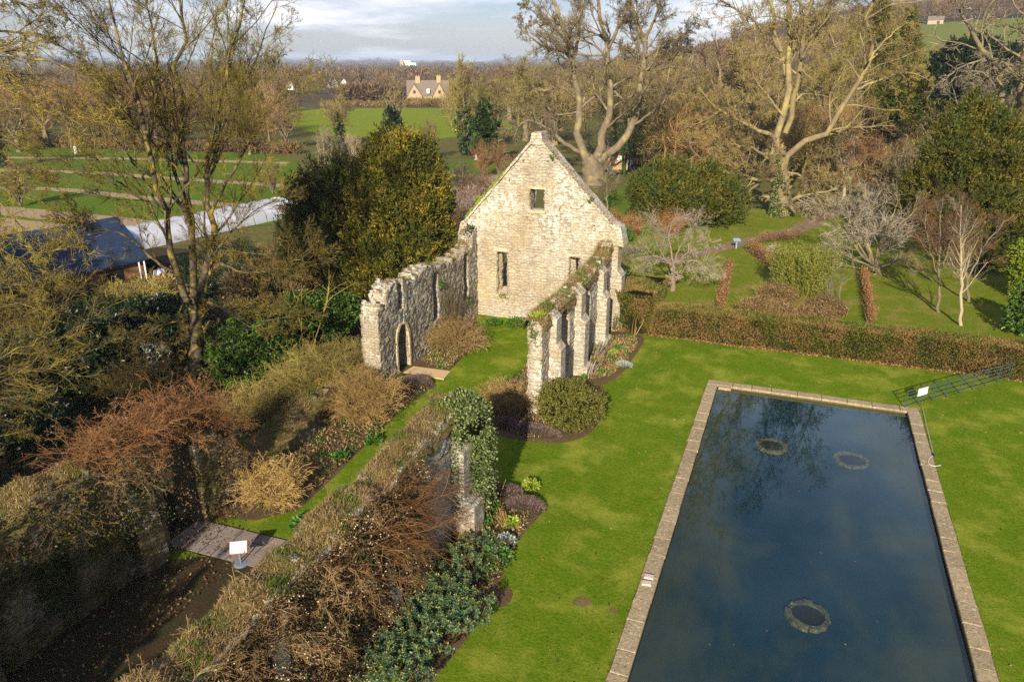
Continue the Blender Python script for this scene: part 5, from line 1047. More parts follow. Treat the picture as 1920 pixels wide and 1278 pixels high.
twiggy('sapling_tree', 'thin leaning sapling in front of the laurels left of the barn', (577, 690), 3, .1, 6.0, .12, M['tw_straw'], 100, r=.035, kidsn=(7, 4), wig=.07, cat='tree')
def mound_plant(label, px, w, h, mat, seed, n=2200, z=0.05, name='lavender_mound', L=.16, W=.018):
    rg = np.random.default_rng(seed); b = np.append(G(*px)[:2], z); th = thing(name, label, 'plant', b); a = rg.uniform(0, 2 * PI, n); q = np.sqrt(rg.random(n)); p = np.stack([q * np.cos(a) * w[0], q * np.sin(a) * w[1], h * .8 * np.sqrt(np.clip(1 - q ** 2, 0, 1))], 1)
    mb = MB(); mb.add(*leaves(rg, p, np.stack([q * np.cos(a), q * np.sin(a), .9 + 0 * a], 1) + rg.normal(0, .35, (n, 3)), L * rg.uniform(.6, 1.4, n), W)); mb.build('stems', mat, th)
    L_ = [(np.array([0, 0, 0.0]), (w[0] * .95, w[1] * .95, h * .78))]; core(L_, .95).build('inner_stems', M['litter'], th, smooth=True)
mound_plant('grey purple lavender mound below the barn doorway paving', (782, 722), (.9, .8), .55, M['lavender'], 110)
mound_plant('wide mauve brown lavender mound at the front edge of the bed by the side wall', (1000, 812), (1.5, .55), .45, M['lavender'], 111, 3600)
mound_plant('shaded lavender mound at the left of the bed by the side wall', (950, 800), (.7, .5), .45, M['lavender'], 112)
mound_plant('mauve lavender mound at the tip of the pointed bed', (985, 955), (.85, .6), .5, M['lavender'], 113, 2600)
mound_plant('second lavender mound behind the pointed bed tip', (955, 930), (.6, .5), .4, M['lavender'], 114)
mound_plant('pale silver blue plant at the lawn edge of the barn side bed', (1170, 688), (.5, .4), .3, M['silver'], 115, 900, L=.14, W=.04, name='silver_plant')
mound_plant('small silver plant further along the barn side bed', (1150, 665), (.35, .3), .25, M['herb_lime'], 116, 500, L=.14, W=.04, name='silver_plant')
def herb(label, px, w, h, mat, seed, n=500, L=.17, W=.09, name='leafy_plant'):
    rg = np.random.default_rng(seed); b = np.append(G(*px)[:2], .04); th = thing(name, label, 'plant', b); a = rg.uniform(0, 2 * PI, n); q = np.sqrt(rg.random(n)) * w; z = h * rg.random(n) * np.sqrt(np.clip(1.05 - (q / w) ** 2, .05, 1))
    mb = MB(); mb.add(*leaves(rg, np.stack([q * np.cos(a), q * np.sin(a), z], 1), np.stack([np.cos(a), np.sin(a), .5 + 0 * a], 1) + rg.normal(0, .5, (n, 3)), L * rg.uniform(.5, 1.3, n), W)); mb.build('leaves', mat, th)
    k = 24; S = np.zeros((k, 3)); P, R = grow(rg, S, rg.normal(0, .5, (k, 3)) + [0, 0, 1], h * rg.uniform(.6, 1, k), np.full(k, .008), 4, .12, 0, .5); mb = MB(); mb.add(*tubes(P, R, 3)); mb.build('stems', M['tw_olive'], th)
for i, (px, py, w, h, m_, lab) in enumerate(((915, 955, .45, .6, 'herb', 'bright green leafy plant near the ivied wall end'), (905, 985, .35, .5, 'herb', 'small green leafy plant below the ivied wall end'), (930, 1050, .65, .55, 'herb', 'glossy green leafy plant at the lawn edge above the spurge'), (958, 985, .35, .3, 'herb_lime', 'yellow green plant on the lawn side of the pointed bed'), (995, 915, .35, .35, 'herb_lime', 'lime yellow plant at the back edge of the pointed bed'), (845, 1000, .4, .5, 'herb', 'green foliage tucked at the base of the near wall buttress'), (970, 610, .9, .6, 'herb', 'fresh green patch of leaves along the foot of the gable'), (925, 608, .6, .4, 'herb', 'green leaves at the left foot of the gable'), (700, 830, .4, .4, 'herb', 'green leaves in the bed below the large straw bush'), (820, 650, .5, .5, 'herb', 'green leaves under the brown bush inside the barn'), (640, 860, .35, .35, 'herb', 'small green tuft on the bare soil by the grass strip'), (1135, 640, .4, .5, 'herb_lime', 'yellow green plant at the second buttress of the barn side wall'), (1095, 730, .4, .4, 'herb', 'low green plant beside the clipped bush at the side wall'), (940, 745, .5, .45, 'herb', 'green leaves at the foot of the dead stems by the side wall'), (580, 985, .8, .3, 'herb', 'low green ground plants next to the straw bush at the gateway'), (640, 955, .7, .25, 'herb', 'weedy green edge of the grass strip by the gateway'), (950, 1020, .3, .4, 'silver', 'pale seedling plant between the bed stones'), (425, 880, .6, .8, 'herb', 'green leaves on the gateway wall end'))):
    herb(lab, (px, py), w, h, M[m_], 120 + i)
def canes(label, px, n, h, sd, lean=(0, 0), mat='tw_pale'):
    rg = np.random.default_rng(sd); b = np.append(G(*px)[:2], 0); th = thing('cane_bundle', label, 'plant', b); mb = MB()
    S = np.c_[rg.normal(0, .15, (n, 2)), np.zeros(n)]; P, R = grow(rg, S, rg.normal(0, .14, (n, 3)) + [lean[0], lean[1], 1], h * rg.uniform(.6, 1.1, n), np.full(n, .022), 5, .05, 0, .6); mb.add(*tubes(P, R, 5)); mb.build('canes', M[mat], th)
canes('bundle of pale dry canes leaning by the third buttress of the barn side wall', (1120, 672), 16, 1.5, 140, (.35, .1))
canes('pale dry canes in front of the second buttress', (1105, 705), 14, 1.3, 141, (.3, 0))
canes('three stout cut stems standing near the block hedge', (1190, 630), 4, 1.3, 142, (.1, .1), 'tw_straw')
canes('single tall dry stalk standing in the pointed bed', (935, 945), 3, 1.5, 143, (.05, .1), 'tw_straw')
canes('pale broken stalks lying over the pointed bed', (945, 985), 22, .8, 144, (-.2, -.1), 'tw_straw')

# spurge: teal whorled stems with yellowish nodding tips
def spurge(label, px, w, h, nst, seed):
    rg = np.random.default_rng(seed); b = np.append(G(*px)[:2], 0.05); th = thing('spurge_plant', label, 'plant', b)
    a = rg.uniform(0, 2 * PI, nst); q = np.sqrt(rg.random(nst)); S = np.stack([.45 * w * q * np.cos(a), .45 * w * q * np.sin(a), 0 * a], 1); D = np.stack([.75 * q * np.cos(a), .75 * q * np.sin(a), .85 + 0 * a], 1)
    P, R = grow(rg, S, D, h * rg.uniform(.75, 1.2, nst), np.full(nst, .011), 7, .10, .02, .7); mb = MB(); mb.add(*tubes(P, R, 4)); mb.build('stems', M['tw_olive'], th)
    k = 64; ci = np.repeat(np.arange(nst), k); t = 1 - .42 * rg.random(nst * k); f = t * 7; i = np.minimum(f.astype(int), 6); ww = (f - i)[:, None]; C0 = P[ci, i] * (1 - ww) + P[ci, i + 1] * ww; T = norm(P[ci, i + 1] - P[ci, i]); U = norm(np.cross(T, rg.normal(size=T.shape)))
    mb = MB(); mb.add(*leaves(rg, C0, U * .9 + T * .25 + np.array([0, 0, -.25]), .14 * rg.uniform(.7, 1.2, len(C0)), .03)); mb.build('leaves', M['euph'], th)
    k = 6; ci = np.repeat(np.arange(nst), k); tip = P[ci, -1]; mb = MB(); mb.add(*leaves(rg, tip + rg.normal(0, .025, tip.shape), rg.normal(size=tip.shape) + [0, -.3, .3], .06 * rg.uniform(.6, 1.2, len(tip)), .035)); tp = mb.build('flower_tips', M['euph_tip'], th); tp['kind'] = 'stuff'
for i, (px, py, w, h, n, lab) in enumerate(((860, 1075, 1.3, .9, 46, 'blue green spurge clump below the near wall buttress'), (905, 1040, .9, .8, 26, 'smaller spurge clump nearest the pointed bed'), (815, 1150, 1.9, 1.15, 95, 'big teal spurge mass with yellow tips in the middle of the long bed'), (770, 1215, 1.8, 1.1, 80, 'teal spurge spilling forward at the lower end of the bed'), (860, 1165, 1.5, .95, 60, 'spurge leaning out over the lawn edge'), (740, 1275, 1.7, 1.1, 70, 'darker spurge at the bottom edge of the picture'))):
    spurge(lab, (px, py), w, h, n, 150 + i)

# ------------------------------------------------------------------ growth on the walls
def wall_turf(name, label, x0, x1, ya, yb, top, seed, dens=110, h=.22, mats=('blade_dry', 'blade_green'), cover=True, axis='y', thick=.12, mix=.65, over=.18):
    rg = np.random.default_rng(seed); 
    if cover:
        n = int((yb - ya) / .22); m = 7; ys = np.linspace(ya, yb, n); xs = np.linspace(x0 - over * .55, x1 + over * .55, m); X, Y = np.meshgrid(xs, ys); T = np.broadcast_to(top(Y), Y.shape); u = (np.arange(m) / (m - 1) * 2 - 1)[None]
        Zz = T + thick * (1 - u ** 2 * 1.3) + rg.normal(0, .05, Y.shape) - np.where(np.abs(u) > .95, .38, 0) - .06
        X = X + rg.normal(0, .05, X.shape); i = np.arange(n * m).reshape(n, m); mb = MB(); mb.add(np.stack([X, Y, Zz], -1), np.stack([i[:-1, :-1], i[:-1, 1:], i[1:, 1:], i[1:, :-1]], -1).reshape(-1, 4)); o = mb.build(name, M['turf'], smooth=True); tag(o, label, 'wall turf')
    par = o if cover else None
    n = int((yb - ya) * (x1 - x0 + over) * dens); y = rg.uniform(ya, yb, n); x = rg.uniform(x0 - over * .6, x1 + over * .6, n); e = np.clip((np.abs(x - (x0 + x1) / 2) - (x1 - x0) * .42) / .25, 0, 1); P = np.stack([x, y, top(y) + thick * .5 - .25 * e], 1)
    out = np.stack([np.sign(x - (x0 + x1) / 2) * e * 1.4, 0 * x, -.9 * e], 1); cl = np.sin(y * 1.9 + x * 2.3) + .7 * np.sin(y * 4.7 + 1) + rg.normal(0, .55, n); s = cl > np.quantile(cl, 1 - mix); h = h * (.55 + .45 * np.clip(1 + .8 * np.sin(y * 3.3) * np.sin(x * 4 + y), .2, 2))[:, None]
    for k, mt in ((s, mats[0]), (~s, mats[1])):
        mb = MB(); mb.add(*blades(rg, P[k], h[k][:, 0], .020, 1.0, out[k])); g = mb.build('grass_tufts', M[mt], par); g['kind'] = 'stuff'
wall_turf('wall_top_turf', 'shaggy dry turf and moss capping the barn right side wall', -12.5, -11.6, 34.8, 49.7, rtop, 160, 300, .26, thick=.15, over=.25)
wall_turf('wall_top_turf', 'patchy dry growth capping the barn left side wall', -23.05, -21.85, 36.6, 49.6, ltop, 161, 70, .22, thick=.05, over=.05)
wall_turf('wall_top_turf', 'straw coloured turf capping the near ruined wall', -12.6, -11.35, 2.2, 24.8, wtop, 162, 900, .13, over=.22, thick=.16, mix=.75)
wall_turf('wall_top_turf', 'brown turf capping the dark left ruined wall', -22.8, -21.4, 3.2, 18.2, tl, 163, 700, .14, over=.2, thick=.14, mix=.78)
wall_turf('wall_top_turf', 'turf capping the gateway wall end', -22.8, -21.4, 20.3, 23.1, tl2, 164, 160, .22, over=.2)
wall_turf('wall_top_turf', 'mossy turf over the tumbled low wall', -22.7, -21.7, 23.3, 34.7, tw, 165, 300, .26, over=.5, thick=.2)
def hanging(name, label, wallx, side, ya, yb, top, seed, n, ln, twig, leafs=(), push=(.9, .4), mass=0, massm=None, zlo=0.2, kidsn=(7, 5), bulge=1.1, cat='climber', start=(.0, .5), rmin=.005, trop=-.09, z0=None, msz=.16, wig=.12):
    """climber: stems leave the wall top and face and hang down outward on one side (side=+1 is +x)"""
    rg = np.random.default_rng(seed); th = thing(name, label, cat, (wallx, (ya + yb) / 2, 0)); o = np.array([wallx, (ya + yb) / 2, 0])
    y = rg.uniform(ya, yb, n); t = top(y); z = t - rg.uniform(*start, n) * t * .75 + .1; x = wallx - side * rg.uniform(0, .9, n) * (z > t - .3) + side * .08; S = np.stack([x, y, z], 1)
    D = np.stack([side * rg.uniform(push[1], push[0], n), rg.normal(0, .5, n), rg.uniform(-.1, .8, n)], 1)
    P, R = grow(rg, S, D, ln * rg.uniform(.5, 1.3, n), np.full(n, .013), 9, wig, trop, .35)
    mb = MB(); mb.add(*tubes(P - o, np.maximum(R, rmin), 4)); PP, RR = P, R
    for k in kidsn:
        S, D, L, Rr = kids(rg, PP, RR, k, .1, 1, 40, 15, .42, .6); PP, RR = grow(rg, S, D, L, Rr, 4, .18, -.05, .4); mb.add(*tubes(PP - o, np.maximum(RR, rmin * .75), 3))
    mb.build('stems', twig, th)
    def cloud(m, zmin=zlo):
        yy = rg.uniform(ya, yb, m); tt = top(yy); u = rg.random(m); zz = zmin + (tt - zmin) * u; bl = bulge * np.sqrt(np.clip(1 - (u * 1.0) ** 2.2, 0, 1)) * (.75 + .3 * np.sin(yy * 1.7) * np.sin(zz * 1.3 + yy)); return np.stack([wallx + side * bl * rg.uniform(.35, 1.05, m), yy, zz], 1)
    if mass:
        p = cloud(mass); mb = MB(); mb.add(*leaves(rg, p - o, rg.normal(size=p.shape) + [side * .5, 0, -.3], msz * rg.uniform(.5, 1.6, mass), msz * .3)); mb.build('dead_leaves', massm, th)
    for (m_, cnt, sz, nm, cl) in leafs:
        c0 = cloud(cl); p = c0[rg.integers(0, cl, cnt)] + rg.normal(0, .22, (cnt, 3)); mb = MB(); mb.add(*leaves(rg, p - o, rg.normal(size=p.shape) + [side * .4, 0, .2], sz * rg.uniform(.6, 1.4, cnt), sz * .75)); mb.build(nm, m_, th)
    return th
hanging('climbing_rose', 'tangled brown climber with pale seed heads covering the near wall face', -11.35, 1, 3.0, 20.3, wtop, 170, 620, 1.15, M['tw_dry'], [(M['fluff'], 6500, .055, 'seed_heads', 150), (M['ivy_dark'], 6000, .08, 'ivy_leaves', 70)], mass=90000, massm=M['tangle'], kidsn=(8, 5), bulge=.95, push=(.5, .05), start=(0, .95), trop=-.10, msz=.10, wig=.2)
hanging('bramble', 'reddish arching stems springing from the near wall beside the bare stone pier', -11.35, 1, 15.5, 19.9, prof([(0, 4.6)]), 171, 60, 2.7, M['tw_bramble'], [], push=(1.1, .4), kidsn=(4, 3), trop=-.07)
hanging('bramble', 'mass of red brown bramble arching over the gateway in the left wall', -21.7, 1, 15.8, 22.6, prof([(13, 4.6), (18.3, 4.7), (20, 4.5), (23, 3.3)]), 172, 360, 1.7, M['tw_bramble'], [(M['dead_leaf'], 2500, .07, 'dead_leaves', 90)], push=(.7, -.9), kidsn=(8, 5), start=(-.10, .12), trop=-.05, rmin=.006)
hanging('climbing_rose', 'thin olive creepers hanging on the shaded left wall face', -21.35, 1, 3.2, 18.0, tl, 173, 260, .9, M['tw_dry'], [(M['ivy_dark'], 6500, .10, 'ivy_leaves', 90), (M['moss_leaf'], 9000, .09, 'moss_growth', 90)], push=(.3, .02), kidsn=(6, 4), bulge=.20, start=(0, .5), wig=.2, trop=-.12)
hanging('dry_creeper', 'brown twigs trailing down the near wall on the side away from the lawn', -12.6, -1, 3.0, 24.0, wtop, 174, 150, .6, M['tw_dry'], [], push=(.15, .0), kidsn=(4, 3), start=(0, .12))
def ivy_end():
    rg = np.random.default_rng(175); th = thing('ivy', 'dense green ivy curtain wrapping the far end of the near wall', 'ivy', (-11.4, 24.6, 0)); o = np.array([-11.4, 24.6, 0]); P = []; Nn = []
    def patch(n, fn, nn): q = rg.random((n, 2)); P.append(fn(q)); Nn.append(np.tile(nn, (n, 1)))
    patch(9000, lambda q: np.stack([-11.35 + .75 * (q[:, 1] < .75) * np.clip((q[:, 0] - .2) * 3, 0, 1), 23.05 + 2.0 * q[:, 0], .9 + q[:, 1] * 4.5], 1), [1, 0, .1])
    patch(5000, lambda q: np.stack([-12.6 + 2.1 * q[:, 0], 24.95 + 0 * q[:, 0], .3 + q[:, 1] * 4.9], 1), [0, 1, .1])
    patch(3600, lambda q: np.stack([-12.0 + 1.4 * q[:, 0], 23.4 + 1.7 * q[:, 1], 5.35 - .5 * q[:, 0] ** 3 + .1 * rg.random(len(q))], 1), [.2, 0, 1])
    P = np.vstack(P); Nn = np.vstack(Nn); P = P + Nn * rg.uniform(-.05, .3, len(P))[:, None] + rg.normal(0, .06, P.shape)
    mb = MB(); mb.add(*leaves(rg, P - o, Nn * .7 + rg.normal(0, .55, P.shape) + [0, 0, -.4], .11 * rg.uniform(.6, 1.4, len(P)), .085)); mb.build('foliage', M['ivy'], th)
    mb = MB(); mb.box((0.12, .05, 2.9), (.75, 1.5, 4.1)); mb.build('shaded_core', M['core'], th)
ivy_end()
def ivy_patch(label, c, sz, n, m, seed, nrm=(0, -1, .2), leaf=.13, name='ivy'):
    rg = np.random.default_rng(seed); th = thing(name, label, 'ivy', c); q = rg.normal(0, .4, (n, 3)) * sz; mb = MB(); mb.add(*leaves(rg, q, np.tile(nrm, (n, 1)) + rg.normal(0, .6, (n, 3)), leaf * rg.uniform(.6, 1.4, n), leaf * .7)); mb.build('foliage', m, th)
ivy_patch('thick moss and fern strip along the left slope of the gable', (-21.2, 50.2, 8.75), (1.0, .5, .3), 700, M['herb_lime'], 180)
def slope_moss(name, label, xa, xb, n, m, seed, hgt_=.14):
    rg = np.random.default_rng(seed); x = rg.uniform(xa, xb, n); P = np.stack([x, rg.uniform(GY0 - .25, GY0 + .75, n), gtop(x) + .22 + rg.uniform(-.05, .06, n)], 1); mb = MB(); mb.add(*leaves(rg, P, rg.normal(0, .6, P.shape) + [0, -.2, .6], hgt_ * rg.uniform(.5, 1.4, n), hgt_ * .5)); o = mb.build(name, m); tag(o, label, 'moss', kind='stuff')
slope_moss('coping_moss', 'green moss and small plants along the lower left coping of the gable', -22.6, -19.6, 1700, M['herb_lime'], 182)
slope_moss('coping_moss', 'sparse dry moss tufts along the right coping of the gable', -16.6, -11.6, 500, M['blade_dry'], 183, .12)
ivy_patch('small fern growing out of the upper right of the gable', (-16.0, 49.72, 12.0), (.22, .08, .35), 120, M['herb'], 184)
ivy_patch('little green tuft on the right slope of the gable', (-13.2, 49.7, 9.2), (.2, .08, .25), 90, M['herb'], 185)
ivy_patch('dark ivy spilling over the corner where gable and left wall meet', (-22.2, 49.4, 6.3), (.5, .5, .8), 500, M['ivy_dark'], 186)
ivy_patch('green tuft below the left lancet window', (-19.7, 49.7, 1.7), (.5, .1, .15), 130, M['blade_green'], 187)
ivy_patch('ivy sprig low on the left side wall window', (-21.75, 47.9, 1.7), (.1, .4, .3), 150, M['ivy'], 188, (1, 0, .2))
ivy_patch('green tuft half way up the left side wall window', (-21.7, 43.4, 4.1), (.12, .25, .3), 130, M['herb'], 189, (1, 0, .2))
ivy_patch('ivy trailing over the near end face of the barn right wall', (-12.05, 34.7, 4.7), (.4, .15, .7), 260, M['ivy'], 190, (0, -1, -.3), .10)
ivy_patch('yellow moss cushion on the near top of the barn right wall', (-12.0, 35.3, 5.62), (.5, .6, .12), 420, M['herb_lime'], 191, (0, 0, 1), .09)
def scar_creeper():
    rg = np.random.default_rng(192); th = thing('dry_creeper', 'bare woody creeper fanned over the left inner wall of the barn', 'climber', (-21.75, 45.3, 0)); n = 26
    S = np.c_[rg.normal(0, .02, n), rg.normal(0, .35, n), np.zeros(n)]; D = np.c_[np.zeros(n), rg.normal(0, .55, n), np.ones(n)]; P, R = grow(rg, S, D, rg.uniform(2, 4.6, n), np.full(n, .022), 10, .16, .02, .3); P[:, :, 0] = .02 + .05 * rg.random(P.shape[:2]); mb = MB(); mb.add(*tubes(P, R, 4))
    for k in (8, 4):
        S, D, L, Rr = kids(rg, P, R, k, .15, 1, 40, 15, .4, .6); D[:, 0] = 0; P, R = grow(rg, S, D, L, Rr, 5, .2, 0, .4); P[:, :, 0] = .02 + .05 * rg.random(P.shape[:2]); mb.add(*tubes(P, R, 3))
    mb.build('stems', M['tw_oak'], th)
scar_creeper()
# ------------------------------------------------------------------ background trees (a few built kinds, each tree a copy with its own size and turn)
def kind(seed, style):
    """a bare tree about 10 m tall -> (trunk mesh object, branches mesh object)"""
    rg = np.random.default_rng(seed); h = 10.0; V = lambda *p: np.array(p, float)
    def fan(n, z0, spread, top, r):
        out = []
        for i in range(n):
            a = 2 * PI * i / n + rg.normal(0, .25); s = spread * rg.uniform(.65, 1.15); t = top * rg.uniform(.8, 1.05)
            out.append(([V(0, 0, z0 * rg.uniform(.75, 1.1)), V(s * .35 * math.cos(a), s * .35 * math.sin(a), z0 + (t - z0) * .35), V(s * .75 * math.cos(a), s * .75 * math.sin(a), z0 + (t - z0) * .75), V(s * math.cos(a), s * math.sin(a), t)], r, .03))
        return out
    if style == 'spread':
        st = [([V(0, 0, -.3), V(.05, 0, 1.5), V(0, .1, 3)], .42, .30)] + fan(6, 2.6, 3.6, 8.2, .17) + fan(3, 3.0, 1.2, 10, .18)
        lv = [dict(n=10, lo=.2, ang=44, lr=.40, rr=.45, N=5, wig=.2, trop=.05, lmax=2.4), dict(n=8, lo=.15, ang=42, lr=.5, rr=.5, N=4, wig=.22, trop=.04, lmax=1.3), dict(n=6, lo=.1, ang=42, lr=.55, rr=.6, N=3, wig=.25, trop=.03, lmax=.8)]
    elif style == 'upright':
        st = [([V(0, 0, -.3), V(.1, 0, 3), V(-.05, .1, 6.5), V(0, 0, 10)], .28, .03)] + fan(5, 3.2, 1.7, 8.6, .11)
        lv = [dict(n=14, lo=.2, ang=36, lr=.30, rr=.42, N=5, wig=.15, trop=.08, lmax=2.0), dict(n=8, lo=.15, ang=38, lr=.5, rr=.5, N=4, wig=.2, trop=.05, lmax=1.1), dict(n=6, lo=.1, ang=40, lr=.55, rr=.6, N=3, wig=.22, trop=.03, lmax=.7)]
    elif style == 'shrubby':
        st = fan(9, 0.3, 2.6, 8.5, .09) + fan(4, .3, .9, 10, .09)
        lv = [dict(n=10, lo=.2, ang=32, lr=.36, rr=.5, N=5, wig=.15, trop=.07, lmax=2.2), dict(n=7, lo=.15, ang=36, lr=.5, rr=.5, N=4, wig=.2, trop=.05, lmax=1.2), dict(n=6, lo=.1, ang=38, lr=.55, rr=.6, N=3, wig=.2, trop=.04, lmax=.8)]
    else:                                      # gaunt: strong visible limbs, fewer twigs
        st = [([V(0, 0, -.3), V(.1, .05, 2.5), V(.2, 0, 4.2)], .40, .30)] + fan(4, 3.8, 3.2, 8.6, .2) + fan(3, 4.0, 1.2, 10, .2)
        lv = [dict(n=9, lo=.25, ang=46, lr=.38, rr=.42, N=6, wig=.24, trop=.04, lmax=2.6), dict(n=7, lo=.2, ang=44, lr=.45, rr=.5, N=4, wig=.26, trop=.03, lmax=1.3), dict(n=5, lo=.15, ang=44, lr=.5, rr=.6, N=3, wig=.26, trop=.03, lmax=.8)]
    tr, tw, _ = branchwork(rg, st, lv, rmin=.016, wood=2, rough=.03); return tr, tw
KINDS = {}
for nm, sd, stl in (('spread', 301, 'spread'), ('spreadb', 302, 'spread'), ('upright', 303, 'upright'), ('uprightb', 304, 'upright'), ('shrubby', 305, 'shrubby'), ('gaunt', 306, 'gaunt')):
    tr, tw = kind(sd, stl); KINDS[nm] = (tr, tw)
PROTO = {}
def bg_tree(kd, px, d, top, mats, label, wide=1.0, name='bare_tree', group=None, ivy=0, seed=0, by=None):
    """tree at a ground distance along the view, its top at pixel row `top`"""
    b = np.asarray(Z(px, 300, d))[:2]; z = float(hgt(*b)) - .1; h = float(Z(px, top, d)[2]) - z; rg = np.random.default_rng(int(px * 7 + d * 3))
    th = thing(name, label, 'tree', (b[0], b[1], z), rz=rg.uniform(0, 6.28), group=group, scale=(h / 10 * wide, h / 10 * wide, h / 10))
    bark, twig = mats; key = (kd, bark, twig)
    if key not in PROTO:
        tr, tw = KINDS[kd]; a = tr.build('trunk', M[bark], th, smooth=True); c = tw.build('branches', M[twig], th); PROTO[key] = (a, c)
    else:
        for o in PROTO[key]:
            c = o.copy(); C.objects.link(c); c.parent = th
    if ivy:
        n = int(900 * ivy); t = rg.random(n); a = rg.uniform(0, 6.28, n); r = (.25 + .9 * ivy * np.sin(np.clip(t, 0.02, 1) * PI) ** .7) * np.sqrt(rg.random(n)); p = np.stack([r * np.cos(a), r * np.sin(a), .2 + t * (3.2 + 2.6 * ivy)], 1)
        mb = MB(); mb.add(*leaves(rg, p, rg.normal(size=(n, 3)) + [0, 0, -.2], .42 * rg.uniform(.6, 1.3, n), .3)); mb.build('ivy', M['ivy_dark'], th)
    return th
OL = ('bark_grey', 'tw_olive'); BR = ('bark_grey', 'tw_brown'); GD = ('bark_plane', 'tw_gold'); GY = ('bark_grey', 'tw_grey'); RU = ('bark_grey', 'tw_rust'); PK = ('bark_pale', 'tw_pink'); PL = ('bark_pale', 'tw_grey')
BG = [  # kind, pixel column, distance, top row, materials, label, width, ivy
 ('spread', 640, 178, 170, OL, 'round olive tree with dark ivy at its heart, on the near side of the pasture', 1.0, 1.0),
 ('gaunt', 745, 185, 150, GD, 'thin pale tree with an ivy skirt standing in front of the stone cottage', .75, .9),
 ('upright', 872, 158, 98, OL, 'tall feathery olive tree just right of the stone cottage', .85, .9),
 ('shrubby', 612, 118, 236, PL, 'pale fan of bare stems behind the dark yew top', .8, 0), ('shrubby', 655, 122, 250, PK, 'pinkish twiggy bush behind the join of the two yews', .9, 0),
 ('shrubby', 805, 150, 222, BR, 'small brown twiggy tree at the near pasture edge below the cottage', .8, 0),
 ('shrubby', 905, 125, 262, RU, 'reddish brown sapling thicket left of the gable apex', 1.0, 0), ('upright', 935, 112, 258, RU, 'russet slim tree close to the left slope of the gable', .8, 0),
 ('shrubby', 862, 108, 300, GY, 'grey thorny scrub between golden yew and gable', 1.1, 0), ('shrubby', 965, 105, 290, BR, 'brown scrub low behind the left gable slope', 1.0, 0),
 ('spread', 925, 175, 150, OL, 'olive crowned tree left of the old oak, above the gable', 1.1, .5), ('spreadb', 985, 190, 118, OL, 'broad olive tree behind the left limbs of the old oak', 1.2, 0), ('spread', 1040, 180, 132, GD, 'golden twigged tree seen through the old oak stems', 1.2, .3),
 ('upright', 905, 240, 135, OL, 'tree on the skyline edge of the wood, left of the oak', 1.2, 0), ('spreadb', 955, 260, 112, BR, 'brown tree on the skyline left of the oak', 1.3, 0),
 ('spreadb', 1160, 170, 120, OL, 'olive tree framed by the right stems of the old oak', 1.2, .4), ('spread', 1235, 160, 112, GD, 'golden tree between the old oak and the great ivied tree', 1.2, 0), ('gaunt', 1275, 185, 78, GY, 'grey tree rising right of the old oak to the skyline', 1.1, 0),
 ('spread', 1300, 140, 150, OL, 'olive thicket tree above the broad olive yew', 1.2, .3), ('spreadb', 1345, 200, 52, BR, 'brown crowned tree on the skyline left of the great ivied tree', 1.2, 0), ('uprightb', 1390, 170, 30, GD, 'tall golden tree just left of the great ivied tree', 1.1, 0),
 ('spreadb', 1410, 125, 170, BR, 'brown twiggy tree behind the low left limbs of the great ivied tree', 1.2, 0), ('shrubby', 1350, 118, 240, RU, 'rust tinted thicket behind the olive yew', 1.3, 0),
 ('spread', 1545, 150, 80, OL, 'olive tree behind the right limb of the great ivied tree', 1.1, 0), ('uprightb', 1580, 190, 45, BR, 'brown tree near the skyline right of the great ivied tree', 1.1, 0), ('spreadb', 1610, 130, 165, GD, 'golden twiggy tree between great ivied tree and conifers', 1.2, 0),
 ('upright', 1590, 106, 232, PL, 'pale stemmed slim tree right of the great ivied trunk', .9, 0), ('shrubby', 1635, 104, 250, RU, 'rust coloured thicket left of the dark rounded yew', 1.4, 0), ('shrubby', 1690, 100, 262, GD, 'golden brown thicket under the dark rounded yew', 1.4, 0), ('shrubby', 1540, 108, 300, BR, 'dim brown thicket just right of the great ivied trunk', 1.2, 0),
 ('upright', 1660, 125, 195, GY, 'grey whippy tree below the taller conifer', 1.0, 0),
 ('gaunt', 1895, 100, -60, GY, 'big grey bare tree at the upper right edge with long level branches', 1.15, 0), ('spreadb', 1820, 130, 110, GY, 'grey branched tree across the dark evergreen mass', 1.1, 0), ('gaunt', 1755, 170, 80, OL, 'lone dark bare tree standing on the hillside field', .8, 0), ('spread', 1872, 210, 40, GY, 'grey tree on the upper edge of the hillside field', .8, 0), ('spreadb', 1765, 118, 190, OL, 'low olive tree left of the grey edge tree', 1.2, 0), ('shrubby', 1740, 92, 250, GY, 'greyish brush between the two yews at the right', 1.3, 0),
 ('spread', 40, 165, 165, BR, 'brown tree left of the meadow behind the left edge limbs', 1.1, 0), ('upright', 140, 170, 160, BR, 'tree at the far side of the meadow with a white guard at its foot', .9, 0), ('spreadb', 95, 185, 150, RU, 'reddish brown tree behind the meadow edge', 1.2, 0), ('spread', 215, 190, 160, BR, 'brown tree at the back of the meadow, left of the big bare trunk', 1.2, 0), ('spreadb', 300, 180, 170, BR, 'brown tree at the back of the meadow behind the left stem', 1.2, 0), ('spread', 420, 178, 178, OL, 'olive tree at the back of the meadow behind the right stem', 1.1, .9), ('spreadb', 470, 160, 215, BR, 'brown tree at the right end of the meadow', 1.2, 0), ('spread', 540, 170, 195, BR, 'brown tree between meadow and olive ivied tree', 1.2, 0), ('shrubby', 505, 110, 290, OL, 'olive brush left of the dark yew top', 1.2, 0), ('shrubby', 20, 100, 300, BR, 'twiggy bush at the left edge of the meadow', 1.3, 0), ('spread', 5, 140, 190, OL, 'dark ivied tree at the left edge', 1.0, 1.0),
 ('uprightb', 530, 300, 140, BR, 'dark tree beside the white house at the far left of the pasture', .9, 0), ('spread', 515, 320, 142, GD, 'orange willow far off left of the white houses', 1.2, 0)]
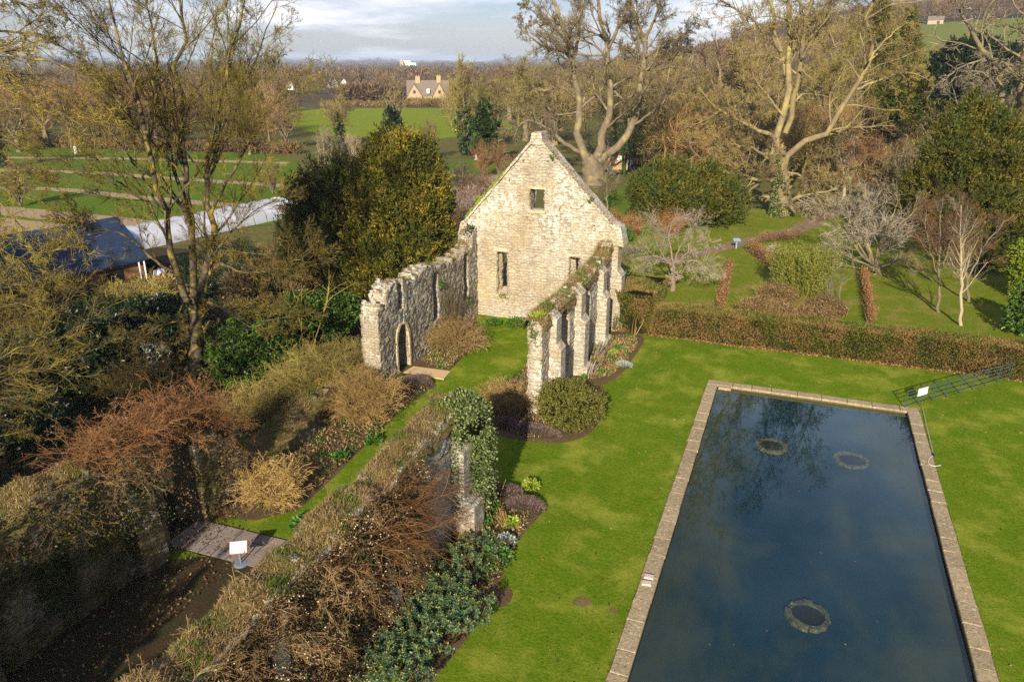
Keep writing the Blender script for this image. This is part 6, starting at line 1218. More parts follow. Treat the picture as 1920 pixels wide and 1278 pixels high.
for i, (kd, px, d, top, mt, lab, wd, iv) in enumerate(BG): bg_tree(kd, px, d, top, mt, lab, wd, ivy=iv)
yew('holly_tree', 'dark green conical evergreen right of the feathery olive tree', 140.0, 908, [(908, 215, 14, 22, 0), (900, 240, 22, 22, 0), (915, 250, 24, 22, 0), (905, 272, 24, 16, 0)], M['ivy_dark'], 39, dens=1.3, ln=.9, L=.55, W=.3, cat='tree')
yew('holly_tree', 'dark evergreen bush standing at the foot of the thin pale tree', 180.0, 738, [(735, 222, 14, 16, 0), (742, 238, 18, 14, 0)], M['laurel_dark'], 40, dens=1.3, ln=.9, L=.6, W=.3, cat='tree')

# ------------------------------------------------------------------ woods that read as one mass
def wood(name, label, pts, hs, seed, ntw, mats, wide=.42, L=1.3, W=.11, trunk=True, evergreen_share=.0):
    """many small bare crowns in one object; two materials share the work through child parts"""
    rg = np.random.default_rng(seed); pts = np.asarray(pts, float); n = len(pts); z = hgt(pts[:, 0], pts[:, 1]); grp = rg.integers(0, len(mats), n); root = None
    for g, mt in enumerate(mats):
        k = np.nonzero(grp == g)[0]
        if not len(k): continue
        mb = MB(); ci = np.repeat(k, ntw); h = hs[ci]; u = norm(rg.normal(size=(len(ci), 3))); rr = rg.random(len(ci)) ** .45
        lump = 1 + .22 * np.sin(u[:, 0] * 6 + ci) * np.sin(u[:, 2] * 5 + ci * 2)
        c = np.stack([pts[ci, 0], pts[ci, 1], z[ci] + h * .58], 1) + u * rr[:, None] * lump[:, None] * np.stack([h * wide, h * wide, h * .40], 1)
        c[:, 2] = np.maximum(c[:, 2], z[ci] + .2)
        mb.add(*leaves(rg, c, u * .8 + rg.normal(0, .6, u.shape) + [0, 0, .5], L * rg.uniform(.5, 1.4, len(ci)), W * rg.uniform(.6, 1.4, len(ci))))
        if trunk:
            P = np.stack([np.stack([pts[k, 0], pts[k, 1], z[k] - .3], 1), np.stack([pts[k, 0] + rg.normal(0, .3, len(k)), pts[k, 1], z[k] + hs[k] * .4], 1), np.stack([pts[k, 0] + rg.normal(0, .6, len(k)), pts[k, 1], z[k] + hs[k] * .85], 1)], 1); R = np.stack([hs[k] * .02, hs[k] * .014, hs[k] * .004], 1)
            mb.add(*tubes(P, R, 5)); kk = 6; S, D, Ln, Rr = kids(rg, P, R, kk, .3, .95, 45, 12, .42, .5); P2, R2 = grow(rg, S, D, Ln, Rr, 3, .15, .08, .3); mb.add(*tubes(P2, R2, 3))
        o = mb.build(name if root is None else 'crowns', M[mt], root)
        if root is None: root = tag(o, label, 'wood', kind='stuff')
    return root
def scatter(rng, n, pxr, dr, power=1.0, keep=None):
    px = rng.uniform(*pxr, n); d = dr[0] + (dr[1] - dr[0]) * rng.random(n) ** power; u = (px - 960) / FPX / 1.065
    X = u * d; p = np.stack([X * _R[0] + d * _F[0], X * _R[1] + d * _F[1]], 1)
    if keep is not None: k = keep(px, d); p = p[k]
    return p
rw = np.random.default_rng(400)
mk = lambda n, a, b: rw.uniform(a, b, n)
p = scatter(rw, 135, (-60, 535), (185, 330)); wood('left_wood', 'brown leafless wood beyond the left meadow', p, mk(len(p), 8, 13.5), 401, 620, ['tw_brown', 'tw_dry', 'tw_rust'], L=1.1, W=.10)
p = scatter(rw, 120, (1170, 1760), (125, 200), keep=lambda x, d: ~((x > 1380) & (x < 1500) & (d < 150))); wood('right_wood', 'tangled olive and brown leafless wood behind the great ivied tree', p, mk(len(p), 7, 13), 402, 1000, ['tw_gold', 'tw_dry', 'tw_olive', 'tw_rust', 'tw_olive', 'ivy_dark'], L=.95, W=.075)
p = scatter(rw, 170, (1180, 1700), (190, 420)); wood('upper_wood', 'leafless wood climbing the foot of the hill', p, mk(len(p), 9, 15), 403, 520, ['tw_olive', 'tw_dry', 'tw_brown', 'ivy_dark'], L=1.3, W=.12)
p = scatter(rw, 60, (840, 1200), (190, 340)); wood('middle_wood', 'olive leafless wood behind the old oak', p, mk(len(p), 9, 15), 404, 620, ['tw_olive', 'tw_gold', 'tw_dry', 'ivy_dark'], L=1.2, W=.11)
p = scatter(rw, 70, (1700, 2000), (105, 240), keep=lambda x, d: d < 95 + (2000 - x) * .0 + 110 * ((x > 1840) | (d < 150))); wood('edge_wood', 'grey olive brushwood at the right edge below the hillside field', p, mk(len(p), 5, 9.5), 405, 700, ['tw_grey', 'tw_dry', 'tw_olive'], L=1.0, W=.08)
p = scatter(rw, 900, (1380, 2020), (640, 1050)); wood('hill_wood', 'leafless hanging wood along the crest of the hill', p, mk(len(p), 12, 19), 406, 170, ['tw_brown', 'tw_far', 'tw_brown'], L=2.4, W=.45, wide=.5)
p = scatter(rw, 260, (1120, 1650), (420, 800)); wood('hill_wood', 'leafless trees on the lower hillside left of the field', p, mk(len(p), 10, 17), 407, 160, ['tw_dry', 'tw_olive', 'tw_brown'], L=2.2, W=.3, wide=.5)
p = scatter(rw, 420, (-80, 1200), (330, 640), keep=lambda x, d: ~((x > 530) & (x < 900) & (d < 480))); wood('far_wood', 'brown belt of leafless trees beyond the pasture', p, mk(len(p), 8, 14), 408, 220, ['tw_brown', 'tw_far', 'tw_brown'], L=1.8, W=.26, wide=.55)
p = scatter(rw, 1500, (-120, 1350), (640, 2600), 1.4); wood('far_wood', 'distant dark woodland spread over the plain to the horizon', p, mk(len(p), 7, 13), 409, 90, ['tw_far', 'tw_brown', 'tw_far'], L=3.6, W=1.5, wide=.95, trunk=False)
p = scatter(rw, 1200, (-120, 1350), (2600, 9000), 1.3); wood('far_wood', 'blue hazed tree lines far off under the horizon', p, mk(len(p), 10, 16), 410, 40, ['tw_far', 'tw_far'], L=9, W=4, wide=2.2, trunk=False)
p = scatter(rw, 80, (290, 570), (57, 72)); wood('brushwood', 'dim brown brushwood between the shed, the tunnel and the yews', p, mk(len(p), 1.2, 2.3), 411, 420, ['laurel_dark', 'tw_dry', 'laurel_dark'], L=.6, W=.05, wide=.5)
p = scatter(rw, 40, (0, 300), (55, 66)); wood('brushwood', 'dark evergreen scrub below the shed wall', p, mk(len(p), .8, 1.5), 412, 420, ['laurel_dark', 'tw_dry'], L=.4, W=.16, wide=.6)
p = scatter(rw, 46, (838, 965), (84, 116)); wood('brushwood', 'grey pink leafless brush over the gravel yard left of the gable', p, mk(len(p), 1.6, 3.4), 413, 300, ['tw_pink', 'tw_dry', 'tw_grey'], L=.6, W=.04, wide=.5)
def hedgerow(label, a, b, h, n, mat, seed):
    rg = np.random.default_rng(seed); A, B = G(*a)[:2], G(*b)[:2]; t = rg.random(n)[:, None]; p = A + (B - A) * t + rg.normal(0, h * .35, (n, 2)); z = h * rg.random(n) * (.7 + .3 * np.sin(t[:, 0] * 60)); mb = MB()
    mb.add(*leaves(rg, np.c_[p, z], rg.normal(size=(n, 3)) + [0, 0, .8], h * .55 * rg.uniform(.5, 1.3, n), h * .09)); o = mb.build('hedgerow', M[mat]); tag(o, label, 'hedge')
hedgerow('dark brown hedgerow along the far edge of the pasture below the cottage', (640, 200), (860, 199), 2.2, 9000, 'tw_dry', 420)
hedgerow('dark scrub bank between the pasture and the cottage garden', (650, 190), (745, 188), 7, 5000, 'tw_brown', 421)
hedgerow('thin hedge line on the far field right of the white houses', (640, 171), (745, 165), 4, 4500, 'tw_brown', 422)
hedgerow('garden hedge in front of the stone cottage', (765, 196), (850, 195), 2.5, 5000, 'tw_olive', 423)
hedgerow('low bank of brown brush at the back of the meadow', (60, 275), (560, 288), 2.0, 14000, 'tw_brown', 424)

# trees outside the frame, behind and left of the camera, that put the left garden in shade
def shade_tree(x, y, w, h, seed, label):
    rg = np.random.default_rng(seed); th = thing('yew_tree', label, 'yew', (x, y, 0)); L_ = blob_lobes(rg, w, h, 9, .2); evergreen(rg, L_, 1.6, 10, 1.2, .6, .25).build('foliage', M['yew_dark'], th); core(L_, .86).build('shaded_core', M['core'], th, smooth=True)
SHADE = [(-17, -12, 9, 12.3, 'tall yew behind the camera shading the walled strip'), (-27, -9, 11, 13.5, 'second tall yew out of view to the left of the first'), (-38, -2, 12, 17.5, 'third tall yew out of view beside the left wall garden'), (-49, 5, 13, 19, 'fourth tall yew far out of view to the left'), (-60, 13, 13, 19, 'fifth tall yew farthest out of view to the left')]
for i, (x, y, w, h, lab) in enumerate(SHADE): shade_tree(x, y, w, h, 430 + i, lab)

# ------------------------------------------------------------------ buildings
M['slate'] = None
def mat_slate():
    t = MT('slate_roof'); p = t.obj(); q = t.sep(p); br = t.brick(t.comb(q[0], q[1], 0), .5, .32, .012, (0.014, 0.032, 0.080), (0.022, 0.045, 0.10), (0.006, 0.010, 0.02)); c = t.mix(t.math('MULTIPLY', t.noise(p, .6, 4), .6), br[0], (0.02, 0.03, 0.06)); return t.done(t.bsdf(c, 0.6, t.bump(br[1], .4, .02), .3))
M['slate'] = mat_slate()
def mat_boards():
    t = MT('timber_boards'); p = t.obj(); q = t.sep(p); br = t.brick(t.comb(t.math('ADD', q[0], q[1]), q[2], 0), 3.2, .17, .012, (0.30, 0.15, 0.06), (0.22, 0.105, 0.045), (0.05, 0.025, 0.012)); return t.done(t.bsdf(t.mix(t.math('MULTIPLY', t.noise(p, 1.5, 4), .6), br[0], (0.17, 0.12, 0.08)), 0.8, t.bump(br[1], .5, .02)))
M['boards'] = mat_boards()
M['white_paint'] = mat_plain('white_render', (0.72, 0.70, 0.66), .7); M['dark'] = mat_plain('dark_opening', (0.02, 0.02, 0.022), .4, .5)
M['polythene'] = mat_plain('white_sheeting', (0.46, 0.48, 0.55), .5, .3, vary=.25, scale=.7); M['steel'] = mat_plain('galvanised_steel', (0.30, 0.31, 0.33), .5, .4, .6)
def gable_house(name, label, cat, loc, rz, w, ln, eave, ridge, wallm, roofm, over=.35, floor=0.0, doors=(), wins=(), chim=(), wname='wall'):
    """long axis = local x; ridge along x"""
    th = thing(name, label, cat, loc, rz=rz); a, b = ln / 2, w / 2; mb = MB()
    pts = [(-a, -b, floor), (a, -b, floor), (a, b, floor), (-a, b, floor), (-a, -b, eave), (a, -b, eave), (a, b, eave), (-a, b, eave), (-a, 0, ridge - .12), (a, 0, ridge - .12)]
    mb.add(pts, [[0, 1, 5, 4], [2, 3, 7, 6]]); mb.f.append([[mb.n - 10 + i for i in q] for q in ((1, 2, 6, 9, 5), (3, 0, 4, 8, 7))]); mb.build(wname, wallm, th)
    s = (ridge - eave) / b; mb = MB()
    for sg in (-1, 1):
        lo = np.array([(-a - over, sg * (b + over), eave - over * s), (a + over, sg * (b + over), eave - over * s), (a + over, 0, ridge), (-a - over, 0, ridge)]); hi = lo + [0, 0, .14]
        if sg > 0: lo, hi = lo[::-1], hi[::-1]
        mb.hexa(lo, hi)
    r = mb.build('roof', roofm, th)
    for (x, y, ww, hh, z0, side) in wins:
        mb = MB()
        if side in 'fb': mb.box((x, (-b if side == 'f' else b), z0 + hh / 2), (ww, .12, hh))
        else: mb.box(((a if side == 'r' else -a), y, z0 + hh / 2), (.12, ww, hh))
        mb.build('window', M['dark'], th)
    for (x, y, ww, hh) in chim:
        mb = MB(); mb.box((x, y, ridge + hh / 2 - .8), (ww, ww * .8, hh + 1.2)); mb.box((x, y, ridge + hh - .15), (ww + .18, ww * .8 + .18, .25))
        for k in (-.22, .22): mb.tube([(x + k * ww, y, ridge + hh - .05), (x + k * ww, y, ridge + hh + .5)], .14, 8)
        mb.build('chimney', wallm, r)
    return th
# slate roofed timber shed, ridge running away to the right
E1 = G(282, 484, 2.7); E0 = G(70, 530, 2.7); ux = norm(E1[:2] - E0[:2]); az = math.atan2(ux[1], ux[0]); nrm2 = np.array([-ux[1], ux[0]])
LEN = 24.0; Wd = 8.4; cen = E1[:2] - ux * (LEN / 2) + nrm2 * (Wd / 2)
gable_house('timber_shed', 'long timber clad shed with blue grey slate roof left of the big bare tree', 'shed', (cen[0], cen[1], 0), az, Wd - .8, LEN - .6, 2.9, 5.6, M['boards'], M['slate'], .4, wins=[(9.0, 0, 1.3, 1.0, 1.3, 'f'), (-1.5, 0, 2.2, 2.0, .3, 'f'), (3.5, 0, .9, 1.9, .2, 'f')])
sh = [o for o in bpy.data.objects if o.name.startswith('timber_shed')][0]
mb = MB()
for x in (10.9, 11.35): mb.tube([(x, -Wd / 2 - .1, 0), (x, -Wd / 2 - .1, 2.6)], .07, 8)
mb.build('drain_pipes', M['white_paint'], sh)
# white sheeted tunnel behind it
def tunnel():
    A = G(262, 470, 0)[:2]; Bp = G(520, 412, 0)[:2]; u = norm(Bp - A); ln = np.linalg.norm(Bp - A) + 4; n = np.array([-u[1], u[0]]); w = 6.0; hh = 1.9; c = A + u * ln / 2 + n * (w / 2)
    th = thing('polytunnel', 'long low white sheeted growing tunnel behind the big bare trunk', 'tunnel', (c[0], c[1], 0), rz=math.atan2(u[1], u[0])); k = 13; xs = np.linspace(-ln / 2, ln / 2, 25); ang = np.linspace(0, PI, k); prof_ = np.stack([-np.cos(ang) * w / 2, np.sin(ang) ** .6 * hh], 1)
    rg = np.random.default_rng(440); v = np.array([[(x, p[0], p[1] - (.10 if i % 2 else 0) * (p[1] / hh)) for p in prof_] for i, x in enumerate(xs)]); v += rg.normal(0, .015, v.shape); idx = np.arange(25 * k).reshape(25, k)
    mb = MB(); mb.add(v, np.stack([idx[:-1, :-1], idx[:-1, 1:], idx[1:, 1:], idx[1:, :-1]], -1).reshape(-1, 4)); mb.f.append([[int(q) for q in idx[0]], [int(q) for q in idx[-1][::-1]]]); mb.build('cover', M['polythene'], th, smooth=True)
    mb = MB()
    for x in xs[::2]: mb.tube([(x, p[0] * 1.004, p[1] * 1.012 + .02) for p in prof_], .03, 5)
    mb.build('hoops', M['steel'], th)
tunnel()
# stone cottage beyond the pasture
def mat_cottage():
    t = MT('cottage_stone'); p = t.obj(); return t.done(t.bsdf(t.mix(t.noise(p, 1.2, 5), (0.30, 0.21, 0.115), (0.46, 0.36, 0.23)), .9, None, .1))
M['cott'] = mat_cottage(); M['cott_dim'] = mat_plain('weathered_barn_stone', (0.36, 0.29, 0.20), .9, .1, vary=.3, scale=.8); M['stone_roof'] = mat_plain('stone_tile_roof', (0.17, 0.135, 0.11), .9, .1, vary=.35, scale=1.0)
cb = Z(803, 190, 372); cz = 0.0
ct = gable_house('stone_cottage', 'honey coloured stone cottage with steep gables and two chimneys beyond the pasture', 'house', (cb[0], cb[1], cz), YAW + .10, 8.5, 19, 4.0, 10.2, M['cott'], M['stone_roof'], .4, chim=[(-4.6, 0, 2.2, 1.9), (5.2, 0, 2.0, 2.2)], wins=[(-3.5, 0, 1.4, 1.5, 1.2, 'f'), (0.2, 0, 1.3, 1.4, 1.2, 'f'), (7.5, 0, 1.2, 1.4, 1.2, 'f')])
for x, hw, hh in ((-6.2, 3.4, 8.6), (5.4, 3.1, 9.0)):
    y0 = -6.6 if x < 0 else -7.4; mb = MB(); mb.add([(x - hw, y0, 0), (x + hw, y0, 0), (x + hw, 0, 0), (x - hw, 0, 0), (x - hw, y0, 3.4), (x + hw, y0, 3.4), (x + hw, 0, 3.4), (x - hw, 0, 3.4), (x, y0, hh), (x, 0, hh)], [[1, 2, 6, 5], [3, 0, 4, 7]]); mb.f.append([[mb.n - 10 + i for i in q] for q in ((0, 1, 5, 8, 4),)]); g = mb.build('gable', M['cott'], ct)
    mb = MB()
    for sg in (-1, 1):
        lo = np.array([(x + sg * (hw + .4), y0 - .25, 2.8), (x + sg * (hw + .4), 0, 2.8), (x, 0, hh + .1), (x, y0 - .25, hh + .1)]); hi = lo + [0, 0, .25]
        if sg < 0: lo, hi = lo[::-1], hi[::-1]
        mb.hexa(lo, hi)
    mb.build('gable_roof', M['stone_roof'], ct)
    for z0, ww in ((1.1, 1.8), (4.6, 1.1)): mb = MB(); mb.box((x, y0, z0 + .7), (ww, .15, 1.4)); mb.build('window', M['dark'], ct)
mb = MB(); mb.hexa(np.array([(-.5, -5.3, 4.6), (.9, -5.3, 4.6), (.9, -2, 4.6), (-.5, -2, 4.6)]), np.array([(-.5, -4.6, 6.6), (.9, -4.6, 6.6), (.9, -2, 6.6), (-.5, -2, 6.6)])); mb.build('dormer', M['white_paint'], ct)
for i, (px, py, d, ln, lab) in enumerate(((620, 160, 620, 9, 'leftmost white gabled house of the row on the far side of the fields'), (628, 161, 615, 8, 'middle white gabled house of the far row'), (645, 161, 620, 8, 'rightmost white gabled house of the far row'), (545, 160, 560, 8, 'small white house beside a dark tree far left of the row'))):
    b = Z(px, 161, d); gable_house('white_house', lab, 'house', (b[0], b[1], 0), YAW + PI / 2 + .2, 5.2, ln - 1, 3.4, 6.6, M['white_paint'], M['slate'], .3, wins=[(0, 0, 1.2, 1.4, 1.2, 'l')])
def big_white():
    b = Z(768, 131, 2600); th = thing('white_building', 'bright white block building far out on the plain', 'building', (b[0], b[1], 0), rz=YAW)
    mb = MB(); mb.box((0, 0, 9), (46, 20, 18)); mb.box((-6, 0, 21), (22, 16, 8)); mb.build('wall', M['white_paint'], th); mb = MB()
    for i in range(6): mb.box((-18 + 7.2 * i, -10.05, 9), (3, .4, 3))
    mb.build('windows', M['dark'], th)
    b = Z(754, 131, 2580); th = thing('brick_tower', 'slim reddish tower left of the white block on the plain', 'tower', (b[0], b[1], 0), rz=YAW); mb = MB(); mb.box((0, 0, 11), (11, 11, 22)); mb.build('shaft', M['cott'], th); mb = MB(); v = [(-6, -6, 22), (6, -6, 22), (6, 6, 22), (-6, 6, 22), (0, 0, 31)]; mb.f.append([[0, 1, 4], [1, 2, 4], [2, 3, 4], [3, 0, 4]]); mb.v.append(np.array(v, float)); mb.n = 5; mb.build('roof', M['cott'], th)
big_white()
b = Z(1752, 54, 640); gable_house('stone_barn', 'pale stone barn at the top of the hillside field', 'barn', (b[0], b[1], float(hgt(b[0], b[1]))), YAW - .5, 6, 11, 3.4, 6.2, M['cott_dim'], M['stone_roof'], .3, wins=[(2, 0, 2, 2.5, 0, 'f')])
# timber kiosk and blue tarpaulin beyond the oak
def kiosk():
    b = G(1158, 318); th = thing('wooden_kiosk', 'small wooden hut with white notice seen right of the old oak trunk', 'hut', (b[0], b[1], 0), rz=YAW); M['pine'] = mat_plain('pine_boards', (0.45, 0.28, 0.14), .8, .15, vary=.2, scale=2)
    mb = MB(); mb.box((0, 1, 1.35), (3.6, 2.6, 2.7)); mb.build('wall', M['pine'], th); mb = MB(); mb.hexa(np.array([(-2.1, -.6, 2.7), (2.1, -.6, 2.7), (2.1, 2.6, 2.9), (-2.1, 2.6, 2.9)]), np.array([(-2.1, -.6, 2.85), (2.1, -.6, 2.85), (2.1, 2.6, 3.05), (-2.1, 2.6, 3.05)])); mb.build('roof', M['boards'], th); mb = MB(); mb.box((0.2, -.33, 2.0), (.9, .05, .8)); mb.build('notice', M['white_paint'], th)
    b = G(1190, 312); th = thing('open_shelter', 'open sided shelter with green roof beside the wooden hut', 'shelter', (b[0], b[1], 0), rz=YAW); M['green_metal'] = mat_plain('green_sheet', (0.02, 0.13, 0.09), .5, .4)
    for x in (-2.6, 2.6):
        for y in (0, 3): mb = MB(); mb.box((x, y, 1.3), (.14, .14, 2.6)); mb.build('post', M['pine'], th)
    mb = MB(); mb.box((0, 3.12, 1.2), (5.0, .08, 2.4)); mb.build('back_wall', M['pine'], th); mb = MB(); mb.box((0, 1.5, 3.0), (6.0, 4.0, .8)); mb.build('roof', M['green_metal'], th)
    M['blue'] = mat_plain('blue_plastic', (0.02, 0.16, 0.62), .5, .4); b = G(1176, 316)
    th = thing('blue_bin', 'bright blue bins standing in the mouth of the shelter', 'bin', (b[0] , b[1], 0), rz=YAW); mb = MB(); mb.hexa(np.array([(-.45, -.4, .1), (.45, -.4, .1), (.45, .4, .1), (-.45, .4, .1)]), np.array([(-.55, -.5, 1.5), (.55, -.5, 1.5), (.55, .5, 1.5), (-.55, .5, 1.5)])); mb.build('body', M['blue'], th); mb = MB(); mb.hexa(np.array([(-.6, -.6, 1.5), (.6, -.6, 1.5), (.6, .55, 1.5), (-.6, .55, 1.5)]), np.array([(-.6, -.5, 1.6), (.6, -.5, 1.6), (.6, .55, 1.85), (-.6, .55, 1.85)])); mb.build('lid', M['blue'], th)
kiosk()
M['orange'] = mat_plain('orange_plastic', (0.75, 0.14, 0.03), .5, .4)
for i, (px, py, m_, lab) in enumerate(((893, 300, 'white_paint', 'leftmost small white marker on the grass beyond the yews'), (899, 301, 'orange', 'small orange marker between two white ones on the far grass'), (907, 301, 'white_paint', 'rightmost small white marker on the far grass'))):
    b = G(px, py); th = thing('traffic_cone', lab, 'cone', b, group='markers on the grass beyond the yews'); mb = MB(); mb.box((0, 0, .06), (.55, .55, .1)); mb.build('base', M[m_], th); mb = MB(); mb.tube([(0, 0, .1), (0, 0, 1.0)], [.24, .07], 10); mb.build('body', M[m_], th)
b = G(143, 288); th = thing('tree_guard', 'small white guard round a tree foot on the far meadow edge', 'tree guard', b); mb = MB(); mb.tube([(0, 0, 0), (0, 0, 1.5)], .3, 10); mb.build('guard', M['white_paint'], th)
b = G(40, 342); th = thing('yellow_post', 'yellow padded post standing on the left meadow', 'post', b); M['yell'] = mat_plain('yellow_pad', (0.62, 0.47, 0.10), .7); mb = MB(); mb.tube([(0, 0, 0), (0, 0, 2.2)], .22, 10); mb.build('pad', M['yell'], th); mb = MB(); mb.tube([(0, 0, 2.2), (0, 0, 2.6)], .06, 8); mb.build('cap', M['yell'], th)
def yard_things():
    b = G(303, 535); th = thing('white_tarpaulin', 'crumpled white sheet over a heap beside the shed end', 'sheet', b); rg = np.random.default_rng(450); k = 9; g = np.linspace(-1, 1, k); X, Y = np.meshgrid(g, g); z = 1.5 * np.clip(1 - X ** 2, 0, 1) * np.clip(1 - Y ** 4, 0, 1) + rg.normal(0, .07, X.shape); i = np.arange(k * k).reshape(k, k); mb = MB(); mb.add(np.stack([X * 1.0, Y * .8, np.maximum(z, 0.02)], -1), np.stack([i[:-1, :-1], i[:-1, 1:], i[1:, 1:], i[1:, :-1]], -1).reshape(-1, 4)); mb.build('cover', M['polythene'], th, smooth=True)
    b = G(126, 582); th = thing('orange_barrow', 'orange wheelbarrow in the shade before the timber shed', 'barrow', b); mb = MB(); mb.hexa(np.array([(-.5, -.25, .35), (.3, -.25, .35), (.3, .25, .35), (-.5, .25, .35)]), np.array([(-.75, -.4, .75), (.5, -.4, .75), (.5, .4, .75), (-.75, .4, .75)])); mb.build('tray', M['orange'], th); mb = MB(); mb.tube([(-.8, -.05, .22), (-.8, .05, .22)], .22, 12); mb.build('wheel', M['dark'], th); mb = MB()
    for s in (-.3, .3): mb.tube([(-.8, s * .3, .25), (.3, s, .4), (1.1, s, .7)], .025, 6); mb.tube([(.3, s, .4), (.35, s, 0)], .025, 6)
    mb.build('frame', M['steel'], th)
    for i, (px, py, lab) in enumerate(((136, 566, 'left of two dark blue water butts at the shed wall'), (150, 565, 'right of two dark blue water butts at the shed wall'))):
        b = G(px, py); th = thing('water_butt', lab, 'water butt', b, group='blue butts by the shed'); mb = MB(); mb.tube([(0, 0, 0), (0, 0, .1), (0, 0, .6), (0, 0, 1.05)], [.30, .34, .36, .31], 14); mb.build('barrel', M['blue_dark'], th); mb = MB(); mb.tube([(0, 0, 1.05), (0, 0, 1.1)], .33, 14); mb.build('lid', M['blue_dark'], th)
M['blue_dark'] = mat_plain('dark_blue_plastic', (0.015, 0.03, 0.22), .5, .4)
yard_things()

# ------------------------------------------------------------------ garden fittings
M['fence'] = mat_plain('painted_iron_fence', (0.045, 0.075, 0.075), .5, .4); M['sign_white'] = mat_plain('sign_panel', (0.62, 0.61, 0.585), .6, .3, vary=.06); M['sign_red'] = mat_plain('sign_red_edge', (0.45, 0.05, 0.04), .5); M['ink'] = mat_plain('sign_ink', (0.12, 0.11, 0.11), .7); M['sign_post'] = mat_plain('grey_blue_post', (0.16, 0.20, 0.25), .5, .4); M['lectern'] = mat_plain('blue_grey_panel', (0.20, 0.26, 0.36), .5, .4)
def fence():
    A = G(1696, 766)[:2]; B = G(1893, 710)[:2]; u = norm(B - A); ln = np.linalg.norm(B - A); th = thing('metal_fence', 'dark grey green iron rail fence from the pool corner to the hedge', 'fence', (A[0], A[1], 0), rz=math.atan2(u[1], u[0])); n = 9
    for i in range(n):
        x = ln * i / (n - 1); h = 1.08; mb = MB(); mb.box((x, 0, h / 2 - (.25 if i else .1)), (.065, .025, h + (.5 if i else .2))); mb.build('post', M['fence'], th)
    for z in (.16, .40, .64, .86, 1.06): mb = MB(); mb.tube([(-.02, .016, z), (ln / 2, .016, z + .004), (ln, .016, z)], .019 if z < 1 else .026, 6); mb.build('rail', M['fence'], th)
    sg = thing('notice_board', 'white notice fixed to the top rail near the pool end of the iron fence', 'sign', (*(A + u * 1.28), .80), rz=math.atan2(u[1], u[0])); mb = MB(); mb.box((0, -.02, 0), (.80, .02, .46)); mb.build('panel', M['sign_white'], sg); mb = MB()
    for k in range(5): mb.box((-.02 * k, -.033, .13 - .07 * k), (.55 - .05 * (k % 3), .004, .018))
    mb.build('lettering', mat_plain('faint_ink', (0.62, 0.60, 0.58), .7), sg)
fence()
def signs():
    b = G(452, 1057); th = thing('information_sign', 'white information panel with thin red edge on a round base by the paved crossing', 'sign', b, rz=.55); mb = MB(); mb.tube([(0, 0, 0), (0, 0, .03), (0, 0, .05)], [.27, .27, .2], 20); mb.build('base', M['sign_post'], th); mb = MB(); mb.tube([(0, 0, .04), (0, .0, .70)], .032, 8); mb.build('post', M['sign_post'], th)
    q = np.array([[-1, -1], [1, -1], [1, 1], [-1, 1]], float)
    def slab(w, h, off, t):
        c = np.array([0, -.02, .78]); U = np.array([1., 0, 0]); Vv = np.array([0, .62, .78]); Nn = np.cross(U, Vv); lo = np.array([c + U * a * w + Vv * bb * h + Nn * off for a, bb in q]); return lo, lo + Nn * t
    mb = MB(); mb.hexa(*slab(.32, .235, 0, .02)); mb.build('frame', M['sign_red'], th); mb = MB(); mb.hexa(*slab(.302, .217, .021, .006)); mb.build('panel', M['sign_white'], th)
    mb = MB(); lo, hi = slab(.03, .035, .028, .003); mb.hexa(lo + [.23, -.11, -.135], hi + [.23, -.11, -.135]); mb.build('emblem', M['ink'], th)
    b = G(1380, 466); th = thing('lectern_sign', 'blue grey lectern sign beside the gravel path', 'sign', b, rz=.35); mb = MB(); mb.box((0, 0, .45), (.16, .08, .9)); mb.build('post', M['lectern'], th); mb = MB(); mb.hexa(np.array([(-.36, -.22, .78), (.36, -.22, .78), (.36, .22, 1.02), (-.36, .22, 1.02)]), np.array([(-.36, -.24, .81), (.36, -.24, .81), (.36, .20, 1.05), (-.36, .20, 1.05)])); mb.build('panel', M['lectern'], th)
signs()
def pool_bits():
    # two pale slabs lying on the kerb
    rg = np.random.default_rng(460); M['pink_stone'] = mat_plain('pinkish_slab', (0.50, 0.40, 0.34), .8, .2, vary=.15)
    for i, (px, py, lab) in enumerate(((1217, 1081, 'pale grey stone slab lying on the left kerb, the farther of two'), (1212, 1093, 'pale pinkish stone slab lying on the left kerb, the nearer of two'))):
        b = G(px, py, .10); o = MB(); w, l, h = .175, .115, .05; lo = np.array([(-w, -l, -.02), (w, -l, -.02), (w, l, -.02), (-w, l, -.02)]); hi = np.array([(-w + .01, -l + .01, h), (w - .01, -l + .01, h), (w - .01, l - .01, h), (-w + .01, l - .01, h)]); o.hexa(lo, hi); t = o.build('stone_slab', M['pink_stone']); t.location = b; t.rotation_euler = (0, 0, .05 + .12 * i); tag(t, lab, 'slab')
    b = G(1356, 726, .0); o = MB(); o.box((0, 0, -.03), (.7, .28, .16)); t = o.build('stone_block', M['kerb']); t.location = (b[0] + .1, POOL[3] - .16, 0.02); tag(t, 'loose stone block in the far left corner of the pool', 'block')
    a = G(1729, 762, .05); c = G(1750, 850, .12); th = thing('net_pole', 'long pale pole with black grip lying on the grass along the right kerb', 'pole', a); p = np.asarray(c) - a; mb = MB(); mb.tube([(0, 0, 0), p * .5, p], .016, 6); mb.build('shaft', M['steel_pale'], th); mb = MB(); mb.tube([p, p * 1.04], .05, 8); mb.build('grip', M['dark'], th)
    pts = [G(*q, .11) for q in ((1750, 853), (1742, 860), (1741, 868), (1750, 873), (1764, 872))]; mb = MB(); mb.tube(spline(np.array(pts), 8, False), .014, 6); o = mb.build('white_rope', M['sign_white']); tag(o, 'loop of white rope on the right kerb beside the pole grip', 'rope')
M['steel_pale'] = mat_plain('pale_alloy', (0.36, 0.36, 0.35), .5, .3)
pool_bits()
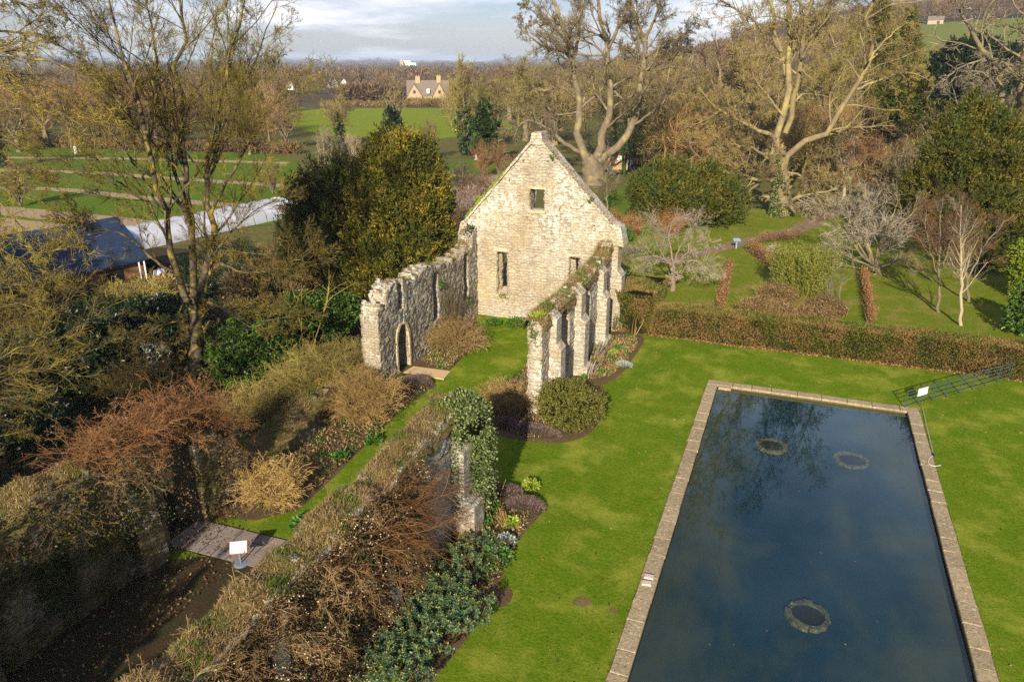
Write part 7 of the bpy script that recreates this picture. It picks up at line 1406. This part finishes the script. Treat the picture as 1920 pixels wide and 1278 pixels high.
# fallen leaves on lawn and water, grass tufts along edges
def litter_():
    rg = np.random.default_rng(470); n = 1100; p = np.c_[rg.uniform(-9, 20, n), rg.uniform(10, 48, n), np.full(n, .02)]; k = (p[:, 0] > POOL[0] - .7) & (p[:, 0] < POOL[1] + .7) & (p[:, 1] < POOL[3] + .6); q = p[k]; p = p[~k]; p = p[(p[:, 0] > -8) | (p[:, 1] < 30)]
    mb = MB(); mb.add(*leaves(rg, p, np.c_[rg.normal(size=(len(p), 2)), rg.uniform(0, .3, len(p))], .11 * rg.uniform(.5, 1.3, len(p)), .07)); o = mb.build('fallen_leaves', M['dead_leaf']); tag(o, 'scattered brown leaves lying on the lawn', 'leaves', kind='stuff')
    q = q[:60]; q[:, 2] = -.085; mb = MB(); v, f = leaves(rg, q, np.c_[rg.normal(size=(len(q), 2)), np.zeros(len(q))], .12 * rg.uniform(.4, 1.1, len(q)), .07); v[:, 2] = -.092 + rg.random(len(v)) * .006; mb.add(v, f); o = mb.build('floating_leaves', M['beech']); tag(o, 'red brown leaves floating on the pool', 'leaves', kind='stuff')
    # rough grass fringe along the beds, kerbs and wall feet
    E = []
    for y0_, y1_, x in ((12, 42.9, POOL[0] - KW - .03), (12, 42.9, POOL[1] + KW + .03)): m = int((y1_ - y0_) * 38); E.append(np.c_[x + rg.normal(0, .03, m), rg.uniform(y0_, y1_, m), np.zeros(m)])
    m = 420; E.append(np.c_[rg.uniform(POOL[0] - KW, POOL[1] + KW, m), POOL[3] + KW + .03 + rg.normal(0, .03, m), np.zeros(m)])
    P = np.vstack(E); mb = MB(); mb.add(*blades(rg, P, .09, .014, .7)); o = mb.build('kerb_grass', M['blade_green']); tag(o, 'fringe of longer grass along the pool kerb', 'grass', kind='stuff')
    P = np.c_[rg.uniform(-9, 34, 2600), 49.72 + rg.normal(0, .12, 2600), np.full(2600, .01)]; mb = MB(); mb.add(*leaves(rg, P, np.c_[rg.normal(size=(2600, 2)), rg.uniform(0, .6, 2600)], .14, .09)); o = mb.build('hedge_litter', M['beech']); tag(o, 'line of fallen russet leaves at the foot of the long hedge', 'leaves', kind='stuff')
    n = 9000; P = np.c_[rg.uniform(-21.2, -14, n), rg.uniform(6, 49, n), np.full(n, .03)]; P = P[(P[:, 0] < np.where(P[:, 1] > 20.5, -20.0, -18.4))]; mb = MB(); mb.add(*leaves(rg, P, np.c_[rg.normal(size=(len(P), 2)), rg.uniform(.1, .8, len(P))], .12, .07)); o = mb.build('bed_litter', M['dead_leaf']); tag(o, 'dry leaves strewn over the beds between the walls', 'leaves', kind='stuff')
    n = 16000; P = np.c_[rg.uniform(-45, -22.8, n), rg.uniform(12, 56, n), np.full(n, .03)]; s = rg.random(n) < .6; mb = MB(); mb.add(*leaves(rg, P[s], np.c_[rg.normal(size=(s.sum(), 2)), rg.uniform(.1, .9, s.sum())], .2, .1)); o = mb.build('undergrowth_litter', M['dead_leaf']); tag(o, 'dead leaves under the trees behind the left wall', 'leaves', kind='stuff'); mb = MB(); mb.add(*leaves(rg, P[~s] + [0, 0, .12], rg.normal(size=((~s).sum(), 3)) + [0, 0, .5], .3, .16)); o = mb.build('ground_cover', M['laurel_dark']); tag(o, 'low dark green ground cover behind the left wall', 'ground cover', kind='stuff')
litter_()
def bed_growth():
    rg = np.random.default_rng(480); beds = [([(985, 690), (1132, 765), (1000, 828), (905, 795)], 'growth on the round bed by the barn side wall'), ([(1085, 720), (1150, 705), (1195, 650), (1190, 630), (1120, 640)], 'growth on the far bed along the barn side wall'), ([(900, 910), (1010, 940), (960, 1040), (870, 1190), (780, 1285), (800, 1150)], 'growth on the long bed under the near wall'), ([(840, 696), (900, 630), (880, 610), (790, 680)], 'growth on the bed inside the barn'), ([(600, 720), (800, 730), (690, 830), (560, 950), (480, 960), (470, 900)], 'growth on the soil below the low wall')]
    for k, (poly, lab) in enumerate(beds):
        q = gp(poly); lo, hi = q.min(0), q.max(0); P = rg.uniform(lo, hi, (22000, 2)); ins = np.zeros(len(P), bool); j = len(q) - 1
        for i in range(len(q)):
            c = ((q[i, 1] > P[:, 1]) != (q[j, 1] > P[:, 1])) & (P[:, 0] < (q[j, 0] - q[i, 0]) * (P[:, 1] - q[i, 1]) / (q[j, 1] - q[i, 1] + 1e-9) + q[i, 0]); ins ^= c; j = i
        P = P[ins]; clump = np.sin(P[:, 0] * 3.1 + k) * np.sin(P[:, 1] * 2.7 + 2 * k) + rg.normal(0, .5, len(P)); root = None
        for sel, m_, h_, sz in ((clump > .55, 'herb', .14, .11), (clump < -.5, 'dead_leaf', .10, .13), (np.abs(clump) < .12, 'blade_dry', .16, .16)):
            pp = P[sel]
            if not len(pp): continue
            mb = MB(); mb.add(*leaves(rg, np.c_[pp, .08 + h_ * rg.random(len(pp))], rg.normal(size=(len(pp), 3)) + [0, 0, .6], sz * rg.uniform(.5, 1.3, len(pp)), sz * .45)); o = mb.build('bed_growth' if root is None else 'growth', M[m_], root)
            if root is None: root = tag(o, lab, 'plants', kind='stuff')
bed_growth()

# ------------------------------------------------------------------ air
def haze():
    t = MT('haze_air'); v = t.N.new('ShaderNodeVolumePrincipled'); v.inputs['Color'].default_value = (0.62, 0.78, 1.0, 1); v.inputs['Density'].default_value = 0.00012; v.inputs['Anisotropy'].default_value = 0.0
    m = t.done(None, v.outputs[0]); mb = MB(); mb.box((-2000, 6500, 63), (26000, 19000, 130)); o = mb.build('haze', m); o['kind'] = 'stuff'; o['label'] = 'thin bluish air over the whole valley'; o['category'] = 'haze'
haze()
